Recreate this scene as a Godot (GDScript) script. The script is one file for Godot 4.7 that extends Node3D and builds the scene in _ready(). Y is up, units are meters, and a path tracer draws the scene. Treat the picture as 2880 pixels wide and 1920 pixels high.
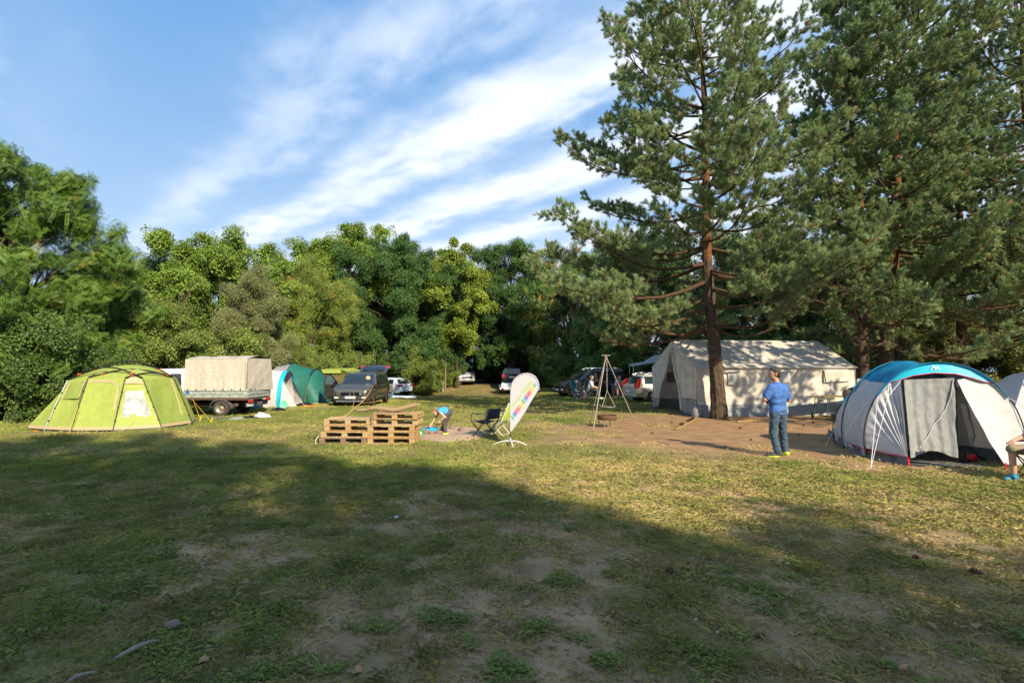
extends Node3D
# A camping meadow with tents, cars and pines on a late summer afternoon.

var rng := RandomNumberGenerator.new()
var taken := {}
var M := {}
var T := {}
var n_broad := FastNoiseLite.new()
var n_mid := FastNoiseLite.new()
var n_fine := FastNoiseLite.new()
const SUN_AWAY := Vector3(0.52, 0.625, 0.85)   # towards the sun

# ---------------------------------------------------------------- mesh building
class MB:
	var st := SurfaceTool.new()
	func _init() -> void:
		st.begin(Mesh.PRIMITIVE_TRIANGLES)
		st.set_smooth_group(-1)
	func smooth(on: bool) -> void:
		st.set_smooth_group(0 if on else -1)
	func tri(a: Vector3, b: Vector3, c: Vector3) -> void:
		st.add_vertex(a); st.add_vertex(b); st.add_vertex(c)
	func quad(a: Vector3, b: Vector3, c: Vector3, d: Vector3) -> void:
		tri(a, b, c); tri(a, c, d)
	func box(c: Vector3, s: Vector3, b := Basis.IDENTITY) -> void:
		var h := s * 0.5
		var p := []
		for i in 8:
			p.append(c + b * Vector3(h.x * (1 if i & 1 else -1), h.y * (1 if i & 2 else -1), h.z * (1 if i & 4 else -1)))
		for f in [[0, 1, 3, 2], [5, 4, 6, 7], [4, 0, 2, 6], [1, 5, 7, 3], [2, 3, 7, 6], [4, 5, 1, 0]]:
			quad(p[f[3]], p[f[2]], p[f[1]], p[f[0]])
	func cbox(c: Vector3, s: Vector3, r: float, b := Basis.IDENTITY) -> void:
		# a box with chamfered edges
		var h := s * 0.5
		r = minf(r, minf(h.x, minf(h.y, h.z)) * 0.95)
		var pt := func(i: int, ax: int) -> Vector3:
			var q := Vector3(h.x - r, h.y - r, h.z - r)
			q[ax] = h[ax]
			return c + b * Vector3(q.x * (1 if i & 1 else -1), q.y * (1 if i & 2 else -1), q.z * (1 if i & 4 else -1))
		var faces := [[4, 6, 2, 0, 0], [1, 3, 7, 5, 0], [0, 1, 5, 4, 1], [2, 6, 7, 3, 1], [0, 2, 3, 1, 2], [5, 7, 6, 4, 2]]
		for f in faces:
			quad(pt.call(f[0], f[4]), pt.call(f[1], f[4]), pt.call(f[2], f[4]), pt.call(f[3], f[4]))
		for e in [[0, 1, 1, 2], [2, 3, 1, 2], [4, 5, 1, 2], [6, 7, 1, 2], [0, 2, 0, 2], [1, 3, 0, 2], [4, 6, 0, 2], [5, 7, 0, 2], [0, 4, 0, 1], [1, 5, 0, 1], [2, 6, 0, 1], [3, 7, 0, 1]]:
			quad(pt.call(e[0], e[2]), pt.call(e[1], e[2]), pt.call(e[1], e[3]), pt.call(e[0], e[3]))
		for i in 8:
			tri(pt.call(i, 0), pt.call(i, 1), pt.call(i, 2))
	func tube(p: Array, r, sides := 6, caps := true) -> void:
		# r: one radius or one per point
		smooth(true)
		var n := p.size()
		var side := Vector3.ZERO
		var prev := []
		for i in n:
			var d: Vector3 = (p[mini(i + 1, n - 1)] - p[maxi(i - 1, 0)]).normalized()
			if side == Vector3.ZERO:
				side = d.cross(Vector3.UP if absf(d.y) < 0.9 else Vector3.RIGHT).normalized()
			else:
				side = (side - d * side.dot(d)).normalized()
			var up := d.cross(side)
			var rr: float = r[i] if r is Array or r is PackedFloat32Array else r
			var ring := []
			for k in sides:
				var a := TAU * k / sides
				ring.append(p[i] + (side * cos(a) + up * sin(a)) * rr)
			if i > 0:
				for k in sides:
					var j := (k + 1) % sides
					quad(prev[k], prev[j], ring[j], ring[k])
			if caps and (i == 0 or i == n - 1):
				smooth(false)
				for k in range(1, sides - 1):
					if i == 0:
						tri(ring[0], ring[k + 1], ring[k])
					else:
						tri(ring[0], ring[k], ring[k + 1])
				smooth(true)
			prev = ring
		smooth(false)
	func rod(a: Vector3, b: Vector3, r: float, sides := 6) -> void:
		tube([a, b], r, sides)
	func grid(rows: Array, closed := false) -> void:
		# rows of points, smooth
		smooth(true)
		for i in rows.size() - 1:
			var a: Array = rows[i]
			var b: Array = rows[i + 1]
			var n := a.size()
			for k in (n if closed else n - 1):
				var j := (k + 1) % n
				quad(a[k], a[j], b[j], b[k])
		smooth(false)
	func lathe(c: Vector3, prof: Array, sides := 16, b := Basis.IDENTITY, is_smooth := true) -> void:
		# prof: Vector2(radius, height) along b.y
		var rows := []
		for q in prof:
			var ring := []
			for k in sides:
				var a := TAU * k / sides
				ring.append(c + b * Vector3(q.x * cos(a), q.y, q.x * sin(a)))
			rows.append(ring)
		if is_smooth:
			grid(rows, true)
		else:
			for i in rows.size() - 1:
				for k in sides:
					var j := (k + 1) % sides
					quad(rows[i][k], rows[i][j], rows[i + 1][j], rows[i + 1][k])
	func ball(c: Vector3, r: Vector3, b := Basis.IDENTITY, rings := 8, sides := 12) -> void:
		var rows := []
		for i in rings + 1:
			var t := PI * i / rings
			var ring := []
			for k in sides:
				var a := TAU * k / sides
				ring.append(c + b * (Vector3(sin(t) * cos(a), cos(t), sin(t) * sin(a)) * r))
			rows.append(ring)
		grid(rows, true)
	func poly(pts: Array, o: Vector3, ux: Vector3, uy: Vector3, depth := 0.0) -> void:
		# flat outline (Vector2 list) in the plane o + x*ux + y*uy, thickened along the normal
		var pv := PackedVector2Array(pts)
		var ix := Geometry2D.triangulate_polygon(pv)
		var nn := ux.cross(uy).normalized() * depth
		for i in range(0, ix.size(), 3):
			var a: Vector3 = o + ux * pv[ix[i]].x + uy * pv[ix[i]].y
			var b: Vector3 = o + ux * pv[ix[i + 1]].x + uy * pv[ix[i + 1]].y
			var c: Vector3 = o + ux * pv[ix[i + 2]].x + uy * pv[ix[i + 2]].y
			tri(a + nn, c + nn, b + nn)
			if depth > 0.0:
				tri(a, b, c)
		if depth > 0.0:
			for i in pv.size():
				var a: Vector3 = o + ux * pv[i].x + uy * pv[i].y
				var q := pv[(i + 1) % pv.size()]
				var b: Vector3 = o + ux * q.x + uy * q.y
				quad(a, a + nn, b + nn, b)
	func done() -> ArrayMesh:
		st.index()
		st.generate_normals()
		return st.commit()

func mesh_of(mb: MB, m: Material) -> ArrayMesh:
	var a := mb.done()
	if a.get_surface_count():
		a.surface_set_material(0, m)
	return a

# ---------------------------------------------------------------- things and parts
func numbered(called: String) -> String:
	var k: int = taken.get(called, 0)
	taken[called] = k + 1
	return called if k == 0 else "%s_%03d" % [called, k]

func thing(called: String, label: String, category: String, at := Vector3.ZERO, turn := 0.0, group := "") -> Node3D:
	var o := Node3D.new()
	o.name = numbered(called)
	add_child(o)
	o.position = at
	o.rotation.y = turn
	tag(o, label, category, group)
	return o

func tag(o: Node, label: String, category: String, group := "") -> void:
	o.set_meta("label", label)
	o.set_meta("category", category)
	if group != "":
		o.set_meta("group", group)

func part(parent: Node, called: String, mb: MB, m: Material, label := "") -> MeshInstance3D:
	var o := MeshInstance3D.new()
	o.name = called
	o.mesh = mesh_of(mb, m)
	parent.add_child(o, true)
	if label != "":
		o.set_meta("label", label)
	return o

func piece(parent: Node, called: String, a: Mesh, xf := Transform3D.IDENTITY) -> MeshInstance3D:
	var o := MeshInstance3D.new()
	o.name = called
	o.mesh = a
	o.transform = xf
	parent.add_child(o, true)
	return o

func solo(called: String, mb: MB, m: Material, label: String, category: String, at := Vector3.ZERO, turn := 0.0, group := "") -> MeshInstance3D:
	# a thing that is one mesh
	var o := MeshInstance3D.new()
	o.name = numbered(called)
	o.mesh = mesh_of(mb, m)
	add_child(o)
	o.position = at
	o.rotation.y = turn
	tag(o, label, category, group)
	return o

func structure(called: String, mb: MB, m: Material) -> MeshInstance3D:
	var o := MeshInstance3D.new()
	o.name = numbered(called)
	o.mesh = mesh_of(mb, m)
	add_child(o)
	o.set_meta("kind", "structure")
	return o

func copy(o: Node3D, label: String, at: Vector3, turn := 0.0) -> Node3D:
	var base := String(o.name)
	var rx := RegEx.create_from_string("_[0-9]{3}$")
	base = rx.sub(base, "")
	var c: Node3D = o.duplicate()
	c.name = numbered(base)
	add_child(c)
	c.position = at
	c.rotation.y = turn
	c.set_meta("label", label)
	return c

func many(parent: Node, called: String, a: Mesh, xf: Array, cols: PackedColorArray) -> MultiMeshInstance3D:
	var mm := MultiMesh.new()
	mm.transform_format = MultiMesh.TRANSFORM_3D
	mm.use_colors = true
	mm.mesh = a
	mm.instance_count = xf.size()
	for i in xf.size():
		mm.set_instance_transform(i, xf[i])
		mm.set_instance_color(i, cols[i])
	var o := MultiMeshInstance3D.new()
	o.name = called
	o.multimesh = mm
	parent.add_child(o, true)
	return o

# ---------------------------------------------------------------- materials
func lin(r: float, g: float, b: float) -> Color:
	return Color(r, g, b).linear_to_srgb()

func mat(c: Color, rough := 0.8, o := {}) -> StandardMaterial3D:
	# c: real base colour, linear
	var m := StandardMaterial3D.new()
	m.albedo_color = lin(c.r, c.g, c.b)
	m.roughness = rough
	m.metallic = o.get("metal", 0.0)
	m.metallic_specular = o.get("spec", 0.4)
	m.cull_mode = BaseMaterial3D.CULL_DISABLED
	if o.has("tex"):
		m.albedo_texture = T[o.tex]
		m.uv1_triplanar = true
		m.uv1_world_triplanar = o.get("world", false)
		m.uv1_scale = o.get("scale", Vector3.ONE)
	if o.has("bump"):
		m.heightmap_enabled = true
		m.heightmap_texture = T[o.bump]
		m.heightmap_scale = o.get("relief", 0.5)
		m.uv1_triplanar = true
		m.uv1_world_triplanar = o.get("world", false)
		m.uv1_scale = o.get("scale", Vector3.ONE)
	if o.has("back"):
		m.backlight_enabled = true
		var k: float = o.back
		m.backlight = Color(k, k, k)
	if o.has("coat"):
		m.clearcoat_enabled = true
		m.clearcoat = o.coat
		m.clearcoat_roughness = 0.06
	if o.has("alpha"):
		m.transparency = BaseMaterial3D.TRANSPARENCY_ALPHA
		m.albedo_color.a = o.alpha
	if o.get("vc", false):
		m.vertex_color_use_as_albedo = true
	return m

func noise_tex(freq: float, lo: float, hi: float, size := 512, octaves := 4, kind := FastNoiseLite.TYPE_SIMPLEX_SMOOTH, sx := 1.0, sy := 1.0, power := 1.0, seed_ := 1) -> ImageTexture:
	var n := FastNoiseLite.new()
	n.seed = seed_
	n.noise_type = kind
	n.frequency = freq
	n.fractal_octaves = octaves
	var img := n.get_seamless_image(int(size * sx), int(size * sy), false, false, 0.12)
	img.resize(size, size, Image.INTERPOLATE_BILINEAR)
	img.convert(Image.FORMAT_RGBA8)
	var data := img.get_data()
	for i in range(0, data.size(), 4):
		var v := lerpf(lo, hi, pow(data[i] / 255.0, power))
		data[i] = int(clampf(v * 255.0, 0, 255))
		data[i + 1] = data[i]
		data[i + 2] = data[i]
		data[i + 3] = 255
	return ImageTexture.create_from_image(Image.create_from_data(size, size, false, Image.FORMAT_RGBA8, data))

func make_materials() -> void:
	T.mottle = noise_tex(0.012, 0.72, 1.0)
	T.fine = noise_tex(0.06, 0.6, 1.0)
	T.stain = noise_tex(0.008, 0.78, 1.0, 512, 5, FastNoiseLite.TYPE_SIMPLEX_SMOOTH, 1.0, 1.0, 0.7)
	T.wood = noise_tex(0.02, 0.55, 1.0, 512, 4, FastNoiseLite.TYPE_SIMPLEX_SMOOTH, 4.0, 0.4)
	T.bark = noise_tex(0.03, 0.3, 1.0, 512, 4, FastNoiseLite.TYPE_SIMPLEX, 1.6, 0.5)
	T.grain = noise_tex(0.16, 0.62, 1.0, 1024, 3, FastNoiseLite.TYPE_SIMPLEX)
	T.cloth = noise_tex(0.02, 0.88, 1.0)
	T.ripple = noise_tex(0.01, 0.0, 1.0, 512, 3)
	var C := func(r: float, g: float, b: float) -> Color: return Color(r, g, b)
	# trees
	M.bark_low = mat(C.call(0.20, 0.145, 0.10), 0.95, {tex = "bark", scale = Vector3(1.3, 0.5, 1.3)})
	M.bark_high = mat(C.call(0.33, 0.15, 0.065), 0.9, {tex = "bark", scale = Vector3(1.5, 0.7, 1.5)})
	M.bark_grey = mat(C.call(0.17, 0.135, 0.10), 0.95, {tex = "bark", scale = Vector3(2, 0.8, 2)})
	M.bark_dark = mat(C.call(0.10, 0.08, 0.06), 0.95, {tex = "bark", scale = Vector3(2, 0.8, 2)})
	M.bough = mat(C.call(0.20, 0.12, 0.07), 0.95, {tex = "bark", scale = Vector3(2, 2, 2)})
	M.twig = mat(C.call(0.16, 0.11, 0.07), 0.95)
	M.needle = mat(C.call(1, 1, 1), 0.5, {vc = true, back = 0.5, spec = 0.4})
	M.leaf = mat(C.call(1, 1, 1), 0.5, {vc = true, back = 0.55, spec = 0.45})
	M.blade = mat(C.call(1, 1, 1), 0.6, {vc = true, back = 0.4, spec = 0.3})
	# wood and stone
	M.pallet_new = mat(C.call(0.72, 0.50, 0.25), 0.8, {tex = "wood", scale = Vector3(0.8, 3, 0.8)})
	M.pallet_pale = mat(C.call(0.72, 0.56, 0.35), 0.85, {tex = "wood", scale = Vector3(0.8, 3, 0.8)})
	M.pallet_tan = mat(C.call(0.62, 0.40, 0.18), 0.85, {tex = "wood", scale = Vector3(1.1, 4, 1.1)})
	M.pallet_grey = mat(C.call(0.34, 0.26, 0.17), 0.9, {tex = "wood", scale = Vector3(0.8, 3, 0.8)})
	M.log = mat(C.call(0.46, 0.34, 0.2), 0.9, {tex = "fine", scale = Vector3(3, 3, 3)})
	M.stick = mat(C.call(0.45, 0.27, 0.11), 0.85)
	M.plank = mat(C.call(0.55, 0.36, 0.15), 0.8, {tex = "wood", scale = Vector3(1, 1, 3)})
	M.stone = mat(C.call(0.36, 0.25, 0.2), 0.9, {tex = "fine", scale = Vector3(4, 4, 4)})
	M.sand = mat(C.call(0.64, 0.48, 0.33), 0.95, {tex = "grain", scale = Vector3(0.6, 0.6, 0.6), world = true})
	M.asphalt = mat(C.call(0.12, 0.11, 0.10), 0.9, {tex = "grain", scale = Vector3(0.5, 0.5, 0.5), world = true})
	# cloth of the tents
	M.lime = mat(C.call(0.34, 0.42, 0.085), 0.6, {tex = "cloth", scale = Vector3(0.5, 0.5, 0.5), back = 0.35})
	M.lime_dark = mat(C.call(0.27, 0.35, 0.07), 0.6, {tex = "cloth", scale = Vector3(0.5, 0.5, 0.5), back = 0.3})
	M.tan = mat(C.call(0.46, 0.37, 0.22), 0.75)
	M.canvas = mat(C.call(0.76, 0.72, 0.65), 0.85, {tex = "stain", scale = Vector3(0.6, 0.6, 0.6), back = 0.6})
	M.skirt = mat(C.call(0.27, 0.29, 0.31), 0.42, {tex = "cloth", scale = Vector3(0.8, 0.8, 0.8)})
	M.tarp = mat(C.call(0.53, 0.50, 0.43), 0.7, {tex = "cloth", scale = Vector3(0.7, 0.7, 0.7)})
	M.white_fly = mat(C.call(0.56, 0.565, 0.59), 0.6, {tex = "cloth", scale = Vector3(0.5, 0.5, 0.5), back = 0.45})
	M.grey_mesh = mat(C.call(0.27, 0.29, 0.30), 0.6, {tex = "cloth", scale = Vector3(0.8, 0.8, 0.8), back = 0.3})
	M.fly_blue = mat(C.call(0.015, 0.42, 0.62), 0.45, {back = 0.25})
	M.fly_dark = mat(C.call(0.008, 0.17, 0.34), 0.4, {back = 0.15})
	M.ground_sheet = mat(C.call(0.14, 0.15, 0.16), 0.6, {tex = "mottle", scale = Vector3(0.7, 0.7, 0.7)})
	M.trim_red = mat(C.call(0.55, 0.06, 0.10), 0.6)
	M.teal = mat(C.call(0.02, 0.16, 0.125), 0.55, {tex = "stain", scale = Vector3(0.5, 0.5, 0.5), back = 0.2})
	M.teal_dark = mat(C.call(0.012, 0.10, 0.085), 0.55, {back = 0.15})
	M.olive = mat(C.call(0.20, 0.17, 0.06), 0.7, {tex = "mottle", scale = Vector3(1, 1, 1)})
	M.brown_cloth = mat(C.call(0.30, 0.16, 0.06), 0.75)
	M.clear = mat(C.call(0.46, 0.49, 0.48), 0.1, {spec = 0.9, tex = "mottle", scale = Vector3(0.9, 0.9, 0.9)})
	M.pane = mat(C.call(0.38, 0.40, 0.38), 0.2, {spec = 0.6})
	# metals, plastics, paint
	M.black = mat(C.call(0.012, 0.012, 0.014), 0.5)
	M.black_gloss = mat(C.call(0.006, 0.006, 0.007), 0.12, {spec = 0.6})
	M.rubber = mat(C.call(0.022, 0.021, 0.02), 0.9, {tex = "fine", scale = Vector3(3, 3, 3)})
	M.tyre_dusty = mat(C.call(0.10, 0.09, 0.078), 0.95, {tex = "fine", scale = Vector3(3, 3, 3)})
	M.steel = mat(C.call(0.55, 0.55, 0.55), 0.35, {metal = 1.0})
	M.alu = mat(C.call(0.75, 0.76, 0.77), 0.3, {metal = 1.0})
	M.pole_dark = mat(C.call(0.03, 0.03, 0.035), 0.4)
	M.rust = mat(C.call(0.19, 0.11, 0.065), 0.85, {tex = "fine", scale = Vector3(2, 2, 2)})
	M.rust_pole = mat(C.call(0.46, 0.41, 0.35), 0.5, {metal = 0.6, tex = "mottle", scale = Vector3(2, 2, 2)})
	M.galv = mat(C.call(0.40, 0.46, 0.43), 0.55, {tex = "mottle", scale = Vector3(1, 1, 1)})
	M.white_paint = mat(C.call(0.78, 0.79, 0.80), 0.3, {coat = 0.5})
	M.white = mat(C.call(0.66, 0.66, 0.68), 0.6)
	M.glass = mat(C.call(0.018, 0.025, 0.028), 0.05, {spec = 0.9})
	M.glass_light = mat(C.call(0.08, 0.12, 0.14), 0.05, {spec = 0.9})
	M.car_dark = mat(C.call(0.13, 0.125, 0.105), 0.3, {metal = 0.7, coat = 1.0})
	M.car_black = mat(C.call(0.02, 0.02, 0.026), 0.2, {coat = 1.0})
	M.car_pale_blue = mat(C.call(0.52, 0.63, 0.78), 0.3, {coat = 1.0})
	M.car_gold = mat(C.call(0.50, 0.45, 0.37), 0.35, {metal = 0.3, coat = 1.0})
	M.car_silver = mat(C.call(0.45, 0.47, 0.50), 0.3, {metal = 0.4, coat = 1.0})
	M.chrome = mat(C.call(0.8, 0.8, 0.8), 0.12, {metal = 1.0})
	M.red_lamp = mat(C.call(0.42, 0.012, 0.015), 0.15, {spec = 0.7})
	M.amber = mat(C.call(0.6, 0.18, 0.02), 0.2)
	M.lamp_clear = mat(C.call(0.55, 0.58, 0.6), 0.1, {spec = 0.8})
	M.plate = mat(C.call(0.68, 0.68, 0.66), 0.5)
	M.plate_blue = mat(C.call(0.02, 0.12, 0.55), 0.5)
	M.yellow = mat(C.call(0.75, 0.48, 0.03), 0.6)
	M.orange = mat(C.call(0.75, 0.22, 0.03), 0.7)
	M.red_strap = mat(C.call(0.55, 0.10, 0.03), 0.7)
	M.red = mat(C.call(0.60, 0.02, 0.02), 0.4)
	# cloth of people and camp chairs
	M.navy = mat(C.call(0.018, 0.03, 0.07), 0.8)
	M.teal_cloth = mat(C.call(0.02, 0.14, 0.19), 0.8)
	M.chair_lime = mat(C.call(0.45, 0.62, 0.08), 0.7, {back = 0.3})
	M.chair_grey = mat(C.call(0.10, 0.10, 0.11), 0.8)
	M.skin = mat(C.call(0.50, 0.27, 0.18), 0.55)
	M.skin_pale = mat(C.call(0.60, 0.37, 0.27), 0.55)
	M.hair_grey = mat(C.call(0.075, 0.065, 0.058), 0.7, {tex = "fine", scale = Vector3(8, 8, 8)})
	M.hair_brown = mat(C.call(0.09, 0.055, 0.03), 0.7)
	M.hair_blond = mat(C.call(0.36, 0.25, 0.12), 0.7, {tex = "fine", scale = Vector3(8, 8, 8)})
	M.shirt_blue = mat(C.call(0.075, 0.20, 0.58), 0.85, {tex = "mottle", scale = Vector3(2, 2, 2)})
	M.shirt_sky = mat(C.call(0.05, 0.32, 0.66), 0.85)
	M.shirt_grey = mat(C.call(0.24, 0.27, 0.31), 0.85)
	M.shirt_black = mat(C.call(0.012, 0.012, 0.014), 0.9)
	M.jeans = mat(C.call(0.075, 0.125, 0.19), 0.9, {tex = "mottle", scale = Vector3(3, 3, 3)})
	M.trousers = mat(C.call(0.075, 0.07, 0.075), 0.9)
	M.khaki = mat(C.call(0.22, 0.19, 0.12), 0.9)
	M.neon = mat(C.call(0.55, 0.80, 0.06), 0.6)
	M.shoe_dark = mat(C.call(0.05, 0.055, 0.06), 0.7)
	M.shoe_teal = mat(C.call(0.02, 0.22, 0.34), 0.6)
	M.dead_leaf = mat(C.call(0.42, 0.24, 0.13), 0.85, {back = 0.3})
	M.cone = mat(C.call(0.10, 0.06, 0.04), 0.95)
	M.plastic_blue = mat(C.call(0.03, 0.34, 0.58), 0.5)
	M.plastic_green = mat(C.call(0.02, 0.30, 0.06), 0.5)
	M.flag_white = mat(C.call(0.44, 0.455, 0.51), 0.7, {back = 0.3})
	M.plant = mat(C.call(0.11, 0.20, 0.03), 0.6, {back = 0.5})
	M.mint = mat(C.call(0.15, 0.60, 0.40), 0.5)

# ---------------------------------------------------------------- terrain
func gh(x: float, z: float) -> float:
	var d := -z
	var side := 1.0 - smoothstep(-1.0, 3.0, x)
	return -0.5 * smoothstep(23.0, 42.0, d) * side * (1.0 - smoothstep(45.5, 50.5, d)) + 0.12 * smoothstep(46.0, 51.0, d)

func on(x: float, z: float, up := 0.0) -> Vector3:
	return Vector3(x, gh(x, z) + up, z)

func ground_mix(x: float, z: float) -> Vector3:
	# shares of green grass, dry straw and bare soil
	var a := n_broad.get_noise_2d(x, z)
	var b := n_mid.get_noise_2d(x, z)
	var c := n_mid.get_noise_2d(x + 300.0, z)
	var d := -z
	var pine := 1.0 - smoothstep(0.7, 1.15, Vector2((x - 8.0) / 7.0, (z + 15.6) / 6.2).length() + 0.25 * b)
	var near := 1.0 - smoothstep(4.5, 10.5, d + 1.5 * a)
	var green := clampf(0.62 + 0.5 * a + 0.35 * b - 0.25 * smoothstep(-2.0, 4.0, x) * (1.0 - smoothstep(14.0, 19.0, d)), 0.0, 1.0)
	var soil := clampf(0.02 + 0.72 * near * smoothstep(-0.22, 0.3, c + 0.3 * a + 0.025 * x) + smoothstep(0.18, 0.4, c) * 0.4, 0.0, 1.0)
	soil = maxf(soil, pine * clampf(0.9 + 0.4 * b, 0.0, 1.0))
	green *= (1.0 - pine * 0.97) * (1.0 - near * 0.45)
	var straw := (1.0 - green) * (1.0 - soil)
	green *= (1.0 - soil)
	var s := green + straw + soil + 0.0001
	return Vector3(green, straw, soil) / s

func pine_floor(x: float, z: float) -> float:
	return 1.0 - smoothstep(0.7, 1.15, Vector2((x - 8.0) / 7.0, (z + 15.6) / 6.2).length() + 0.25 * n_mid.get_noise_2d(x, z))

# ---------------------------------------------------------------- camera, sky, sun
func make_light() -> void:
	var cam := Camera3D.new()
	cam.name = "camera"
	add_child(cam)
	cam.fov = rad_to_deg(2.0 * atan(960.0 / 1500.0))
	cam.far = 600.0
	cam.near = 0.05
	cam.position = Vector3(0, 1.9, 0)
	cam.rotation.x = atan(68.0 / 1500.0)
	cam.current = true
	var env := Environment.new()
	env.background_mode = Environment.BG_SKY
	env.tonemap_mode = Environment.TONE_MAPPER_LINEAR
	env.tonemap_exposure = 1.9
	env.sdfgi_enabled = true
	env.ssao_enabled = true
	env.ssil_enabled = true
	var sky := Sky.new()
	var pano := PanoramaSkyMaterial.new()
	pano.panorama = sky_texture()
	sky.sky_material = pano
	env.sky = sky
	env.background_energy_multiplier = 1.1
	var we := WorldEnvironment.new()
	we.name = "world"
	we.environment = env
	add_child(we)
	var sun := DirectionalLight3D.new()
	sun.name = "sun"
	add_child(sun)
	sun.light_energy = 1.36
	sun.light_color = Color(1.0, 0.92, 0.79)
	sun.light_angular_distance = 0.53
	sun.shadow_enabled = true
	sun.look_at_from_position(Vector3.ZERO, -SUN_AWAY, Vector3.UP)

func sky_texture() -> ImageTexture:
	var w := 2048
	var h := 1024
	var img := Image.create(w, h, false, Image.FORMAT_RGBAF)
	var warp := FastNoiseLite.new()
	warp.seed = 5
	warp.frequency = 0.45
	warp.fractal_octaves = 3
	var fib := FastNoiseLite.new()
	fib.seed = 9
	fib.frequency = 1.0
	fib.fractal_octaves = 6
	fib.fractal_gain = 0.58
	var low := Color(0.38, 0.475, 0.57)
	img.fill(low)
	for y in h / 2:
		var el := PI * 0.5 - PI * (y + 0.5) / h
		var s := sin(el)
		var c := cos(el)
		var t := pow(1.0 - s, 2.6)
		var base := Color(0.045, 0.165, 0.37).lerp(low, clampf(t, 0.0, 1.0))
		for x in w:
			var az := TAU * (x + 0.5) / w - PI
			var k := 1.0 / maxf(s, 0.09)
			var u := sin(az) * c * k
			var v := cos(az) * c * k
			var q := 0.71 * u + 0.70 * v
			var p := -0.70 * u + 0.71 * v
			var r1 := fib.get_noise_2d(u * 1.3 + 59.256, v * 1.3)
			var r2 := fib.get_noise_2d(p * 0.8 + 38.299, q * 2.4)
			var r3 := fib.get_noise_2d(p * 2.4 + 7.0, q * 4.6)
			var wq := q + 0.14 * warp.get_noise_2d(u + 11.54, v) + 0.13 * r1 + 0.05 * r3
			var band := 0.5 + 0.5 * cos(TAU * (wq - 0.59) / 0.67)
			var veil := 0.5 + 0.9 * warp.get_noise_2d(p * 0.45 + 58.907, q * 0.9)
			var wisp := clampf(0.5 + 1.0 * r2 + 0.55 * r3, 0.0, 1.2)
			band *= 1.0 - 0.65 * smoothstep(1.45, 2.1, wq + 0.5 * r1)
			var a := pow(band, 1.1) * (0.30 + 0.95 * wisp) * (0.65 + 0.55 * veil) + 0.20 * veil * wisp
			a *= smoothstep(0.02, 0.30, s) * 0.70 + 0.25
			a *= maxf(smoothstep(-0.02, 0.34, wq), smoothstep(-0.6, -1.2, wq)) * 0.97 + 0.03
			a = 1.0 - exp(-2.0 * maxf(a, 0.0))
			img.set_pixel(x, y, base.lerp(Color(0.54, 0.565, 0.61), clampf(a, 0.0, 0.95)))
	return ImageTexture.create_from_image(img)

# ---------------------------------------------------------------- ground, grass
func axis(lo: float, hi: float, f0: float, f1: float, fine: float, coarse: float) -> Array:
	var a := []
	var x := lo
	while x < hi:
		a.append(x)
		x += fine if x >= f0 and x < f1 else coarse
	a.append(hi)
	return a

func make_ground() -> void:
	n_broad.seed = 3; n_broad.frequency = 0.075; n_broad.fractal_octaves = 3
	n_mid.seed = 8; n_mid.frequency = 0.42; n_mid.fractal_octaves = 4
	n_fine.seed = 12; n_fine.frequency = 1.6; n_fine.fractal_octaves = 4
	var res := 896
	var span := 64.0
	var img := Image.create(res, res, false, Image.FORMAT_RGBA8)
	for j in res:
		for i in res:
			var x := -32.0 + span * (i + 0.5) / res
			var z := -62.0 + span * (j + 0.5) / res
			var m := ground_mix(x, z)
			var f := 1.0 + 0.35 * n_fine.get_noise_2d(x, z)
			var pf := pine_floor(x, z)
			var soil := Color(0.56, 0.375, 0.215).lerp(Color(0.48, 0.30, 0.17), pf)
			var c := Color(0.21, 0.21, 0.06) * m.x + Color(0.42, 0.33, 0.16) * m.y + soil * m.z
			c = c * f
			c.a = 1.0
			img.set_pixel(i, j, c.linear_to_srgb())
	var tex := ImageTexture.create_from_image(img)
	var gm := StandardMaterial3D.new()
	gm.albedo_texture = tex
	gm.roughness = 0.97
	gm.metallic_specular = 0.2
	gm.detail_enabled = true
	gm.detail_albedo = T.grain
	gm.detail_blend_mode = BaseMaterial3D.BLEND_MODE_MUL
	gm.detail_uv_layer = BaseMaterial3D.DETAIL_UV_2
	var xs := axis(-150.0, 150.0, -9.0, 9.0, 0.12, 2.5)
	var zs := axis(-200.0, 40.0, -13.0, -2.0, 0.12, 2.0)
	var st := SurfaceTool.new()
	st.begin(Mesh.PRIMITIVE_TRIANGLES)
	for z in zs:
		for x in xs:
			var inside := (1.0 - smoothstep(7.5, 9.0, absf(x))) * smoothstep(-13.0, -11.0, z) * (1.0 - smoothstep(-3.0, -2.0, z))
			var y: float = gh(x, z) + inside * (0.022 * n_fine.get_noise_2d(x * 1.3, z * 1.3) + 0.02 * n_mid.get_noise_2d(x, z))
			st.set_uv(Vector2((x + 32.0) / span, (z + 62.0) / span))
			st.set_uv2(Vector2(x, z) * 0.55)
			st.add_vertex(Vector3(x, y, z))
	var nx := xs.size()
	for j in zs.size() - 1:
		for i in nx - 1:
			var a := j * nx + i
			for k in [a, a + 1, a + nx + 1, a, a + nx + 1, a + nx]:
				st.add_index(k)
	st.generate_normals()
	var o := MeshInstance3D.new()
	o.name = numbered("ground")
	o.mesh = st.commit()
	o.mesh.surface_set_material(0, gm)
	add_child(o)
	o.set_meta("kind", "structure")

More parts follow.
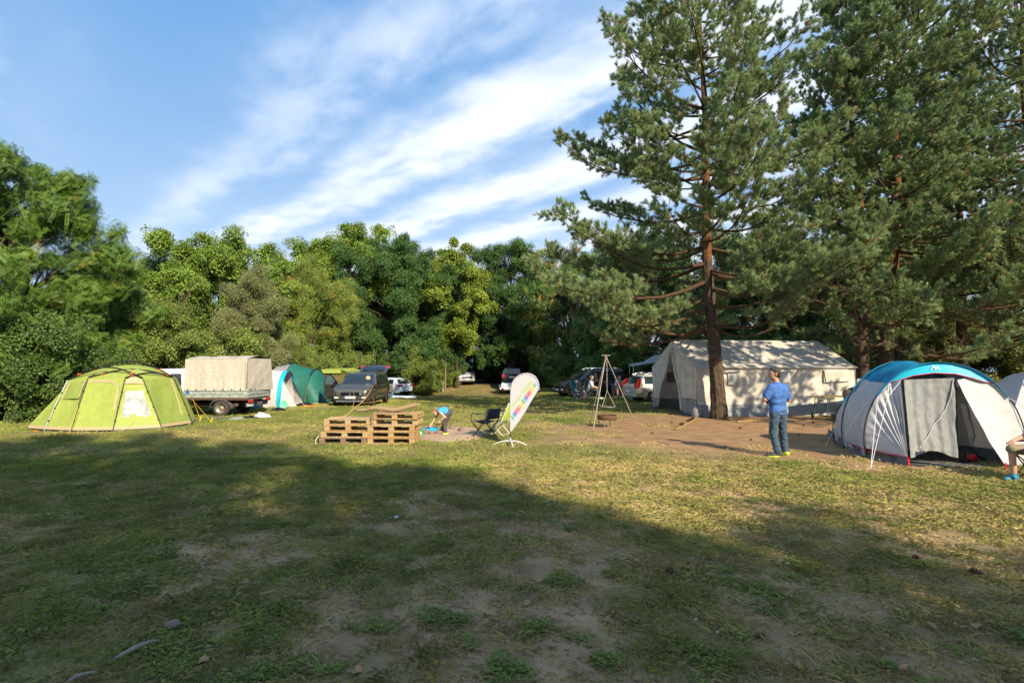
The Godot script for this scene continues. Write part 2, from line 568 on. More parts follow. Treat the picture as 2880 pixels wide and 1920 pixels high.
func blade_patch(n: int, size: float, hgt: float, wid: float, flat: float) -> ArrayMesh:
	var mb := MB.new()
	mb.smooth(true)
	for i in n:
		var p := Vector3(rng.randf_range(-size, size), -0.004, rng.randf_range(-size, size))
		var a := rng.randf() * TAU
		var side := Vector3(cos(a), 0, sin(a)) * wid * rng.randf_range(0.6, 1.3)
		var hh := hgt * rng.randf_range(0.4, 1.25)
		var lean := Vector3(rng.randfn(), 0, rng.randfn()) * hh * flat
		var mid := p + Vector3(0, hh * 0.6, 0) + lean * 0.35
		var tip := p + Vector3(0, hh * (1.0 - 0.25 * flat), 0) + lean
		mb.tri(p - side, mid, p + side)
		mb.tri(p + side * 0.6, mid + side * 0.6, tip)
	return mesh_of(mb, M.blade)

func weed_patch(n: int, size: float) -> ArrayMesh:
	var mb := MB.new()
	for i in n:
		var r := size * sqrt(rng.randf())
		var t := rng.randf() * TAU
		var p := Vector3(cos(t) * r, rng.randf_range(0.004, 0.035) * (1.2 - r / size), sin(t) * r)
		var a := t + rng.randf_range(-0.9, 0.9)
		var d := Vector3(cos(a), rng.randf_range(-0.1, 0.5), sin(a)).normalized() * rng.randf_range(0.014, 0.03)
		var s := d.cross(Vector3.UP).normalized() * d.length() * rng.randf_range(0.25, 0.38)
		var mid := p + d * 0.5 + Vector3(0, 0.003, 0)
		mb.tri(p, mid + s, p + d)
		mb.tri(p, p + d, mid - s)
	return mesh_of(mb, M.blade)

func make_grass() -> void:
	var kinds := [blade_patch(64, 0.15, 0.046, 0.0042, 0.9), blade_patch(56, 0.17, 0.032, 0.0036, 1.7)]
	var far_kind := blade_patch(80, 0.3, 0.05, 0.0065, 0.8)
	var xf := [[], [], []]
	var cl := [PackedColorArray(), PackedColorArray(), PackedColorArray()]
	for pass_ in 3:
		var step: float = [0.16, 0.2, 0.33][pass_]
		var d0: float = [2.6, 2.6, 10.5][pass_]
		var d1: float = [11.0, 10.5, 40.0][pass_]
		var z := -d0
		while z > -d1:
			var half := -z * 1.0 + 0.6
			var x := -half
			var st := step * (1.0 if pass_ < 2 else 0.8 + (-z) / 36.0)
			while x < half:
				var px := x + rng.randf_range(-0.5, 0.5) * st
				var pz := z + rng.randf_range(-0.5, 0.5) * st
				var m := ground_mix(px, pz)
				var tuft := n_fine.get_noise_2d(px * 0.8 + 77.0, pz * 0.8)
				var want := 0.0
				if pass_ == 1:
					want = m.y * 0.9 + m.z * 0.72
				else:
					want = m.x * 1.3 + m.y * 0.6 + m.z * 0.20 + tuft * 0.55
				want *= 1.0 - 0.8 * pine_floor(px, pz)
				if rng.randf() < want:
					var dry := rng.randf()
					var g := m.x / (m.x + m.y * 0.7 + m.z * 0.2 + 0.02) + 0.15 * m.z + 0.35 * tuft
					var c: Color
					if pass_ == 1:
						c = Color(0.48, 0.37, 0.22).lerp(Color(0.36, 0.29, 0.13), dry)
					else:
						c = Color(0.42, 0.33, 0.14).lerp(Color(0.15, 0.215, 0.04), clampf(g + 0.06 + (dry - 0.5) * 0.36, 0.0, 1.0))
					c = c * rng.randf_range(0.62, 1.35)
					var sc := rng.randf_range(0.7, 1.25) * (1.0 if pass_ != 2 else 0.85 + (-z) / 60.0)
					var b := Basis(Vector3.UP, rng.randf() * TAU).scaled(Vector3(1, rng.randf_range(0.7, 1.3), 1) * sc)
					xf[pass_].append(Transform3D(b, on(px, pz)))
					cl[pass_].append(Color(c.r, c.g, c.b))
				x += st
			z -= st
	var names := ["lawn_grass", "dry_grass", "meadow_grass"]
	var labels := ["short green grass growing in tufts on the trampled meadow", "dry straw coloured grass lying on bare soil", "yellow green mown grass of the far meadow"]
	for i in 3:
		var o := many(self, names[i], [kinds[0], kinds[1], far_kind][i], xf[i], cl[i])
		tag(o, labels[i], "grass")
		o.set_meta("kind", "stuff")
	# low leafy weeds in clumps on the worn foreground
	var wk := [weed_patch(34, 0.07), weed_patch(22, 0.05)]
	var wx := [[], []]
	var wc := [PackedColorArray(), PackedColorArray()]
	for i in 15000:
		var d := 2.7 + 9.0 * pow(rng.randf(), 1.2)
		var x := rng.randf_range(-1.0, 1.0) * (d + 0.5)
		var f := n_fine.get_noise_2d(x * 0.95 + 9.0, -d * 0.95) + 0.45 * n_mid.get_noise_2d(x - 90.0, -d)
		if f < 0.20 or pine_floor(x, -d) > 0.3:
			continue
		var k := rng.randi() % 2
		var b := Basis(Vector3.UP, rng.randf() * TAU).scaled(Vector3.ONE * rng.randf_range(0.7, 1.4))
		wx[k].append(Transform3D(b, on(x, -d)))
		var c := Color(0.12, 0.165, 0.03).lerp(Color(0.19, 0.235, 0.045), rng.randf())
		wc[k].append(c)
	for i in 2:
		var o := many(self, ["clover_weeds", "small_weeds"][i], wk[i], wx[i], wc[i])
		tag(o, ["dark green leafy weeds in clumps on the bare foreground soil", "small leafy weeds scattered between the clumps in the foreground"][i], "weeds")
		o.set_meta("kind", "stuff")

# ---------------------------------------------------------------- trees
func rand_dir() -> Vector3:
	var z := rng.randf_range(-1.0, 1.0)
	var a := rng.randf() * TAU
	var r := sqrt(1.0 - z * z)
	return Vector3(r * cos(a), z, r * sin(a))

func leaf_clump(n: int, rad: float, length: float, width: float) -> ArrayMesh:
	var mb := MB.new()
	for i in n:
		var p := rand_dir() * rad * pow(rng.randf(), 0.5)
		p.y *= 0.6
		var d := (p.normalized() + rand_dir() * 0.8 + Vector3(0, -0.35, 0)).normalized() * length * rng.randf_range(0.7, 1.2)
		var up := (Vector3.UP + rand_dir() * 0.7).normalized()
		var s := d.cross(up).normalized() * width * rng.randf_range(0.7, 1.15)
		var mid := p + d * 0.45
		mb.quad(p, mid + s + up * 0.012, p + d, mid - s + up * 0.012)
	return mesh_of(mb, M.leaf)

func frond_clump(n: int) -> ArrayMesh:
	# pinnate leaves of a locust tree
	var mb := MB.new()
	for i in n:
		var p := rand_dir() * 0.12
		var d := (rand_dir() + Vector3(0, -0.15, 0)).normalized()
		var side := d.cross(Vector3.UP + rand_dir() * 0.4).normalized()
		for k in 8:
			var t := 0.05 + k * 0.036
			var q := p + d * t + Vector3(0, -t * t * 1.2, 0)
			for s in [-1.0, 1.0]:
				var l: Vector3 = (side * s + d * 0.25 + Vector3(0, -0.2, 0)).normalized() * 0.062
				var w := d * 0.016
				mb.quad(q, q + l * 0.5 + w, q + l, q + l * 0.5 - w)
	return mesh_of(mb, M.leaf)

func needle_tuft(n: int, length: float, ndl: float, wid: float) -> ArrayMesh:
	var mb := MB.new()
	for i in n:
		var t := pow(float(i) / n, 0.8)
		var a := i * 2.399 + rng.randf_range(-0.3, 0.3)
		var p := Vector3(0, t * length, 0)
		var open := lerpf(1.15, 0.45, t) + rng.randf_range(-0.15, 0.15)
		var d := Vector3(cos(a) * sin(open), cos(open), sin(a) * sin(open)) * ndl * rng.randf_range(0.8, 1.15)
		var s := d.cross(Vector3(cos(a * 3.1), 0.3, sin(a * 3.1))).normalized() * wid
		mb.tri(p - s, p + d, p + s)
	return mesh_of(mb, M.needle)

func basis_to(d: Vector3, spin: float) -> Basis:
	var y := d.normalized()
	var x := y.cross(Vector3(0.13, 0.2, 0.97)).normalized()
	return Basis(x, y, x.cross(y)).rotated(y, spin)

var LEAF := {}

func make_leaf_meshes() -> void:
	rng.seed = 21
	LEAF.oak = leaf_clump(46, 0.32, 0.105, 0.038)
	LEAF.maple = leaf_clump(40, 0.34, 0.125, 0.052)
	LEAF.small = leaf_clump(54, 0.28, 0.068, 0.024)
	LEAF.narrow = leaf_clump(40, 0.28, 0.12, 0.014)
	LEAF.bush = leaf_clump(34, 0.22, 0.08, 0.031)
	LEAF.frond = frond_clump(5)
	LEAF.tuft = needle_tuft(44, 0.13, 0.105, 0.0046)
	LEAF.tuft_far = needle_tuft(40, 0.15, 0.10, 0.0065)

func trunk_mesh(pts: Array, radii: Array, sides: int, rough: float) -> MB:
	# a trunk with furrowed bark
	var mb := MB.new()
	var rows := []
	var n := pts.size()
	for i in n:
		var d: Vector3 = (pts[mini(i + 1, n - 1)] - pts[maxi(i - 1, 0)]).normalized()
		var sx := d.cross(Vector3.FORWARD).normalized()
		var sz := sx.cross(d)
		var ring := []
		for k in sides:
			var a := TAU * k / sides
			var q: Vector3 = pts[i]
			var f := n_fine.get_noise_3d(cos(a) * radii[i] * 9.0, q.y * 0.9 + 5.0 * q.x, sin(a) * radii[i] * 9.0)
			ring.append(q + (sx * cos(a) + sz * sin(a)) * radii[i] * (1.0 + rough * f))
		rows.append(ring)
	mb.grid(rows, true)
	return mb

func limb(a: Vector3, b: Vector3, sag: float, n := 5) -> Array:
	var out := []
	var w := rand_dir() * a.distance_to(b) * 0.07
	for i in n:
		var t := float(i) / (n - 1)
		out.append(a.lerp(b, t) + Vector3(0, -sag * 4.0 * t * (1.0 - t), 0) + w * sin(t * 5.0))
	return out

func broadleaf(called: String, label: String, at: Vector3, hgt: float, rad: float, base: float, kind: String, c0: Color, c1: Color, count: int, group := "", extra := {}) -> Node3D:
	var t := thing(called, label, extra.get("cat", "tree"), at, 0.0, group)
	var trunk_r: float = extra.get("r", 0.10 + hgt * 0.012)
	var lean: Vector3 = extra.get("lean", Vector3(rng.randf_range(-0.4, 0.4), 0, rng.randf_range(-0.4, 0.4)))
	var top := Vector3(0, hgt * 0.86, 0) + lean
	var pts := []
	var rr := []
	for i in 9:
		var s := i / 8.0
		pts.append(Vector3(0, -0.1, 0).lerp(top, s) + Vector3(sin(s * 5.0 + at.x) * 0.12, 0, cos(s * 4.0 + at.z) * 0.12) * s)
		rr.append(trunk_r * (1.0 - 0.85 * s) * (1.25 if i == 0 else 1.0))
	part(t, "trunk", trunk_mesh(pts, rr, 12, 0.25), extra.get("bark", M.bark_grey))
	var limbs := MB.new()
	var puffs := []
	var np: int = extra.get("puffs", 40)
	var shape: float = extra.get("shape", 0.6)
	for i in np:
		var s := (i + rng.randf()) / np
		var y := lerpf(base, hgt, s)
		var prof := pow(sin(PI * clampf(0.12 + 0.86 * s, 0.0, 1.0)), shape)
		var rr2 := rad * prof
		var a := i * 2.4 + rng.randf_range(-0.5, 0.5)
		var q := Vector3(cos(a), 0, sin(a)) * rr2 * sqrt(rng.randf_range(0.12, 1.0)) * rng.randf_range(0.75, 1.15) + Vector3(lean.x * s, y + rng.randf_range(-0.4, 0.4), lean.z * s)
		var pr: float = rad * rng.randf_range(0.11, 0.27) * extra.get("puff", 1.0) * (0.65 if s > 0.9 else 1.0)
		puffs.append([q, pr])
		for k in 4:
			# sprays that break the outline
			var sd := (Vector3(cos(a), rng.randf_range(-0.3, 0.9), sin(a)) + rand_dir() * 0.7).normalized()
			puffs.append([q + sd * pr * rng.randf_range(0.7, 1.9), pr * rng.randf_range(0.22, 0.6)])
		var from_s := clampf((y - rr2 * 0.55) / (hgt * 0.86), 0.1, 0.92)
		var a0: Vector3 = pts[int(from_s * 8.0)]
		limbs.tube(limb(a0, q, -0.12 * rr2, 5), [trunk_r * 0.34, trunk_r * 0.26, trunk_r * 0.2, trunk_r * 0.13, trunk_r * 0.05], 5, false)
	part(t, "limbs", limbs, extra.get("bark", M.bark_grey))
	var xf := []
	var cl := PackedColorArray()
	var total := 0.0
	for p in puffs:
		total += pow(p[1], 1.6)
	var up_bias: float = extra.get("up", 0.25)
	for p in puffs:
		var k := int(1.5 * count * pow(p[1], 1.6) / total)
		var tone := rng.randf()
		for i in k:
			var d := (rand_dir() + Vector3(0, up_bias, 0)).normalized()
			var r: float = p[1] * (0.3 + 0.7 * rng.randf() + 0.45 * pow(rng.randf(), 3.0) + (0.5 * rng.randf() if rng.randf() < 0.06 else 0.0))
			var q: Vector3 = p[0] + d * r * Vector3(1.15, 0.8, 1.15)
			# uneven growth: hollows and spurs instead of even balls
			var w := n_mid.get_noise_3d(q.x * 1.7 + at.x, q.y * 1.7, q.z * 1.7 + at.z)
			if w < -0.06 and rng.randf() < 0.82:
				continue
			q += d * 0.7 * maxf(w, 0.0) + Vector3(n_mid.get_noise_3d(q.x, q.y, q.z + 50.0), 0.0, n_mid.get_noise_3d(q.x + 50.0, q.y, q.z)) * 0.6
			if q.y + at.y < gh(at.x, at.z) + 0.05:
				continue
			var b := basis_to((d + rand_dir() * 0.5 + Vector3(0, 0.6, 0)).normalized(), rng.randf() * TAU).scaled(Vector3.ONE * rng.randf_range(0.75, 1.3) * extra.get("leaf", 1.0))
			xf.append(Transform3D(b, q))
			var c := c0.lerp(c1, clampf(tone * 0.5 + rng.randf() * 0.5, 0.0, 1.0))
			if extra.has("fleck") and rng.randf() < extra.fleck[1]:
				c = extra.fleck[0]
			cl.append(c * rng.randf_range(0.8, 1.2))
	many(t, "crown", LEAF[kind], xf, cl).set_meta("kind", "stuff")
	return t

func pine(called: String, label: String, at: Vector3, hgt: float, rad: float, base: float, dens: float, tr: float, o := {}) -> Node3D:
	var t := thing(called, label, "tree", at, 0.0, o.get("group", "scots pines at the right of the meadow"))
	var near: bool = o.get("near", false)
	var lean: Vector3 = o.get("lean", Vector3.ZERO)
	var bow: Vector3 = o.get("bow", Vector3(0.1, 0, 0.05))
	var spine := func(s: float) -> Vector3:
		return Vector3(0, s * hgt, 0) + lean * s + bow * sin(s * PI) + Vector3(sin(s * 11.0 + at.x), 0, cos(s * 9.0 + at.z)) * 0.05
	var rad_at := func(s: float) -> float:
		return tr * (pow(1.0 - s, 0.85) * 0.92 + 0.05) + tr * 0.35 * exp(-s * hgt * 2.2)
	var cut: float = o.get("cut", 0.36)
	for half in 2:
		var pts := []
		var rr := []
		var n := 46 if near else 22
		for i in n + 1:
			var s := lerpf(-0.008, cut, float(i) / n) if half == 0 else lerpf(cut, 1.0, float(i) / n)
			pts.append(spine.call(s))
			rr.append(rad_at.call(maxf(s, 0.0)) * (1.0 if half == 0 else 0.985))
		part(t, "trunk" if half == 0 else "upper_trunk", trunk_mesh(pts, rr, 44 if near else 16, 0.28 if half == 0 else 0.13), M.bark_low if half == 0 else M.bark_high)
	var boughs := MB.new()
	var twigs := MB.new()
	var xf := []
	var cl := PackedColorArray()
	var y := base
	var whorl := 0
	var dead_to: float = o.get("dead", base * 1.0)
	var blunt: float = o.get("blunt", 0.55)
	var specs := []
	while y < hgt - 0.2:
		var up := (y - base) / (hgt - base)
		var prof := pow(1.0 - up, blunt) * (0.85 + 0.15 * smoothstep(0.0, 0.14, up)) + 0.05
		var nb := 5 if up < 0.8 else 4
		for k in nb:
			if rng.randf() < 0.14:
				continue
			specs.append([y + rng.randf_range(-0.2, 0.2), whorl * 1.3 + TAU * k / nb + rng.randf_range(-0.4, 0.4), rad * prof * rng.randf_range(0.55, 1.18), lerpf(-0.06, 0.85, pow(up, 1.6)) + rng.randf_range(-0.14, 0.22)])
		y += lerpf(0.80, 0.42, up) * rng.randf_range(0.75, 1.25)
		whorl += 1
	specs.append_array(o.get("boughs", []))
	if true:
		for sp in specs:
			y = sp[0]
			var s: float = y / hgt
			var blen: float = sp[2]
			var rise: float = sp[3]
			var out := Vector3(cos(sp[1]), 0, sin(sp[1]))
			var p0: Vector3 = spine.call(s)
			var bp := []
			var br := []
			var side := Vector3(-out.z, 0, out.x) * rng.randf_range(-0.3, 0.3)
			var wob := rng.randf() * 6.0
			for i in 8:
				var q := i / 7.0
				bp.append(p0 + out * blen * q + side * blen * q * q + Vector3(0, blen * (rise * q - 0.10 * sin(q * PI) + 0.16 * q * q * q) + 0.04 * blen * sin(q * 7.0 + wob) * q, 0))
				br.append(lerpf(0.016 + 0.011 * blen, 0.006, q))
			boughs.tube(bp, br, 5, false)
			# side branches, their twigs, and on these the needles in pads
			var ns := int(clampf(blen * 2.9, 3, 15))
			for i in ns:
				var q := lerpf(0.28, 1.0, (i + rng.randf()) / ns)
				var fi := q * 7.0
				var i0 := mini(int(fi), 6)
				var c: Vector3 = bp[i0].lerp(bp[i0 + 1], fi - i0)
				var dirb: Vector3 = (bp[i0 + 1] - bp[i0]).normalized()
				var sd := Vector3(-dirb.z, 0, dirb.x).normalized() * (-1.0 if i % 2 else 1.0)
				var td := (dirb * rng.randf_range(0.5, 1.0) + sd * rng.randf_range(0.35, 1.0) + Vector3(0, rng.randf_range(-0.12, 0.45), 0)).normalized()
				var tl := (0.42 + 0.30 * blen * (1.1 - q)) * rng.randf_range(0.6, 1.2)
				var e := c + td * tl + Vector3(0, 0.08 * tl, 0)
				twigs.tube([c, c.lerp(e, 0.5) + Vector3(0, -0.04, 0), e], [0.010, 0.007, 0.004], 3, false)
				var bare := y < dead_to and rng.randf() < 0.6
				var k2 := int((3.0 + tl * 4.5) * dens)
				for j in k2:
					var w := lerpf(0.3, 1.0, (j + rng.randf()) / k2)
					var root := c.lerp(e, w)
					var wd := (td * 0.6 + rand_dir() * 0.8 + Vector3(0, 0.45, 0)).normalized()
					var wl := rng.randf_range(0.16, 0.38)
					var we := root + wd * wl
					if near or bare:
						twigs.tube([root, we], [0.005, 0.003], 3, false)
					if bare:
						continue
					for h in 5:
						var nd := (wd + Vector3(0, 0.35, 0) + rand_dir() * 0.8).normalized()
						var b := basis_to(nd, rng.randf() * TAU).scaled(Vector3.ONE * rng.randf_range(0.75, 1.2))
						xf.append(Transform3D(b, root.lerp(we, rng.randf_range(0.35, 1.0))))
						var col := Color(0.175, 0.275, 0.12).lerp(Color(0.30, 0.39, 0.165), rng.randf())
						if rng.randf() < 0.04:
							col = Color(0.30, 0.17, 0.07)
						cl.append(col * rng.randf_range(0.8, 1.2))
	part(t, "boughs", boughs, M.bough)
	part(t, "twigs", twigs, M.twig).set_meta("kind", "stuff")
	many(t, "crown", LEAF.tuft if near else LEAF.tuft_far, xf, cl).set_meta("kind", "stuff")
	return t

func make_trees() -> void:
	rng.seed = 77
	# the pines at the right
	pine("pine_tree", "tall scots pine with bare trunk standing before the white ridge tent", on(7.4, -19.3), 16.8, 5.0, 3.3, 1.6, 0.25, {blunt = 0.45, near = true, lean = Vector3(-0.35, 0, 0), bow = Vector3(-0.1, 0, 0), cut = 0.34, dead = 3.9, boughs = [[4.4, 3.3, 5.2, -0.12], [5.0, 2.95, 6.4, -0.10], [5.6, 3.5, 5.8, -0.02], [8.8, 3.05, 5.2, 0.16], [9.4, 3.35, 4.9, 0.18], [6.2, 0.3, 4.0, 0.0], [5.4, 1.2, 4.0, -0.04]]})
	pine("pine_tree", "left trunk of the twin pines rising behind the turquoise tunnel tent", on(14.9, -22.6), 18.0, 4.0, 3.6, 1.5, 0.27, {blunt = 0.75, lean = Vector3(-0.5, 0, 0.2), cut = 0.26, dead = 6.0})
	pine("pine_tree", "right trunk of the twin pines, orange barked and leaning right", on(15.6, -22.4), 19.5, 5.4, 2.9, 1.5, 0.30, {blunt = 0.5, lean = Vector3(1.0, 0, 0.3), cut = 0.2, dead = 4.0})
	pine("pine_tree", "slim pine with a crooked stem behind the twin pines", on(19.4, -27.0), 15.5, 4.3, 3.8, 0.9, 0.2, {lean = Vector3(0.7, 0, 0), bow = Vector3(0.4, 0, 0), cut = 0.2, dead = 5.0})
	pine("pine_tree", "dark pine trunk between the blue tent and right edge", on(21.6, -25.6), 17.0, 4.8, 4.4, 0.9, 0.26, {cut = 0.4, dead = 6.0})
	pine("pine_tree", "stout pine close to the right edge of the clearing", on(21.6, -22.0), 18.5, 5.2, 3.2, 1.0, 0.3, {cut = 0.4, dead = 4.5})
	# beyond the frame: the pine whose trunk and boughs shade the ridge tent
	pine("pine_tree", "pine standing outside the picture to the right", on(15.3, -11.2), 13.5, 2.7, 4.6, 0.8, 0.26, {lean = Vector3(0.5, 0, 0.5), cut = 0.4, dead = 5.0})
	# the left locust tree and its neighbours
	var yel := Color(0.403, 0.330, 0.043)
	broadleaf("locust_tree", "big locust tree with feathery leaves at the left edge", on(-20.0, -20.5), 9.7, 4.3, 0.8, "frond", Color(0.062, 0.135, 0.026), Color(0.147, 0.247, 0.032), 13000, "", {puffs = 90, puff = 0.8, shape = 0.75, fleck = [yel, 0.012], r = 0.2})
	broadleaf("locust_tree", "lower locust tree leaning over the lime green tent", on(-18.6, -23.5), 6.0, 2.3, 0.6, "frond", Color(0.062, 0.143, 0.026), Color(0.155, 0.255, 0.032), 6500, "", {puffs = 56, puff = 0.85, fleck = [yel, 0.012]})
	# the line of trees behind the cars
	var g := "broadleaf trees along the far side of the meadow"
	broadleaf("maple_tree", "bright green maple with round crown behind the pale truck", on(-19.8, -36.5), 10.6, 4.5, 3.0, "maple", Color(0.12, 0.21, 0.03), Color(0.20, 0.30, 0.035), 5000, g, {puffs = 44})
	broadleaf("willow_tree", "grey green willow with narrow leaves behind the truck cover", on(-14.3, -30.0), 7.0, 2.0, 0.8, "narrow", Color(0.186, 0.225, 0.094), Color(0.264, 0.285, 0.123), 3000, g, {puffs = 34, shape = 0.9, bark = M.bark_grey})
	broadleaf("ash_tree", "yellow green ash tree with loose crown behind the teal tent", on(-15.4, -40.5), 9.7, 3.9, 1.2, "small", Color(0.14, 0.21, 0.04), Color(0.24, 0.30, 0.05), 5200, g, {puffs = 46, fleck = [Color(0.465, 0.300, 0.072), 0.04]})
	broadleaf("maple_tree", "tall maple with bright pointed crown left of the dark oak", on(-15.0, -49.0), 14.4, 4.2, 4.6, "maple", Color(0.13, 0.22, 0.03), Color(0.21, 0.31, 0.035), 4600, g, {puffs = 40})
	broadleaf("oak_tree", "broad dark green oak behind the parked dark car", on(-10.0, -48.0), 12.9, 5.2, 0.8, "oak", Color(0.043, 0.105, 0.026), Color(0.085, 0.173, 0.041), 12000, g, {puffs = 76, puff = 0.95})
	broadleaf("maple_tree", "slim yellow green maple with pale stem beside wooden post", on(-5.0, -48.6), 12.8, 2.9, 3.6, "maple", Color(0.15, 0.23, 0.03), Color(0.25, 0.32, 0.04), 4200, g, {puffs = 36, r = 0.16})
	broadleaf("oak_tree", "dark oak with pointed top behind the trailer", on(0.0, -50.5), 13.2, 4.4, 2.6, "oak", Color(0.043, 0.108, 0.026), Color(0.093, 0.180, 0.041), 7000, g, {puffs = 52})
	broadleaf("locust_tree", "locust tree with reddish seed pods left of the tall pine", on(5.2, -47.5), 12.2, 4.4, 1.6, "frond", Color(0.070, 0.150, 0.032), Color(0.139, 0.225, 0.041), 6000, g, {puffs = 54, fleck = [Color(0.512, 0.240, 0.087), 0.10]})
	broadleaf("locust_tree", "young locust tree with thin bare stem behind the black car", on(6.9, -38.5), 5.6, 2.4, 2.0, "frond", Color(0.078, 0.180, 0.036), Color(0.124, 0.225, 0.043), 2600, g, {puffs = 26, r = 0.09})
	broadleaf("oak_tree", "dark oak behind the white ridge tent entrance", on(10.5, -41.0), 12.0, 4.8, 0.8, "oak", Color(0.034, 0.083, 0.020), Color(0.078, 0.150, 0.035), 6500, g, {puffs = 50})
	broadleaf("oak_tree", "dark oak behind the ridge of the white tent", on(18.5, -38.0), 11.0, 4.8, 0.6, "oak", Color(0.034, 0.083, 0.020), Color(0.078, 0.150, 0.032), 6000, g, {puffs = 50})
	broadleaf("oak_tree", "dark oak in the wood behind the turquoise tunnel tent", on(27.0, -36.0), 11.0, 5.0, 0.5, "oak", Color(0.046, 0.105, 0.020), Color(0.155, 0.210, 0.032), 6000, g, {puffs = 50})
	broadleaf("oak_tree", "oak in the wood at the far right edge", on(34.5, -33.0), 11.5, 5.0, 0.5, "oak", Color(0.046, 0.105, 0.020), Color(0.155, 0.210, 0.032), 5000, g, {puffs = 44})
	broadleaf("oak_tree", "oak in the second row behind the trailer and road", on(-3.0, -62.0), 11.5, 5.0, 0.4, "oak", Color(0.031, 0.075, 0.020), Color(0.078, 0.135, 0.029), 4600, g, {puffs = 44})
	broadleaf("oak_tree", "oak in the second row right of the road", on(6.0, -62.0), 11.0, 5.2, 0.4, "oak", Color(0.031, 0.075, 0.020), Color(0.078, 0.135, 0.029), 4600, g, {puffs = 44})
	var fill := Color(0.055, 0.10, 0.025)
	for a in [[-27.0, -40.0, 10.0, "oak far left behind the thicket and locust tree"], [-20.0, -52.0, 11.5, "oak in the second row behind the round maple"], [-10.0, -60.0, 12.0, "oak in the second row behind the dark oak"], [13.0, -54.0, 13.0, "oak in the second row behind the tent entrance"], [24.0, -48.0, 13.0, "oak in the second row behind the twin pines"]]:
		broadleaf("oak_tree", a[3], on(a[0], a[1]), a[2], 5.4, 0.5, "oak", fill, Color(0.10, 0.15, 0.035), 5200, g, {puffs = 48})
	# shrubs of the hedge
	var hg := "shrubs of the hedge round the meadow"
	var sh := [
		[-21.4, -19.6, 5.2, 2.9, "frond", "young locust thicket leafy to the ground at the left edge", 0],
		[-20.5, -17.6, 3.0, 2.0, "bush", "leafy bramble shrub left of the lime green tent", 0],
		[-17.4, -18.9, 3.4, 2.1, "bush", "dark leaved shrub behind the left end of lime tent", 0],
		[-15.6, -24.4, 3.5, 2.0, "bush", "rounded shrub behind the middle of lime tent", 1],
		[-17.0, -25.5, 4.6, 2.4, "small", "tall olive shrub behind the white truck cab", 1],
		[-15.4, -27.4, 3.8, 2.1, "bush", "yellowish shrub behind the truck cover, left side", 1],
		[-14.8, -32.8, 4.2, 2.1, "small", "olive shrub behind the truck cover, right side", 1],
		[-15.5, -31.5, 5.2, 2.5, "small", "high reddish olive thicket below the round maple", 2],
		[-21.5, -29.0, 5.6, 3.0, "small", "dense thicket between locust tree and round maple", 2],
		[-14.6, -36.5, 3.6, 2.0, "bush", "shrub behind the teal tent", 1],
		[-12.3, -38.2, 3.2, 2.0, "bush", "shrub behind the lime awning", 1],
		[-7.7, -43.8, 3.0, 1.7, "bush", "yellow green shrub right of the pale blue car", 1],
		[-7.1, -46.6, 2.8, 1.2, "bush", "shrub left of the wooden post", 1],
		[-9.6, -46.3, 3.0, 2.0, "bush", "shrub behind the pale blue car", 1],
		[-5.6, -49.0, 1.9, 0.9, "bush", "low shrub in front of the silver van", 1],
		[3.6, -47.5, 2.6, 1.8, "bush", "dark shrub right of the black estate car", 0],
		[4.4, -40.5, 2.4, 1.8, "bush", "dark shrub left of the black people carrier", 0],
		[8.4, -37.6, 3.0, 2.3, "bush", "dark shrub behind the black people carrier", 0],
		[12.2, -34.0, 3.4, 2.6, "bush", "dark shrub behind the tent entrance", 0],
		[16.4, -31.5, 3.4, 2.6, "bush", "dark shrub behind the middle of the ridge tent", 0],
		[20.6, -30.6, 3.6, 2.6, "bush", "shrub with sunlit leaves behind the twin pines", 2],
		[24.6, -29.4, 3.8, 2.6, "bush", "shrub with sunlit leaves behind the blue tent", 2],
		[28.0, -27.4, 4.0, 2.6, "bush", "shrub with sunlit leaves near the right edge", 2],
		[1.2, -54.5, 2.6, 2.2, "bush", "dark shrub beyond the road behind trailer", 0],
		[-2.2, -57.0, 3.0, 2.6, "bush", "dark shrub beyond the road", 0],
	]
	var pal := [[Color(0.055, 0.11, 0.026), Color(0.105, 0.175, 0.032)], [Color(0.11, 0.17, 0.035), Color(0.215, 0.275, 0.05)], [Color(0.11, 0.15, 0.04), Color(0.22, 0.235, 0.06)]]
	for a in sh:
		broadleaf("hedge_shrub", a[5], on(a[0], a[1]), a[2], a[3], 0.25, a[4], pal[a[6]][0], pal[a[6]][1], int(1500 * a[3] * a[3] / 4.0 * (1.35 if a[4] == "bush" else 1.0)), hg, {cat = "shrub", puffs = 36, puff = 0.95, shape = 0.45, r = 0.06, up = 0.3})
	# the trees behind the photographer, whose shade lies over the foreground
	var bg := "trees behind the photographer"
	for a in [[14.2, 16.4, 14.2, 3.2, 6.6], [12.0, 14.2, 15.2, 3.6, 6.8], [9.8, 15.6, 19.0, 4.2, 7.0], [6.0, 14.4, 19.8, 4.4, 7.0], [0.0, 14.0, 17.8, 4.2, 6.6], [-6.8, 12.4, 15.4, 3.6, 6.0], [3.4, 12.2, 13.6, 3.4, 6.4], [-2.4, 11.2, 13.0, 3.2, 6.0], [8.8, 12.4, 12.5, 3.0, 6.2]]:
		broadleaf("oak_tree", "oak standing behind the photographer, outside the picture", on(a[0], a[1]), a[2], a[3], a[4], "oak", Color(0.06, 0.11, 0.03), Color(0.10, 0.16, 0.04), 1750, bg, {puffs = 42, leaf = 1.35})
	make_bare_tree()

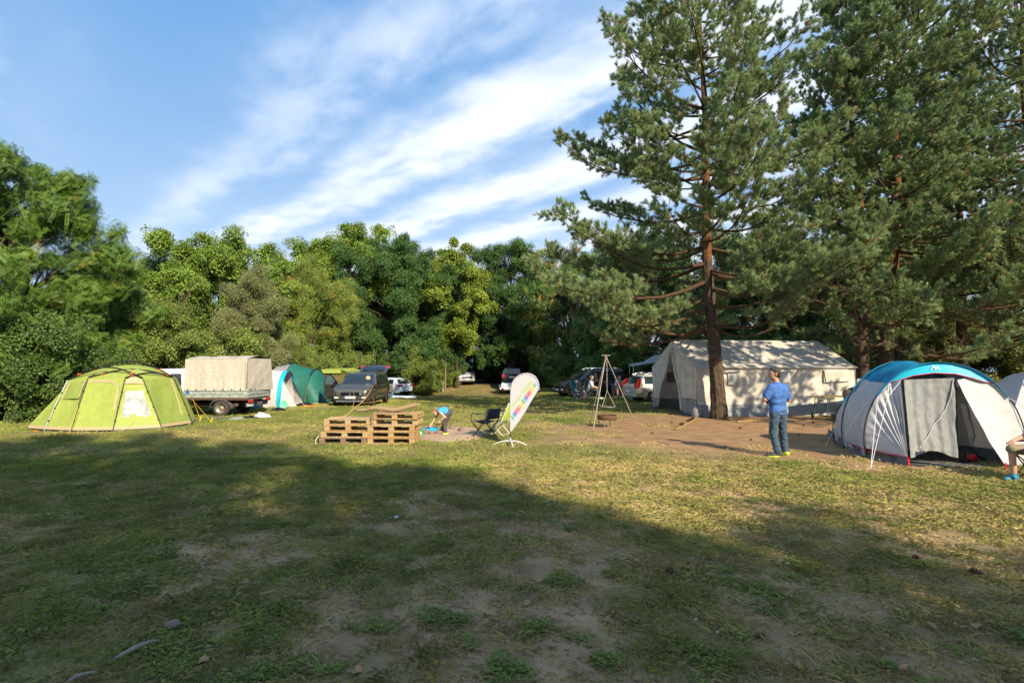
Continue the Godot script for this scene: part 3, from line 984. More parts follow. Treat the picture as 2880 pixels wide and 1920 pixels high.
func make_bare_tree() -> void:
	var t := thing("bare_tree", "leafless grey sapling between the locust tree and the hedge", "tree", on(-17.3, -27.0))
	var mb := MB.new()
	mb.tube(limb(Vector3(0, -0.1, 0), Vector3(0.3, 5.2, 0), 0.1), [0.06, 0.05, 0.04, 0.03, 0.02], 5)
	for i in 9:
		var a := Vector3(0.2, 2.6 + i * 0.3, 0)
		var b := a + Vector3(rng.randf_range(-0.4, 1.3), rng.randf_range(0.8, 1.6), rng.randf_range(-0.6, 0.6))
		mb.tube(limb(a, b, 0.1), [0.025, 0.02, 0.015, 0.011, 0.007], 4)
		for k in 4:
			var c := a.lerp(b, rng.randf_range(0.4, 1.0))
			mb.tube(limb(c, c + Vector3(rng.randf_range(-0.4, 0.6), rng.randf_range(0.1, 0.7), rng.randf_range(-0.4, 0.4)), 0.06, 4), [0.011, 0.009, 0.007, 0.005], 3)
	part(t, "trunk", mb, M.twig)

# ---------------------------------------------------------------- tents
func sheet(mb: MB, a: Vector3, b: Vector3, c: Vector3, d: Vector3, nu: int, nv: int, belly := 0.0, fold := 0.0, seed_ := 0.0, fr := 1.0) -> void:
	# cloth between the four corners a b c d, bellied and creased along its normal
	var n := (b - a).cross(d - a).normalized()
	var rows := []
	for j in nv + 1:
		var v := float(j) / nv
		var row := []
		for i in nu + 1:
			var u := float(i) / nu
			var p := a.lerp(b, u).lerp(d.lerp(c, u), v)
			var k := sin(PI * u) * sin(PI * v)
			var e := minf(1.0, 6.0 * minf(u, 1.0 - u) + 0.25) * minf(1.0, 6.0 * minf(v, 1.0 - v) + 0.1)
			var cr := n_fine.get_noise_3d(p.x * 1.4 * fr + seed_, p.y * 1.1 * fr, p.z * 1.4 * fr)
			cr += 0.8 * (0.22 - absf(n_fine.get_noise_3d((p.x * 0.9 + p.y * 0.7) * fr + seed_ + 31.0, (p.y * 0.5 - p.x * 0.3) * fr, p.z * 0.9 * fr)))
			row.append(p + n * (belly * k + fold * e * cr))
		rows.append(row)
	mb.grid(rows)

func arch(c: Vector3, l: Vector3, hw: float, h: float, t: float, low := 14.0) -> Vector3:
	# a point of a bent pole: t from 0 (left foot) to 1 (right foot)
	var a := deg_to_rad(lerpf(180.0 + low, -low, t))
	var k := sin(deg_to_rad(low))
	return c + l * hw / cos(deg_to_rad(low)) * cos(a) + Vector3.UP * h * (sin(a) + k) / (1.0 + k)

func arch_strip(mb: MB, c: Vector3, l: Vector3, hw: float, h: float, t0: float, t1: float, fwd: Vector3, grow: float, n := 20, low := 14.0) -> void:
	# a flat sleeve of cloth along the pole
	var rows := [[], []]
	for i in n + 1:
		var t := lerpf(t0, t1, float(i) / n)
		rows[0].append(arch(c - fwd, l, hw + grow, h + grow, t, low))
		rows[1].append(arch(c + fwd, l, hw + grow, h + grow, t, low))
	mb.grid(rows)

func arch_pole(mb: MB, c: Vector3, l: Vector3, hw: float, h: float, t0: float, t1: float, r: float, n := 16, low := 14.0) -> void:
	var p := []
	for i in n + 1:
		p.append(arch(c, l, hw, h, lerpf(t0, t1, float(i) / n), low))
	mb.tube(p, r, 6)

func loft(mb: MB, A: Array, B: Array, t0: float, t1: float, nt: int, nu: int, sag := 0.0, fold := 0.0, low := 14.0) -> void:
	# cloth between two poles, each [centre, across, half width, height]
	var rows := []
	for j in nu + 1:
		var u := float(j) / nu
		var row := []
		for i in nt + 1:
			var t := lerpf(t0, t1, float(i) / nt)
			var p := arch(A[0], A[1], A[2], A[3], t, low).lerp(arch(B[0], B[1], B[2], B[3], t, low), u)
			var mid: Vector3 = A[0].lerp(B[0], u) + Vector3.UP * 0.5
			var inw := (mid - p).normalized()
			row.append(p + inw * (sag * sin(PI * u) + fold * n_fine.get_noise_3d(p.x * 1.5, p.y * 1.5, p.z * 1.5)))
		rows.append(row)
	mb.grid(rows)

func make_lime_tent() -> void:
	var o := Vector3(-12.3, 0, -17.1)
	var t := thing("dome_tent", "lime green family tent with black outer poles and silver window", "tent", o)
	var F := [Vector3(-14.3, 0, -15.86), Vector3(-13.5, 0, -15.56), Vector3(-12.55, 0, -15.31), Vector3(-11.45, 0, -15.39), Vector3(-10.5, 0, -16.05), Vector3(-10.35, 0, -17.27), Vector3(-11.0, 0, -18.6), Vector3(-12.4, 0, -19.1), Vector3(-13.9, 0, -18.6), Vector3(-14.6, 0, -17.2)]
	var S := [Vector3(-13.55, 1.36, -16.35), Vector3(-13.28, 1.46, -16.0), Vector3(-12.62, 1.52, -15.92), Vector3(-11.58, 1.50, -15.98), Vector3(-11.22, 1.49, -16.22), Vector3(-10.92, 1.50, -17.2), Vector3(-11.3, 1.48, -18.0), Vector3(-12.4, 1.48, -18.4), Vector3(-13.5, 1.45, -18.0), Vector3(-13.8, 1.40, -17.1)]
	for i in 10:
		F[i] -= o
		S[i] -= o
	var top := Vector3(0.1, 1.93, 0)
	var names := ["left_end_panel", "flap_panel", "door_panel", "window_panel", "side_panel", "back_panel", "back_panel", "back_panel", "back_panel", "back_panel"]
	for i in 10:
		var j := (i + 1) % 10
		var mb := MB.new()
		var up := Vector3(0, 0.13, 0)
		sheet(mb, F[i] + up, F[j] + up, S[j], S[i], 10, 12, -0.05, 0.035, i * 3.0)
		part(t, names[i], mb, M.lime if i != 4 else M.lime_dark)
	# roof: a shallow dome on the shoulder line
	var roof := MB.new()
	var rows := []
	for k in 9:
		var q := k / 8.0
		var row := []
		for i in 20:
			var a: Vector3 = S[i / 2]
			var b: Vector3 = S[(i / 2 + 1) % 10]
			var p: Vector3 = a if i % 2 == 0 else a.lerp(b, 0.5)
			var e := p.lerp(top, q)
			e.y = p.y + (top.y - p.y) * (1.0 - (1.0 - q) * (1.0 - q)) + (-0.03 if i % 2 else 0.0) * sin(q * PI)
			row.append(e)
		rows.append(row)
	roof.grid(rows, true)
	part(t, "roof", roof, M.lime)
	# tan band and black mud flap along the foot
	var band := MB.new()
	var flap := MB.new()
	for i in 10:
		var j := (i + 1) % 10
		var out_i: Vector3 = F[i] * 1.008
		var out_j: Vector3 = F[j] * 1.008
		sheet(band, out_i + Vector3(0, 0.055, 0), out_j + Vector3(0, 0.055, 0), F[j] + Vector3(0, 0.15, 0), F[i] + Vector3(0, 0.15, 0), 6, 1, 0.0, 0.01, 1.0)
		sheet(flap, out_i * 1.012 + Vector3(0, 0.0, 0), out_j * 1.012, out_j + Vector3(0, 0.06, 0), out_i + Vector3(0, 0.06, 0), 6, 1, 0.0, 0.015, 4.0)
	part(t, "tan_band", band, M.tan)
	part(t, "mud_flap", flap, M.black)
	# legs of the outer poles
	for i in [1, 2, 3, 4, 5]:
		var a: Vector3 = S[i] * Vector3(1.02, 1.0, 1.02)
		var b: Vector3 = F[i] * 1.03 + Vector3(0, 0.0, 0)
		var mid := a.lerp(b, 0.5) + (b - Vector3.UP * b.y).normalized() * 0.02
		var mb := MB.new()
		mb.tube([a, mid, b], 0.015, 6)
		part(t, "pole_leg", mb, M.pole_dark if i != 1 else M.alu)
		for q in [0.25, 0.55, 0.8]:
			var cl := MB.new()
			cl.ball(a.lerp(b, q), Vector3.ONE * 0.03, Basis.IDENTITY, 4, 6)
			part(t, "pole_clip", cl, M.black)
	# poles crossing over the roof
	for pr in [[1, 4, 0.34], [2, 5, 0.24], [3, 5, 0.14], [9, 5, 0.56], [2, 7, 0.30]]:
		var p := []
		for k in 15:
			var q := k / 14.0
			var e: Vector3 = S[pr[0]].lerp(S[pr[1]], q)
			e.y += pr[2] * sin(q * PI) + 0.035
			p.append(e)
		var mb := MB.new()
		mb.tube(p, 0.024, 6)
		part(t, "roof_pole", mb, M.black)
		for k in [2, 12]:
			var bk := MB.new()
			bk.box(p[k], Vector3(0.10, 0.035, 0.06))
			part(t, "pole_buckle", bk, M.red_strap)
	# clear window with tan hood, between third and fourth pole
	var face := func(i: int, j: int, u: float, v: float, off: float) -> Vector3:
		var n: Vector3 = (F[j] - F[i]).cross(S[i] - F[i]).normalized()
		if n.dot(F[i]) < 0.0:
			n = -n
		return F[i].lerp(F[j], u).lerp(S[i].lerp(S[j], u), v) + n * off
	var win := MB.new()
	sheet(win, face.call(3, 4, 0.12, 0.2, 0.012), face.call(3, 4, 0.9, 0.2, 0.012), face.call(3, 4, 0.82, 0.76, 0.012), face.call(3, 4, 0.14, 0.76, 0.012), 16, 16, 0.0, 0.02, 2.0)
	part(t, "clear_window", win, M.clear)
	var hood := MB.new()
	sheet(hood, face.call(3, 4, -0.05, 0.9, 0.02), face.call(3, 4, 1.05, 0.9, 0.02), face.call(3, 4, 0.7, 1.04, 0.01), face.call(3, 4, 0.3, 1.04, 0.01), 6, 4, 0.05)
	part(t, "window_hood", hood, M.tan)
	# door outline on the big panel
	var zip := MB.new()
	var path := []
	for q in [[0.03, 0.94], [0.3, 0.95], [0.6, 0.95], [0.76, 0.92], [0.86, 0.84], [0.9, 0.7], [0.9, 0.5], [0.9, 0.3], [0.9, 0.1]]:
		path.append(face.call(2, 3, q[0], q[1], 0.02))
	for k in path.size() - 1:
		var a: Vector3 = path[k]
		var b: Vector3 = path[k + 1]
		var w: Vector3 = (b - a).cross(Vector3(0, 0, 1)).normalized() * 0.035
		zip.quad(a + w, b + w, b - w, a - w)
	part(t, "door_binding", zip, M.tan)
	var wf := MB.new()
	sheet(wf, face.call(1, 2, 0.12, 0.62, 0.02), face.call(1, 2, 0.82, 0.62, 0.02), face.call(1, 2, 0.9, 0.95, 0.02), face.call(1, 2, 0.2, 0.95, 0.02), 5, 5, 0.03, 0.02)
	part(t, "window_flap", wf, M.lime_dark)
	for u in [0.14, 0.85]:
		var sb := MB.new()
		var d := 0.045
		sb.quad(face.call(1, 2, u, 0.62, 0.045), face.call(1, 2, u + d, 0.62, 0.045), face.call(1, 2, u + d + 0.06, 0.95, 0.045), face.call(1, 2, u + 0.06, 0.95, 0.045))
		part(t, "flap_binding", sb, M.tan)
	var sz := MB.new()
	for k in 7:
		var q := k / 6.0
		var a: Vector3 = face.call(4, 5, 0.78 + 0.1 * sin(q * 1.5), 0.06 + 0.13 * k, 0.02)
		var b: Vector3 = face.call(4, 5, 0.78 + 0.1 * sin((q + 0.16) * 1.5), 0.06 + 0.13 * (k + 1), 0.02)
		sz.rod(a, b, 0.02, 5)
	part(t, "side_door_binding", sz, M.tan)
	# guy lines with yellow runners
	for a in [[F[2] * 1.0 + Vector3(0.15, 0.75, 0.02), F[2] + Vector3(0.1, 0, 0.22)], [F[3] + Vector3(0.45, 0.35, -0.2), F[3] + Vector3(0.3, 0, 0.1)]]:
		var g := MB.new()
		g.rod(a[0], a[1], 0.006, 4)
		part(t, "guy_line", g, M.yellow)
	for p in [[-13.72, -15.45], [-12.55, -15.15]]:
		var g := MB.new()
		g.cbox(Vector3(p[0], 0.02, p[1]) - o, Vector3(0.16, 0.03, 0.05), 0.008)
		part(t, "peg_strap", g, M.orange)

func make_ridge_tent() -> void:
	var o := Vector3(6.9, 0, -19.95)
	var t := thing("ridge_tent", "large white canvas ridge tent behind the tall pine", "tent", o)
	var u := Vector3(0.9927, 0, -0.12)
	var v := Vector3(-0.15, 0, -0.9887)
	var L := 6.5
	var W := 4.0
	var eave := 1.84
	var ridge := 2.95
	var P := func(a: float, b: float, y: float) -> Vector3: return u * a + v * b + Vector3.UP * y
	var fl := MB.new()
	sheet(fl, P.call(0.05, 0.05, 0.012), P.call(L - 0.05, 0.05, 0.012), P.call(L - 0.05, W - 0.05, 0.012), P.call(0.05, W - 0.05, 0.012), 8, 6)
	part(t, "floor_sheet", fl, M.ground_sheet)
	var mb := MB.new()
	sheet(mb, P.call(0, 0, 0.42), P.call(L, 0.0, 0.42), P.call(L, 0.06, eave), P.call(0, 0.06, eave), 60, 18, -0.05, 0.06, 3.0)
	part(t, "front_wall", mb, M.canvas)
	mb = MB.new()
	sheet(mb, P.call(-0.04, -0.07, eave - 0.02), P.call(L + 0.04, -0.07, eave - 0.02), P.call(L - 0.05, W * 0.5, ridge), P.call(0.0, W * 0.5, ridge + 0.01), 50, 16, -0.07, 0.05, 9.0)
	part(t, "front_roof", mb, M.canvas)
	mb = MB.new()
	sheet(mb, P.call(L + 0.04, W + 0.07, eave - 0.02), P.call(-0.04, W + 0.07, eave - 0.02), P.call(0.0, W * 0.5, ridge + 0.01), P.call(L - 0.05, W * 0.5, ridge), 24, 8, -0.07, 0.05, 5.0)
	part(t, "back_roof", mb, M.canvas)
	mb = MB.new()
	sheet(mb, P.call(L, W, 0.42), P.call(0, W, 0.42), P.call(0, W - 0.03, eave), P.call(L, W - 0.03, eave), 30, 8, -0.05, 0.05, 7.0)
	part(t, "back_wall", mb, M.canvas)
	# far gable
	mb = MB.new()
	sheet(mb, P.call(L, 0, 0.0), P.call(L, W, 0.0), P.call(L, W, eave), P.call(L, 0, eave), 8, 8, 0.0, 0.05)
	mb.tri(P.call(L, 0, eave), P.call(L - 0.03, W * 0.5, ridge), P.call(L, W, eave))
	part(t, "far_gable", mb, M.canvas)
	# entrance gable: two flaps drawn apart under the ridge
	var top := 0.50
	for s in [0, 1]:
		mb = MB.new()
		var e0: float = 0.0 if s == 0 else W
		var q0: float = 0.95 if s == 0 else W - 0.5
		var outb := -0.08
		var rows := []
		for j in 19:
			var y := ridge * j / 18.0
			var row := []
			var edge: float = e0 if y < eave else lerpf(e0, W * 0.5, (y - eave) / (ridge - eave))
			var open_: float = lerpf(q0, W * 0.5, clampf(y / (ridge - 0.32), 0.0, 1.0)) if y < ridge - 0.32 else W * 0.5
			open_ += (0.05 * sin(y * 5.0) if y < 2.0 else 0.0) * (1.0 if s == 0 else -1.0)
			for i in 13:
				var q := i / 12.0
				var b := lerpf(edge, open_, q)
				var fold := 0.06 * sin(q * 17.0 + y * 0.8) * (1.0 - y / ridge) * q + 0.04 * n_fine.get_noise_3d(b * 1.6, y, s * 9.0)
				row.append(P.call(outb * (1.0 - y / ridge) * (0.3 + q) - fold, b, y))
			rows.append(row)
		var cut := 4 if s == 0 else 3
		mb.grid(rows.slice(cut))
		part(t, "door_flap", mb, M.canvas)
		var sk := MB.new()
		sk.grid(rows.slice(0, cut + 1))
		var toe := []
		for p in rows[0]:
			toe.append(p + Vector3(-0.22 * (0.4 + 0.6 * sin(p.z * 3.0) * sin(p.z * 3.0)), 0.015, 0.1 if s == 0 else -0.05))
		sk.grid([rows[0], toe])
		part(t, "door_skirt", sk, M.skirt)
		var roll := MB.new()
		var rp := []
		for j in range(1, 17):
			rp.append(rows[j][12] + Vector3(-0.03, 0, 0))
		roll.tube(rp, 0.05, 7)
		part(t, "rolled_edge", roll, M.canvas)
	# plastic skirt
	mb = MB.new()
	sheet(mb, P.call(-0.02, -0.16, 0.0), P.call(L + 0.02, -0.14, 0.0), P.call(L, -0.015, 0.46), P.call(0, -0.015, 0.44), 70, 8, 0.0, 0.09, 31.0)
	part(t, "front_skirt", mb, M.skirt)
	mb = MB.new()
	sheet(mb, P.call(0, W + 0.1, 0.0), P.call(L, W + 0.1, 0.0), P.call(L, W + 0.01, 0.46), P.call(0, W + 0.01, 0.46), 20, 4, 0.0, 0.06, 3.0)
	part(t, "back_skirt", mb, M.skirt)
	mb = MB.new()
	mb.ball(P.call(-0.05, -0.1, 0.12), Vector3(0.22, 0.28, 0.2), Basis.IDENTITY, 6, 9)
	part(t, "gathered_skirt", mb, M.skirt)
	# ridge and eave ropes, frame poles
	mb = MB.new()
	mb.rod(P.call(0, W * 0.5, ridge - 0.05), P.call(L, W * 0.5, ridge - 0.05), 0.03)
	part(t, "ridge_pole", mb, M.plank)
	for a in [L - 0.15]:
		mb = MB.new()
		mb.rod(P.call(a, W * 0.5, 0), P.call(a, W * 0.5, ridge - 0.06), 0.025)
		part(t, "upright_pole", mb, M.plank)
	# windows with rolled blinds
	for a in [[1.30, 0.34], [3.36, 0.34]]:
		var w := Node3D.new()
		w.name = "window"
		t.add_child(w, true)
		var a0: float = a[0]
		var a1: float = a[0] + a[1]
		mb = MB.new()
		for r in [[a0 - 0.05, a0], [a1, a1 + 0.05]]:
			mb.quad(P.call(r[0], -0.012, 1.20), P.call(r[1], -0.012, 1.20), P.call(r[1], 0.005, 1.66), P.call(r[0], 0.005, 1.66))
		for y in [1.20, 1.42, 1.63]:
			mb.quad(P.call(a0, -0.014, y), P.call(a1, -0.014, y), P.call(a1, -0.012, y + 0.035), P.call(a0, -0.012, y + 0.035))
		part(w, "window_frame", mb, M.canvas)
		for y in [1.235, 1.455]:
			mb = MB.new()
			mb.quad(P.call(a0, -0.006, y), P.call(a1, -0.006, y), P.call(a1, -0.004, y + 0.175), P.call(a0, -0.004, y + 0.175))
			part(w, "pane", mb, M.pane)
		mb = MB.new()
		mb.tube([P.call(a0 - 0.22, -0.05, 1.70), P.call(a0 + 0.1, -0.07, 1.69), P.call(a1 + 0.14, -0.06, 1.71)], [0.03, 0.04, 0.03], 7)
		part(w, "rolled_blind", mb, M.canvas)
	# closed window flap at the right, and seams
	mb = MB.new()
	mb.rod(P.call(5.15, -0.02, 1.70), P.call(5.22, -0.03, 1.22), 0.012, 4)
	mb.rod(P.call(5.22, -0.03, 1.26), P.call(6.2, -0.03, 1.30), 0.006, 4)
	part(t, "flap_cord", mb, M.black)
	mb = MB.new()
	mb.quad(P.call(5.16, -0.012, 1.26), P.call(6.2, -0.012, 1.28), P.call(6.18, -0.0, 1.76), P.call(5.14, -0.0, 1.76))
	part(t, "closed_flap", mb, M.canvas)
	# window in the back wall seen through the entrance
	var bw := Node3D.new()
	bw.name = "window"
	t.add_child(bw, true)
	mb = MB.new()
	mb.quad(P.call(0.62, W - 0.10, 1.18), P.call(1.28, W - 0.10, 1.18), P.call(1.28, W - 0.10, 1.60), P.call(0.62, W - 0.10, 1.60))
	part(bw, "pane", mb, M.glass_light)
	mb = MB.new()
	mb.rod(P.call(0.95, W - 0.12, 1.18), P.call(0.95, W - 0.12, 1.6), 0.012, 4)
	for y in [1.18, 1.6]:
		mb.rod(P.call(0.6, W - 0.12, y), P.call(1.3, W - 0.12, y), 0.014, 4)
	part(bw, "window_frame", mb, M.brown_cloth)
	# stencilled marks by the entrance
	for a in [["J", 0.36], ["I", 0.46]]:
		letters(t, a[0], P.call(-0.16, a[1], 0.62), Basis(-v, Vector3.UP, -u), 0.12, M.black)
	letters(t, "n", P.call(-0.2, W - 0.35, 0.62), Basis(-v, Vector3.UP, -u), 0.14, M.black)

func letters(parent: Node, text: String, at: Vector3, b: Basis, size: float, m: Material, called := "lettering") -> MeshInstance3D:
	var tm := TextMesh.new()
	var f := SystemFont.new()
	f.font_names = PackedStringArray(["Droid Sans"])
	f.font_weight = 700
	tm.font = f
	tm.text = text
	tm.font_size = 32
	tm.pixel_size = size / 24.0
	tm.depth = 0.004
	tm.material = m
	var o := MeshInstance3D.new()
	o.name = called
	o.mesh = tm
	o.transform = Transform3D(b, at)
	parent.add_child(o, true)
	return o

func make_blue_tent() -> void:
	var o := Vector3(8.5, 0, -10.6)
	var t := thing("tunnel_tent", "grey and turquoise tunnel tent with open door at right", "tent", o)
	var ax := Vector3(0.25, 0, -0.968)
	var l := Vector3(0.968, 0, 0.25)
	var P := func(a: float, y: float, f: float) -> Vector3: return l * a - ax * f + Vector3.UP * y
	var A1 := [Vector3.ZERO, l, 1.30, 1.96]
	var A2 := [ax * 1.5, l, 1.24, 2.0]
	var A3 := [ax * 2.6, l, 1.10, 1.45]
	var A4 := [ax * 4.05, l, 0.86, 0.10]
	var mb := MB.new()
	# grey sides of the tunnel
	for s in [[0.0, 0.30], [0.70, 1.0]]:
		mb = MB.new()
		loft(mb, A1, A2, s[0], s[1], 14, 14, 0.06, 0.05)
		part(t, "side_wall", mb, M.white_fly)
		mb = MB.new()
		loft(mb, A2, A3, s[0], s[1], 14, 10, 0.05, 0.04)
		part(t, "rear_side_wall", mb, M.white_fly)
	mb = MB.new()
	loft(mb, A1, A2, 0.30, 0.70, 16, 14, 0.07, 0.07)
	part(t, "roof", mb, M.fly_dark)
	mb = MB.new()
	loft(mb, A2, A3, 0.30, 0.70, 16, 10, 0.05, 0.05)
	part(t, "rear_roof", mb, M.fly_dark)
	mb = MB.new()
	loft(mb, A3, A4, 0.0, 1.0, 24, 12, 0.10, 0.03)
	part(t, "rear_end", mb, M.fly_blue)
	# sleeves and poles
	var k := 0
	for a in [A1, A2, A3]:
		mb = MB.new()
		arch_strip(mb, a[0], l, a[2], a[3], 0.235, 0.765, ax * (0.075 if k < 2 else 0.12), 0.012, 26)
		part(t, "pole_sleeve", mb, M.fly_blue)
		for s in [[0.0, 0.24], [0.76, 1.0]]:
			mb = MB.new()
			arch_pole(mb, a[0], l, a[2] + 0.03, a[3], s[0], s[1], 0.012, 10)
			part(t, "pole", mb, M.pole_dark)
		k += 1
	# mud flap
	mb = MB.new()
	var feet := [P.call(-0.84, 0, 0.6), arch(A1[0], l, A1[2], A1[3], 0.0), arch(A2[0], l, A2[2], A2[3], 0.0), arch(A3[0], l, A3[2], A3[3], 0.0), arch(A4[0], l, A4[2], A4[3], 0.0)]
	for i in 4:
		sheet(mb, feet[i] * 1.015 + Vector3(0, 0.0, 0), feet[i + 1] * 1.015, feet[i + 1] * 0.995 + Vector3(0, 0.17, 0), feet[i] * 0.995 + Vector3(0, 0.17, 0), 14, 4, 0.05, 0.07, i * 5.0)
	part(t, "mud_flap", mb, M.ground_sheet)
	mb = MB.new()
	for i in 4:
		mb.rod(feet[i] + Vector3(0, 0.17, 0), feet[i + 1] + Vector3(0, 0.17, 0), 0.009, 5)
	part(t, "red_piping", mb, M.trim_red)
	# hood over the door with the red edge
	mb = MB.new()
	var edge := []
	var rows := [[], []]
	var low := [[-1.0, 1.66], [-0.74, 1.60], [-0.55, 1.68], [-0.27, 1.745], [0.0, 1.73], [0.27, 1.60], [0.62, 1.62], [0.86, 1.62]]
	var prof := [[0.0, -0.90, 1.56], [0.12, -0.74, 1.60], [0.3, -0.5, 1.70], [0.45, -0.15, 1.755], [0.6, 0.2, 1.74], [0.75, 0.5, 1.66], [0.88, 0.72, 1.585], [1.0, 0.90, 1.56]]
	for p in prof:
		var tt := lerpf(0.300, 0.700, p[0])
		rows[0].append(arch(A1[0], l, A1[2] + 0.012, A1[3] + 0.012, tt))
		var e: Vector3 = P.call(p[1], p[2], 0.12 * sin(PI * p[0]))
		rows[1].append(e)
		edge.append(e)
	mb.grid(rows)
	part(t, "door_hood", mb, M.fly_blue)
	mb = MB.new()
	mb.tube(edge, 0.010, 5)
	part(t, "hood_piping", mb, M.trim_red)
	# white zigzag emblem on the hood
	mb = MB.new()
	var zx := [[-0.095, -0.035], [-0.03, 0.055], [-0.012, -0.03], [0.03, 0.035], [0.045, -0.02], [0.095, -0.005]]
	for i in 5:
		var a: Vector3 = P.call(-0.10 + zx[i][0], 1.85 + zx[i][1], 0.085 - zx[i][1] * 0.35)
		var b: Vector3 = P.call(-0.10 + zx[i + 1][0], 1.85 + zx[i + 1][1], 0.085 - zx[i + 1][1] * 0.35)
		var w := Vector3(0.012, 0.004, 0.0)
		mb.quad(a - w, b - w, b + w, a + w)
	part(t, "zigzag_emblem", mb, M.white)
	# left front panel, gathered at the peg
	mb = MB.new()
	var grid_rows := []
	for i in 65:
		var q := i / 64.0
		var row := []
		var ta := lerpf(0.04, 0.31, minf(q / 0.8, 1.0))
		for j in 17:
			var s := j / 16.0
			var a := arch(A1[0], l, A1[2], A1[3], ta)
			if q > 0.8:
				a = arch(A1[0], l, A1[2], A1[3], 0.31).lerp(P.call(-0.74, 1.6, 0.15), (q - 0.8) / 0.2)
			var b: Vector3 = P.call(-0.84, 0.12, 0.60)
			var p := a.lerp(b, s)
			p += (l * -0.3 - ax).normalized() * (0.032 * sin(q * 58.0 + 1.5 * sin(q * 9.0)) * sin(PI * s) * smoothstep(0.15, 0.5, q) - 0.05 * sin(PI * s) + 0.03 * n_fine.get_noise_3d(p.x * 2.0, p.y * 2.0, p.z))
			row.append(p)
		grid_rows.append(row)
	mb.grid(grid_rows)
	part(t, "left_front_panel", mb, M.white_fly)
	# right front panel: door flap drawn aside
	mb = MB.new()
	grid_rows = []
	for i in 17:
		var q := i / 16.0
		var row := []
		var ta := lerpf(1.0, 0.66, q)
		for j in 13:
			var s := j / 12.0
			var a := arch(A1[0], l, A1[2], A1[3], ta)
			var b: Vector3 = P.call(0.70, 0.10, 0.60).lerp(P.call(0.22, 1.62, 0.15), q)
			b -= Vector3.UP * 0.10 * sin(PI * q)
			var p := a.lerp(b, s)
			p += (l * 0.3 - ax).normalized() * (-0.05 * sin(PI * s) + 0.02 * sin(s * 11.0 + q * 4.0) * (1.0 - q) + 0.03 * n_fine.get_noise_3d(p.x * 2.0, p.y * 2.0, p.z + 7.0))
			row.append(p)
		grid_rows.append(row)
	mb.grid(grid_rows)
	part(t, "right_front_panel", mb, M.white_fly)
	# wrinkled inner curtain of the door
	mb = MB.new()
	grid_rows = []
	for j in 41:
		var v := j / 40.0
		var row := []
		for i in 49:
			var u := i / 48.0
			var foot := 0.12 + 0.13 * pow(sin(PI * clampf(u * 1.05, 0.0, 1.0)), 1.5)
			var y := lerpf(foot, lerpf(1.62, 1.66, u), v)
			var hang := 0.022 * sin(u * 27.0 + 1.2 * sin(v * 3.0)) * (1.0 - 0.75 * v) + 0.02 * n_fine.get_noise_3d(u * 2.6, v * 1.2, 4.0)
			hang += 0.035 * (0.2 - absf(n_fine.get_noise_3d(u * 1.2 + v * 1.3, v * 0.9 - u * 0.7, 9.0)))
			row.append(P.call(lerpf(-0.72 + 0.04 * v, 0.20, u), y, lerpf(lerpf(0.40, 0.10, u), lerpf(0.12, 0.10, u), v) + hang - 0.05 * sin(PI * u) * sin(PI * v)))
		grid_rows.append(row)
	mb.grid(grid_rows)
	part(t, "door_curtain", mb, M.grey_mesh)
	mb = MB.new()
	var seam := []
	for i in 13:
		var q := i / 12.0
		var cell: Vector3 = grid_rows[int(lerpf(3.0, 39.0, 1.0 - q))][int(lerpf(46.0, 10.0, pow(q, 1.8)))]
		seam.append(cell - ax * 0.012)
	mb.tube(seam, 0.011, 5)
	part(t, "curtain_seam", mb, M.white_fly)
	mb = MB.new()
	mb.rod(P.call(0.205, 0.1, 0.10), P.call(0.205, 1.66, 0.10), 0.012, 5)
	part(t, "curtain_zip", mb, M.black)
	# floor, inner walls
	mb = MB.new()
	mb.quad(P.call(-0.84, 0.015, 0.6), P.call(0.7, 0.015, 0.6), P.call(1.28, 0.015, 0.0), P.call(-1.28, 0.015, 0.0))
	mb.quad(P.call(-1.28, 0.015, 0.0), P.call(1.28, 0.015, 0.0), P.call(1.2, 0.015, -2.6), P.call(-1.2, 0.015, -2.6))
	part(t, "floor_sheet", mb, M.ground_sheet)
	mb = MB.new()
	sheet(mb, P.call(-1.2, 0.02, -1.5), P.call(1.22, 0.02, -1.5), P.call(0.95, 1.6, -1.52), P.call(-0.95, 1.6, -1.52), 16, 10, 0.0, 0.06, 3.0)
	part(t, "inner_wall", mb, M.white_fly)
	mb = MB.new()
	mb.quad(P.call(0.62, 1.12, -0.75), P.call(1.10, 1.06, -0.75), P.call(1.0, 1.42, -0.75), P.call(0.66, 1.46, -0.75))
	part(t, "side_window", mb, M.pane)
	mb = MB.new()
	sheet(mb, P.call(0.25, 0.02, -0.9), P.call(1.25, 0.02, -0.2), P.call(1.25, 0.24, -0.2), P.call(0.25, 0.28, -0.9), 8, 3, 0.0, 0.05, 1.0)
	part(t, "floor_tub", mb, M.ground_sheet)
	# guy lines
	var peg: Vector3 = Vector3(6.62, 0, -9.93) - o
	var lines := [[P.call(-0.74, 1.60, 0.15), Vector3(7.2, 1.30, -10.25) - o], [Vector3(7.2, 1.30, -10.25) - o, peg], [arch(A1[0], l, A1[2], A1[3], 0.235), peg], [arch(A1[0], l, A1[2], A1[3], 0.30), Vector3(7.2, 1.30, -10.25) - o], [arch(A1[0], l, A1[2], A1[3], 0.765), Vector3(10.9, 0.0, -9.0) - o], [arch(A2[0], l, A2[2], A2[3], 0.235), Vector3(7.35, 0.0, -12.6) - o]]
	for a in lines:
		mb = MB.new()
		mb.rod(a[0], a[1], 0.006, 4)
		part(t, "guy_line", mb, M.white)
	mb = MB.new()
	mb.cbox(P.call(-0.84, 0.06, 0.615), Vector3(0.03, 0.16, 0.02), 0.006)
	part(t, "peg_loop", mb, M.red)
	mb = MB.new()
	mb.cbox(P.call(0.70, 0.06, 0.615), Vector3(0.03, 0.14, 0.02), 0.006)
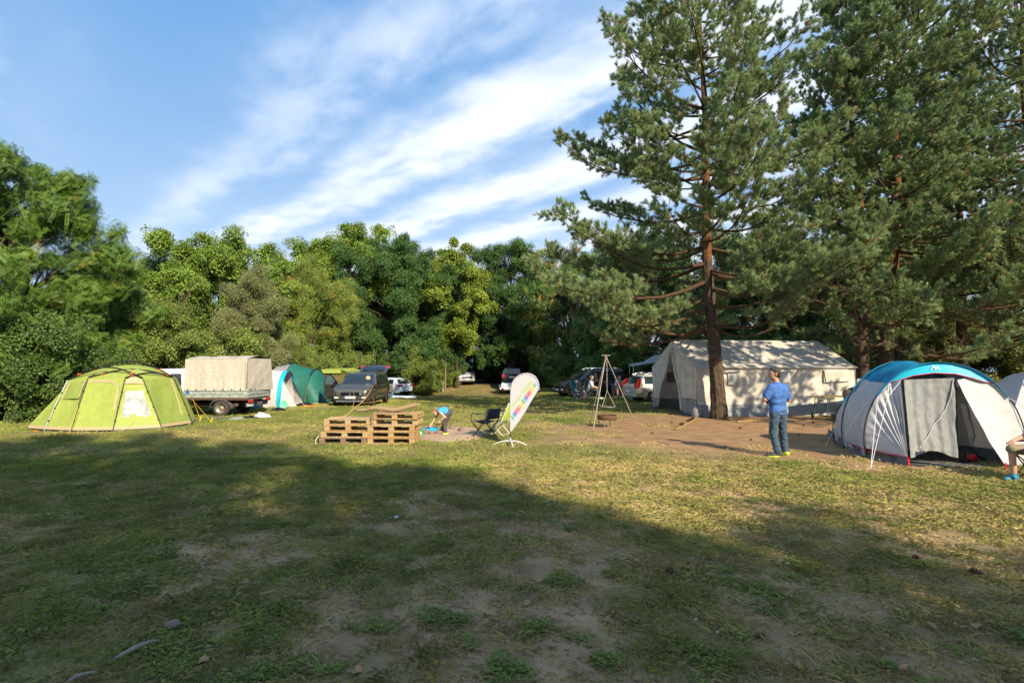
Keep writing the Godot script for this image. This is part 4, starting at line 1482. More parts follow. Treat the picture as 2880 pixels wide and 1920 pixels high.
	part(t, "peg_loop", mb, M.red)

func make_far_tents() -> void:
	# white and blue tunnel tent behind the truck
	var o := Vector3(-11.6, gh(-11.6, -25.3), -25.3)
	var t := thing("tunnel_tent", "white tunnel tent with blue stripes half hidden by the truck", "tent", o)
	var l := Vector3(-0.12, 0, -0.99)
	var ax := Vector3(-0.99, 0, 0.12)
	var A := [-ax * 0.9, l, 1.15, 1.66]
	var B := [ax * 0.1, l, 1.2, 1.80]
	var C := [ax * 2.0, l, 1.1, 1.5]
	var mb := MB.new()
	loft(mb, A, B, 0.0, 1.0, 26, 6, 0.03, 0.03)
	part(t, "front_roof", mb, M.white_fly)
	mb = MB.new()
	loft(mb, B, C, 0.0, 1.0, 24, 8, 0.03, 0.03)
	part(t, "rear_roof", mb, M.white_fly)
	for a in [A, B]:
		mb = MB.new()
		arch_strip(mb, a[0], l, a[2], a[3], 0.0, 1.0, ax * 0.11, 0.015, 26)
		part(t, "blue_stripe", mb, M.fly_blue)
	for s in [0, 1]:
		mb = MB.new()
		for i in 8:
			var ta := (i / 8.0) * 0.3
			var tb := ((i + 1) / 8.0) * 0.3
			var a := arch(A[0], l, A[2], A[3], ta if s == 0 else 1.0 - ta)
			var b := arch(A[0], l, A[2], A[3], tb if s == 0 else 1.0 - tb)
			var c: Vector3 = A[0] - ax * 0.7 + l * (-0.75 if s == 0 else 0.75)
			mb.tri(a, b, c)
		part(t, "front_panel", mb, M.white_fly)
	mb = MB.new()
	sheet(mb, ax * 0.4 - l * 1.1, ax * 0.4 + l * 1.1, ax * 0.4 + l * 0.7 + Vector3.UP * 1.5, ax * 0.4 - l * 0.7 + Vector3.UP * 1.5, 8, 6, 0, 0.05)
	part(t, "inner_tent", mb, M.chair_grey)
	mb = MB.new()
	mb.quad(A[0] - l * 1.1 + Vector3.UP * 0.02, A[0] + l * 1.1 + Vector3.UP * 0.02, C[0] + l * 1.0 + Vector3.UP * 0.02, C[0] - l * 1.0 + Vector3.UP * 0.02)
	part(t, "floor_sheet", mb, M.ground_sheet)
	for e in [Vector3(1.6, 0, 2.2), Vector3(2.1, 0, 0.6)]:
		mb = MB.new()
		mb.rod(A[0] + Vector3.UP * 1.3 - l * 0.8, e, 0.007, 4)
		part(t, "guy_line", mb, M.white)
	# teal tunnel tent
	o = Vector3(-11.2, gh(-11.2, -29.3), -29.3)
	t = thing("tunnel_tent", "dark teal tunnel tent between white tent and dark car", "tent", o)
	l = Vector3(0, 0, -1)
	var D0 := [Vector3(-1.5, 0, 0), l, 1.5, 2.08]
	var D1 := [Vector3(-0.75, 0, 0), l, 1.5, 2.14]
	var D2 := [Vector3(0.48, 0, 0), l, 1.35, 1.86]
	var D3 := [Vector3(1.42, 0, 0), l, 1.05, 0.15]
	mb = MB.new()
	loft(mb, D0, D1, 0.0, 1.0, 24, 4, 0.03, 0.02)
	part(t, "rear_end", mb, M.shirt_grey)
	mb = MB.new()
	loft(mb, D1, D2, 0.0, 1.0, 26, 8, 0.06, 0.04)
	part(t, "roof", mb, M.teal)
	mb = MB.new()
	loft(mb, D2, D3, 0.0, 1.0, 26, 8, -0.12, 0.04)
	part(t, "front_end", mb, M.teal)
	mb = MB.new()
	arch_strip(mb, D2[0], l, D2[2], D2[3], 0.3, 0.7, Vector3(0.06, 0, 0), 0.015, 20)
	part(t, "black_hood", mb, M.black)
	mb = MB.new()
	loft(mb, [D2[0] * 0.65 + D3[0] * 0.35, l, 1.29, 1.30], [D3[0], l, 1.08, 0.2], 0.06, 0.45, 10, 6, -0.05, 0.04)
	part(t, "lower_front_panel", mb, M.teal_dark)
	mb = MB.new()
	arch_pole(mb, D1[0], l, 1.51, 2.15, 0.0, 1.0, 0.02)
	arch_pole(mb, D2[0], l, 1.36, 1.87, 0.0, 1.0, 0.02)
	part(t, "poles", mb, M.pole_dark)
	mb = MB.new()
	mb.lathe(Vector3(-0.32, 1.26, 1.42), [Vector2(0.0, 0.0), Vector2(0.17, 0.0)], 14, Basis(Vector3.RIGHT, PI / 2 - 0.25))
	part(t, "round_emblem", mb, M.white)
	mb = MB.new()
	mb.lathe(Vector3(-0.32, 1.26, 1.43), [Vector2(0.0, 0.0), Vector2(0.06, 0.0)], 10, Basis(Vector3.RIGHT, PI / 2 - 0.25))
	part(t, "emblem_mark", mb, M.teal)
	for e in [[Vector3(0.5, 1.0, 1.3), Vector3(1.1, 0, 3.4)], [Vector3(1.0, 0.9, 0.8), Vector3(2.3, 0, 1.9)]]:
		mb = MB.new()
		mb.rod(e[0], e[1], 0.007, 4)
		part(t, "guy_line", mb, M.stick)
	# lime awning tent behind the dark car
	o = Vector3(-11.15, gh(-11.15, -33.6), -33.6)
	t = thing("awning_tent", "lime roofed awning tent with brown walls behind the dark car", "tent", o)
	for p in [[-1.4, 0.9], [0.05, 1.15], [1.3, 0.9], [-1.6, -1.2], [1.5, -1.2]]:
		mb = MB.new()
		mb.rod(Vector3(p[0], 0, p[1]), Vector3(p[0], 1.82 if p[1] > 0 else 1.7, p[1]), 0.02, 5)
		part(t, "pole", mb, M.brown_cloth)
	mb = MB.new()
	sheet(mb, Vector3(-2.3, 1.55, 1.1), Vector3(-0.75, 1.93, 1.25), Vector3(-0.7, 2.02, -1.3), Vector3(-2.3, 1.6, -1.3), 8, 8, 0.0, 0.03)
	sheet(mb, Vector3(-0.75, 1.93, 1.25), Vector3(0.75, 1.95, 1.25), Vector3(0.75, 2.05, -1.3), Vector3(-0.7, 2.02, -1.3), 8, 8, -0.06, 0.03)
	sheet(mb, Vector3(0.75, 1.95, 1.25), Vector3(2.0, 1.6, 1.1), Vector3(2.0, 1.65, -1.3), Vector3(0.75, 2.05, -1.3), 8, 8, 0.0, 0.03)
	sheet(mb, Vector3(-0.8, 1.72, 1.3), Vector3(0.78, 1.75, 1.3), Vector3(0.75, 1.95, 1.26), Vector3(-0.75, 1.93, 1.26), 8, 2, 0.0, 0.02)
	part(t, "lime_roof", mb, M.lime)
	mb = MB.new()
	sheet(mb, Vector3(-2.2, 0, -1.2), Vector3(2.0, 0, -1.2), Vector3(1.9, 1.7, -1.2), Vector3(-2.1, 1.6, -1.2), 12, 6, 0, 0.08)
	part(t, "back_wall", mb, M.olive)
	mb = MB.new()
	sheet(mb, Vector3(-2.2, 0, 1.0), Vector3(-1.0, 0, 1.1), Vector3(-0.9, 1.75, 1.15), Vector3(-2.2, 1.5, 1.05), 6, 6, 0, 0.06)
	part(t, "side_wall", mb, M.brown_cloth)
	mb = MB.new()
	sheet(mb, Vector3(-0.6, 1.2, 1.12), Vector3(1.6, 0.9, 1.1), Vector3(1.6, 1.66, 1.15), Vector3(-0.7, 1.75, 1.2), 10, 6, 0, 0.1)
	part(t, "front_flap", mb, M.olive)
	# grey awning behind the estate car, and the neighbour tent cut by the right edge
	o = Vector3(9.2, gh(9.2, -33.0), -33.0)
	t = thing("awning_tent", "pale grey tarpaulin awning behind the gold estate car", "tent", o)
	mb = MB.new()
	sheet(mb, Vector3(-2.0, 1.85, 0.9), Vector3(1.4, 2.35, 0.9), Vector3(1.4, 2.5, -1.2), Vector3(-1.8, 2.0, -1.2), 12, 6, 0.05, 0.1)
	sheet(mb, Vector3(-1.6, 1.95, 0.95), Vector3(1.2, 2.3, 0.95), Vector3(0.6, 2.62, 0.2), Vector3(-0.4, 2.55, 0.1), 8, 5, 0.1, 0.05)
	part(t, "tarpaulin", mb, M.grey_mesh)
	for p in [[-1.9, 0.9, 1.86], [1.3, 0.9, 2.34], [-1.7, -1.1, 2.0], [1.3, -1.1, 2.48]]:
		mb = MB.new()
		mb.rod(Vector3(p[0], 0, p[1]), Vector3(p[0], p[2], p[1]), 0.02, 5)
		part(t, "pole", mb, M.alu)
	o = Vector3(13.6, 0, -13.6)
	t = thing("dome_tent", "pale grey tent cut off by the right edge", "tent", o)
	mb = MB.new()
	sheet(mb, Vector3(-1.75, 0.30, 0.75), Vector3(0.9, 0.30, 1.4), Vector3(0.6, 1.95, 0.0), Vector3(-0.3, 1.75, -0.2), 10, 8, 0.0, 0.03)
	part(t, "front_panel", mb, M.white_fly)
	mb = MB.new()
	sheet(mb, Vector3(-1.75, 0.30, 0.75), Vector3(-0.3, 1.75, -0.2), Vector3(0.1, 1.6, -1.2), Vector3(-1.3, 0.3, -1.6), 8, 8, 0.0, 0.03)
	sheet(mb, Vector3(0.9, 0.30, 1.4), Vector3(1.6, 0.3, -1.2), Vector3(0.5, 1.7, -1.2), Vector3(0.6, 1.95, 0.0), 8, 8, 0.0, 0.03)
	sheet(mb, Vector3(-0.3, 1.75, -0.2), Vector3(0.6, 1.95, 0.0), Vector3(0.5, 1.7, -1.2), Vector3(0.1, 1.6, -1.2), 6, 6, 0.0, 0.03)
	part(t, "roof_panel", mb, M.white_fly)
	mb = MB.new()
	var ring := [Vector3(-1.75, 0, 0.75), Vector3(0.9, 0, 1.4), Vector3(1.6, 0, -1.2), Vector3(-1.3, 0, -1.6)]
	for i in 4:
		sheet(mb, ring[i], ring[(i + 1) % 4], ring[(i + 1) % 4] + Vector3.UP * 0.3, ring[i] + Vector3.UP * 0.3, 6, 3, 0.0, 0.03)
	part(t, "lower_band", mb, M.grey_mesh)
	mb = MB.new()
	mb.rod(Vector3(-1.76, 0.31, 0.76), Vector3(0.9, 0.31, 1.41), 0.012, 5)
	part(t, "red_piping", mb, M.trim_red)

# ---------------------------------------------------------------- vehicles
func wheel(parent: Node, at: Vector3, r: float, w: float, sgn: float, tyre: Material, spokes := 5, rim_mat: Material = null) -> void:
	# the axle lies along x; sgn is the outer side
	var n := Node3D.new()
	n.name = "wheel"
	parent.add_child(n, true)
	n.position = at
	var b := Basis(Vector3.BACK, -PI / 2 * sgn)
	var mb := MB.new()
	mb.lathe(Vector3.ZERO, [Vector2(r * 0.62, -w * 0.5), Vector2(r * 0.93, -w * 0.5), Vector2(r, -w * 0.34), Vector2(r, w * 0.34), Vector2(r * 0.93, w * 0.5), Vector2(r * 0.62, w * 0.5)], 24, b)
	part(n, "tyre", mb, tyre)
	mb = MB.new()
	mb.lathe(Vector3.ZERO, [Vector2(0.0, w * 0.15), Vector2(r * 0.55, w * 0.15), Vector2(r * 0.58, w * 0.42), Vector2(r * 0.655, w * 0.44), Vector2(r * 0.655, -w * 0.4)], 24, b)
	part(n, "rim_bed", mb, M.black if spokes else (rim_mat if rim_mat else M.alu))
	mb = MB.new()
	var m: Material = rim_mat if rim_mat else M.alu
	if spokes:
		for i in spokes:
			var a := TAU * i / spokes
			var d := Vector3(0, cos(a), sin(a))
			var s := Vector3(0, -sin(a), cos(a)) * r * 0.085
			var o := Vector3(sgn * w * 0.36, 0, 0)
			mb.quad(o + d * r * 0.08 - s, o + d * r * 0.08 + s, o + d * r * 0.6 + s * 0.8, o + d * r * 0.6 - s * 0.8)
		mb.lathe(Vector3.ZERO, [Vector2(0.0, w * 0.38), Vector2(r * 0.13, w * 0.37)], 12, b)
		mb.lathe(Vector3.ZERO, [Vector2(r * 0.57, w * 0.40), Vector2(r * 0.66, w * 0.45)], 24, b)
	else:
		mb.lathe(Vector3.ZERO, [Vector2(0.0, w * 0.34), Vector2(r * 0.2, w * 0.34), Vector2(r * 0.3, w * 0.2)], 14, b)
	part(n, "rim", mb, m)

func car(called: String, label: String, at: Vector3, turn: float, d: Dictionary) -> Node3D:
	# front at +z, x to the car's left; stations run from rear to front
	var t := thing(called, label, d.get("cat", "car"), at, turn)
	var L: float = d.L
	var W: float = d.W * 0.5
	var H: float = d.H
	var belt: float = d.belt
	var hood: float = d.hood
	var paint: Material = d.paint
	var ws: float = d.ws       # z where the windscreen meets the bonnet
	var rf: float = d.rf       # front edge of the roof
	var rb: float = d.rb       # rear edge of the roof
	var tail: float = d.tail   # z where the rear window meets the tail
	var f := L * 0.5
	var mb := MB.new()
	# lower body
	var stations := [
		[-f, 0.42, belt - 0.16, 0.80], [-f + 0.05, 0.32, belt - 0.05, 0.9], [tail - 0.02, 0.27, belt, 0.97], [-f + 0.9, 0.24, belt, 1.0],
		[0.0, 0.23, belt, 1.0], [ws - 0.05, 0.24, belt - 0.0, 0.995], [ws + 0.05, 0.24, hood + 0.05, 0.99], [lerpf(ws, f, 0.5), 0.25, hood, 0.98],
		[f - 0.32, 0.26, hood - 0.07, 0.95], [f - 0.12, 0.28, hood - 0.16, 0.88], [f - 0.02, 0.34, hood - 0.30, 0.78], [f, 0.42, hood - 0.36, 0.7]]
	var rows := []
	for s in stations:
		var w: float = W * s[3]
		var y0: float = s[1]
		var y1: float = s[2]
		var ring := []
		for q in [[0.0, y0], [0.86, y0], [0.965, y0 + 0.08], [0.985, lerpf(y0, y1, 0.35)], [1.0, lerpf(y0, y1, 0.62)], [0.985, y1 - 0.07], [0.94, y1 - 0.015], [0.80, y1], [0.4, y1 + 0.025], [0.0, y1 + 0.035]]:
			ring.append(Vector3(w * q[0], q[1], s[0]))
		for i in range(8, 0, -1):
			ring.append(Vector3(-ring[i].x, ring[i].y, s[0]))
		rows.append(ring)
	mb.grid(rows, true)
	for e in [0, rows.size() - 1]:
		var r: Array = rows[e]
		for i in range(1, r.size() - 1):
			mb.tri(r[0], r[i], r[i + 1])
	part(t, "body", mb, paint)
	# roof and pillars: the cabin as a rounded hull
	mb = MB.new()
	rows = []
	var cab := [[tail, belt - 0.02, 0.93], [lerpf(tail, rb, 0.55), lerpf(belt, H, 0.56), 0.86], [rb - 0.04, H - 0.10, 0.78], [rb + 0.10, H - 0.035, 0.76], [lerpf(rb, rf, 0.5), H, 0.76], [rf - 0.06, H - 0.03, 0.75], [rf + 0.08, H - 0.085, 0.76], [lerpf(rf, ws, 0.5), lerpf(belt, H, 0.52), 0.85], [ws, belt - 0.02, 0.93]]
	for s in cab:
		var w1: float = W * s[2]
		var top: float = s[1]
		var k := (top - belt) / (H - belt)
		var ring := []
		ring.append(Vector3(W * 0.955, belt - 0.03, s[0]))
		ring.append(Vector3(lerpf(W * 0.945, w1, 0.75), lerpf(belt - 0.02, top, 0.78), s[0]))
		ring.append(Vector3(w1 * 0.97, top - 0.04 * k, s[0]))
		ring.append(Vector3(w1 * 0.84, top, s[0]))
		ring.append(Vector3(0, top + 0.025 * k, s[0]))
		for i in range(3, -1, -1):
			ring.append(Vector3(-ring[i].x, ring[i].y, s[0]))
		rows.append(ring)
	mb.grid(rows)
	part(t, "cabin", mb, d.get("roof", paint))
	# glass, set a little proud of the hull
	var gm: Material = d.get("glass", M.glass)
	var y0 := belt + 0.03
	var y1 := H - 0.13
	var out := func(y: float) -> float: return lerpf(W * 0.965, W * 0.79, (y - belt) / (H - belt)) + 0.008
	mb = MB.new()
	var za := lerpf(ws, rf, 0.05)
	var zb := lerpf(ws, rf, 0.9)
	mb.quad(Vector3(-W * 0.80, y0, za + 0.06), Vector3(W * 0.80, y0, za + 0.06), Vector3(W * 0.66, H - 0.10, zb + 0.07), Vector3(-W * 0.66, H - 0.10, zb + 0.07))
	part(t, "windscreen", mb, gm)
	mb = MB.new()
	za = lerpf(tail, rb, 0.08)
	zb = lerpf(tail, rb, 0.9)
	if not d.get("open", false):
		mb.quad(Vector3(W * 0.76, y0 + 0.04, za - 0.03), Vector3(-W * 0.76, y0 + 0.04, za - 0.03), Vector3(-W * 0.66, H - 0.12, zb - 0.05), Vector3(W * 0.66, H - 0.12, zb - 0.05))
		part(t, "rear_window", mb, gm)
	var cuts: Array = d.cuts   # z of the side window edges at the belt, from front to back
	for s in [-1.0, 1.0]:
		for i in cuts.size() - 1:
			var a0: float = cuts[i] - 0.03
			var a1: float = cuts[i + 1] + 0.03
			var b0: float = minf(a0, lerpf(rf, ws, 0.12)) if i == 0 else a0
			var b1: float = maxf(a1, lerpf(rb, tail, 0.1)) if i == cuts.size() - 2 else a1
			mb = MB.new()
			mb.quad(Vector3(s * out.call(y0), y0, a0), Vector3(s * out.call(y0), y0, a1), Vector3(s * out.call(y1), y1, b1), Vector3(s * out.call(y1), y1, b0))
			part(t, "side_window", mb, gm)
	# sills and bumpers in black plastic
	mb = MB.new()
	for s in [-1.0, 1.0]:
		mb.cbox(Vector3(s * (W * 0.965), 0.29, 0), Vector3(0.06, 0.13, L * 0.62), 0.02)
	part(t, "sill", mb, M.black)
	mb = MB.new()
	mb.cbox(Vector3(0, 0.33, f - 0.14), Vector3(W * 1.62, 0.16, 0.30), 0.05)
	part(t, "front_bumper", mb, M.black)
	mb = MB.new()
	mb.cbox(Vector3(0, 0.36, -f + 0.10), Vector3(W * 1.70, 0.18, 0.24), 0.05)
	part(t, "rear_bumper", mb, d.get("bumper", M.black))
	# grille, lamps, plates
	mb = MB.new()
	mb.cbox(Vector3(0, hood - 0.42, f - 0.0), Vector3(W * 0.95, 0.17, 0.05), 0.02)
	part(t, "grille", mb, M.black_gloss)
	mb = MB.new()
	mb.cbox(Vector3(0, hood - 0.32, f - 0.03), Vector3(W * 1.05, 0.025, 0.05), 0.008)
	part(t, "chrome_bar", mb, M.chrome)
	for s in [-1.0, 1.0]:
		mb = MB.new()
		mb.quad(Vector3(s * W * 0.50, hood - 0.42, f + 0.012), Vector3(s * W * 0.50, hood - 0.31, f - 0.03), Vector3(s * W * 0.88, hood - 0.20, f - 0.22), Vector3(s * W * 0.86, hood - 0.34, f - 0.10))
		part(t, "headlight", mb, M.lamp_clear)
		mb = MB.new()
		mb.cbox(Vector3(s * W * 0.68, 0.47, f - 0.02), Vector3(0.22, 0.09, 0.05), 0.015)
		part(t, "fog_lamp", mb, M.lamp_clear)
		mb = MB.new()
		var tl: Array = d.get("lamp", [belt - 0.20, 0.16, 0.34])
		mb.quad(Vector3(s * W * 0.93, tl[0] - tl[1] * 0.5, -f + 0.005), Vector3(s * W * 0.93, tl[0] + tl[1] * 0.5, -f + 0.02), Vector3(s * (W * 0.93 - tl[2]), tl[0] + tl[1] * 0.4, -f - 0.02), Vector3(s * (W * 0.93 - tl[2]), tl[0] - tl[1] * 0.3, -f - 0.02))
		mb.quad(Vector3(s * W * 0.93, tl[0] - tl[1] * 0.5, -f + 0.005), Vector3(s * W * 0.93, tl[0] + tl[1] * 0.5, -f + 0.02), Vector3(s * W * 0.99, tl[0] + tl[1] * 0.6, -f + 0.26), Vector3(s * W * 0.985, tl[0] - tl[1] * 0.2, -f + 0.2))
		if tl.size() > 3:
			mb.quad(Vector3(s * W * 0.93, tl[0], -f + 0.01), Vector3(s * W * 0.985, tl[0], -f + 0.16), Vector3(s * W * 0.93, belt + tl[3], tail + 0.16), Vector3(s * W * 0.84, belt + tl[3], tail - 0.0))
		part(t, "tail_light", mb, M.red_lamp)
		mb = MB.new()
		mb.ball(Vector3(s * (W + 0.10), belt + 0.06, ws - 0.32), Vector3(0.12, 0.085, 0.07), Basis.IDENTITY, 6, 8)
		mb.rod(Vector3(s * (W - 0.06), belt + 0.02, ws - 0.34), Vector3(s * (W + 0.08), belt + 0.04, ws - 0.32), 0.025, 5)
		if not (s < 0.0 and d.get("door", false)):
			part(t, "mirror", mb, M.black_gloss)
		for z in [cuts[1] + 0.12, cuts[mini(2, cuts.size() - 1)] + 0.12]:
			mb = MB.new()
			mb.cbox(Vector3(s * (W + 0.012), belt - 0.10, z), Vector3(0.03, 0.035, 0.17), 0.01)
			part(t, "door_handle", mb, paint)
		for z in [cuts[0] - 0.25, cuts[1], cuts[mini(2, cuts.size() - 1)]]:
			mb = MB.new()
			mb.box(Vector3(s * (W * 0.992), lerpf(0.32, belt, 0.5), z), Vector3(0.012, belt - 0.36, 0.012))
			part(t, "door_gap", mb, M.black)
	var pl := Node3D.new()
	pl.name = "front_plate"
	t.add_child(pl, true)
	mb = MB.new()
	mb.cbox(Vector3(0, hood - 0.58, f + 0.02), Vector3(0.52, 0.11, 0.02), 0.006)
	part(pl, "plate", mb, M.plate)
	mb = MB.new()
	mb.box(Vector3(-0.235, hood - 0.58, f + 0.0325), Vector3(0.045, 0.105, 0.005))
	part(pl, "plate_badge", mb, M.plate_blue)
	mb = MB.new()
	mb.cbox(Vector3(0, d.get("rear_plate", 0.62), -f - 0.02), Vector3(0.52, 0.11, 0.02), 0.006)
	part(t, "rear_plate", mb, M.plate)
	# wheels in dark arches
	var wr: float = d.get("wheel", 0.33)
	for z in [d.fw, d.bw]:
		for s in [-1.0, 1.0]:
			mb = MB.new()
			mb.lathe(Vector3(s * (W - 0.06), wr, z), [Vector2(0.0, 0.0), Vector2(wr + 0.045, 0.0), Vector2(wr + 0.055, 0.045), Vector2(wr + 0.01, 0.068)], 24, Basis(Vector3.BACK, -PI / 2 * s))
			part(t, "wheel_arch", mb, M.black)
			wheel(t, Vector3(s * (W - 0.085), wr - 0.004, z), wr, 0.21, s, d.get("tyre", M.rubber), d.get("spokes", 5), d.get("rim", null))
	if d.get("rails", true):
		for s in [-1.0, 1.0]:
			mb = MB.new()
			mb.tube([Vector3(s * W * 0.72, H - 0.05, rb + 0.05), Vector3(s * W * 0.71, H + 0.045, rb + 0.35), Vector3(s * W * 0.71, H + 0.055, lerpf(rb, rf, 0.5)), Vector3(s * W * 0.71, H + 0.045, rf - 0.3), Vector3(s * W * 0.72, H - 0.04, rf - 0.02)], 0.02, 6)
			part(t, "roof_rail", mb, d.get("rail_mat", M.chrome))
	if d.get("open", false):
		# the tailgate stands up from the rear edge of the roof
		var g := Node3D.new()
		g.name = "tailgate"
		t.add_child(g, true)
		g.position = Vector3(0, H - 0.04, rb)
		g.rotation.x = d.get("gate", 0.30)
		mb = MB.new()
		var gl: float = d.get("gate_len", 1.05)
		rows = []
		for j in 7:
			var v := j / 6.0
			var row := []
			for i in 9:
				var u := i / 4.0 - 1.0
				row.append(Vector3(u * W * (0.76 + 0.12 * v), 0.06 - 0.10 * u * u + 0.05 * sin(PI * v), -gl * v))
			rows.append(row)
		mb.grid(rows)
		var under := []
		for r in rows:
			var row := []
			for p in r:
				row.append(p + Vector3(0, -0.07, 0))
			under.append(row)
		mb.grid(under)
		part(g, "tailgate_shell", mb, paint)
		mb = MB.new()
		mb.quad(Vector3(-W * 0.62, 0.10, -0.12), Vector3(W * 0.62, 0.10, -0.12), Vector3(W * 0.68, 0.125, -gl * 0.52), Vector3(-W * 0.68, 0.125, -gl * 0.52))
		part(g, "rear_window", mb, gm)
		for s in [-1.0, 1.0]:
			mb = MB.new()
			mb.cbox(Vector3(s * W * 0.74, 0.02, -gl * 0.72), Vector3(0.24, 0.07, 0.2), 0.02)
			part(g, "tail_light", mb, M.red_lamp)
			mb = MB.new()
			mb.rod(Vector3(s * W * 0.72, -0.06, -gl * 0.35), Vector3(s * W * 0.8, -0.62, 0.0), 0.014, 5)
			part(g, "gas_strut", mb, M.black)
		mb = MB.new()
		mb.box(Vector3(0, lerpf(0.45, H, 0.5), rb - 0.35), Vector3(W * 1.5, (H - 0.5), 0.03))
		part(t, "boot_interior", mb, M.black)
	if d.get("door", false):
		# front door on the -x side swung wide open
		var g := Node3D.new()
		g.name = "front_door"
		t.add_child(g, true)
		g.position = Vector3(-W + 0.02, 0, ws - 0.22)
		g.rotation.y = 1.18
		mb = MB.new()
		mb.cbox(Vector3(0, lerpf(0.27, belt, 0.5), -0.52), Vector3(0.11, belt - 0.27, 1.0), 0.04)
		part(g, "door_panel", mb, paint)
		mb = MB.new()
		mb.tube([Vector3(0, belt - 0.02, -0.10), Vector3(0.05, H - 0.12, -0.62), Vector3(0.06, H - 0.10, -0.95), Vector3(0, belt - 0.02, -1.0)], 0.025, 5)
		part(g, "window_frame", mb, M.black_gloss)
		mb = MB.new()
		mb.quad(Vector3(0, belt, -0.16), Vector3(0, belt, -0.98), Vector3(0.055, H - 0.13, -0.93), Vector3(0.05, H - 0.14, -0.62))
		part(g, "side_window", mb, M.glass_light)
		mb = MB.new()
		mb.ball(Vector3(-0.14, belt + 0.07, -0.22), Vector3(0.14, 0.09, 0.07), Basis.IDENTITY, 6, 8)
		part(g, "mirror", mb, M.black_gloss)
		mb = MB.new()
		mb.box(Vector3(-0.065, 0.42, -0.52), Vector3(0.012, 0.035, 0.9))
		part(g, "chrome_strip", mb, M.chrome)
	return t

func make_cars() -> void:
	var suv := {L = 4.62, W = 1.86, H = 1.62, belt = 1.06, hood = 1.06, paint = M.car_dark, ws = 0.95, rf = 0.22, rb = -1.92, tail = -2.2, cuts = [0.72, -0.12, -1.05, -1.85], fw = 1.45, bw = -1.42, wheel = 0.35, tyre = M.tyre_dusty, open = true, door = true, gate = 0.38, glass = M.glass}
	var t := car("sport_utility_car", "dark olive sport utility car with open front door and tailgate", on(-7.62, -27.3), 0.02, suv)
	var mb := MB.new()
	# skid plate, lion-like emblem, stickers and the toy behind the windscreen
	mb.cbox(Vector3(0, 0.30, 2.30), Vector3(1.30, 0.06, 0.08), 0.02)
	part(t, "skid_plate", mb, M.alu)
	mb = MB.new()
	mb.poly([Vector2(-0.05, -0.05), Vector2(0.0, -0.07), Vector2(0.05, -0.04), Vector2(0.03, 0.0), Vector2(0.06, 0.06), Vector2(0.0, 0.04), Vector2(-0.04, 0.06), Vector2(-0.03, 0.0)], Vector3(0, 0.645, 2.342), Vector3.RIGHT, Vector3.UP, 0.006)
	part(t, "emblem", mb, M.chrome)
	mb = MB.new()
	mb.ball(Vector3(0.42, 1.33, 0.66), Vector3(0.13, 0.14, 0.06), Basis.IDENTITY, 6, 8)
	part(t, "soft_toy", mb, M.tan)
	car("hatchback_car", "pale blue hatchback car seen from behind, right of dark car", on(-10.1, -42.6), atan2(-0.88, -0.47), {L = 4.3, W = 1.8, H = 1.46, belt = 0.95, hood = 0.95, paint = M.car_pale_blue, ws = 1.0, rf = 0.2, rb = -1.55, tail = -1.98, cuts = [0.75, -0.1, -1.0, -1.55], fw = 1.35, bw = -1.28, wheel = 0.32, rails = false, lamp = [0.86, 0.15, 0.42], rear_plate = 0.55})
	car("people_carrier", "black people carrier parked behind the two seated campers", on(5.0, -33.3), atan2(-0.955, 0.30), {L = 4.7, W = 1.86, H = 1.70, belt = 1.03, hood = 1.02, paint = M.car_black, ws = 1.35, rf = 0.42, rb = -1.75, tail = -2.12, cuts = [1.0, 0.15, -0.85, -1.75], fw = 1.52, bw = -1.36, wheel = 0.34, rail_mat = M.alu, lamp = [1.05, 0.2, 0.2, 0.35], spokes = 5})
	car("estate_car", "gold beige estate car seen from behind beside ridge tent", on(8.35, -28.6), atan2(0.972, -0.235), {L = 4.6, W = 1.78, H = 1.47, belt = 0.93, hood = 0.93, paint = M.car_gold, ws = 1.05, rf = 0.25, rb = -1.78, tail = -2.12, cuts = [0.8, -0.05, -0.95, -1.8], fw = 1.4, bw = -1.3, wheel = 0.33, lamp = [0.86, 0.3, 0.12, 0.28], rear_plate = 0.58, bumper = M.car_gold, glass = M.glass})
	car("estate_car", "black estate car parked behind the white box trailer", on(0.02, -49.2), PI, {L = 4.6, W = 1.9, H = 1.74, belt = 1.08, hood = 1.05, paint = M.car_black, ws = 0.95, rf = 0.3, rb = -1.8, tail = -2.1, cuts = [0.7, -0.1, -1.0, -1.7], fw = 1.4, bw = -1.36, wheel = 0.36, lamp = [0.98, 0.34, 0.26], rear_plate = 0.86})
	car("passenger_van", "silver van standing on the road, half hidden by shrubs", on(-5.05, -51.8), atan2(0.35, 0.93), {cat = "van", L = 4.9, W = 1.9, H = 1.95, belt = 1.12, hood = 1.12, paint = M.car_silver, ws = 1.5, rf = 0.8, rb = -2.1, tail = -2.3, cuts = [1.1, 0.1, -1.1, -2.1], fw = 1.5, bw = -1.5, wheel = 0.33, glass = M.glass})
	make_trailer()
	make_truck()

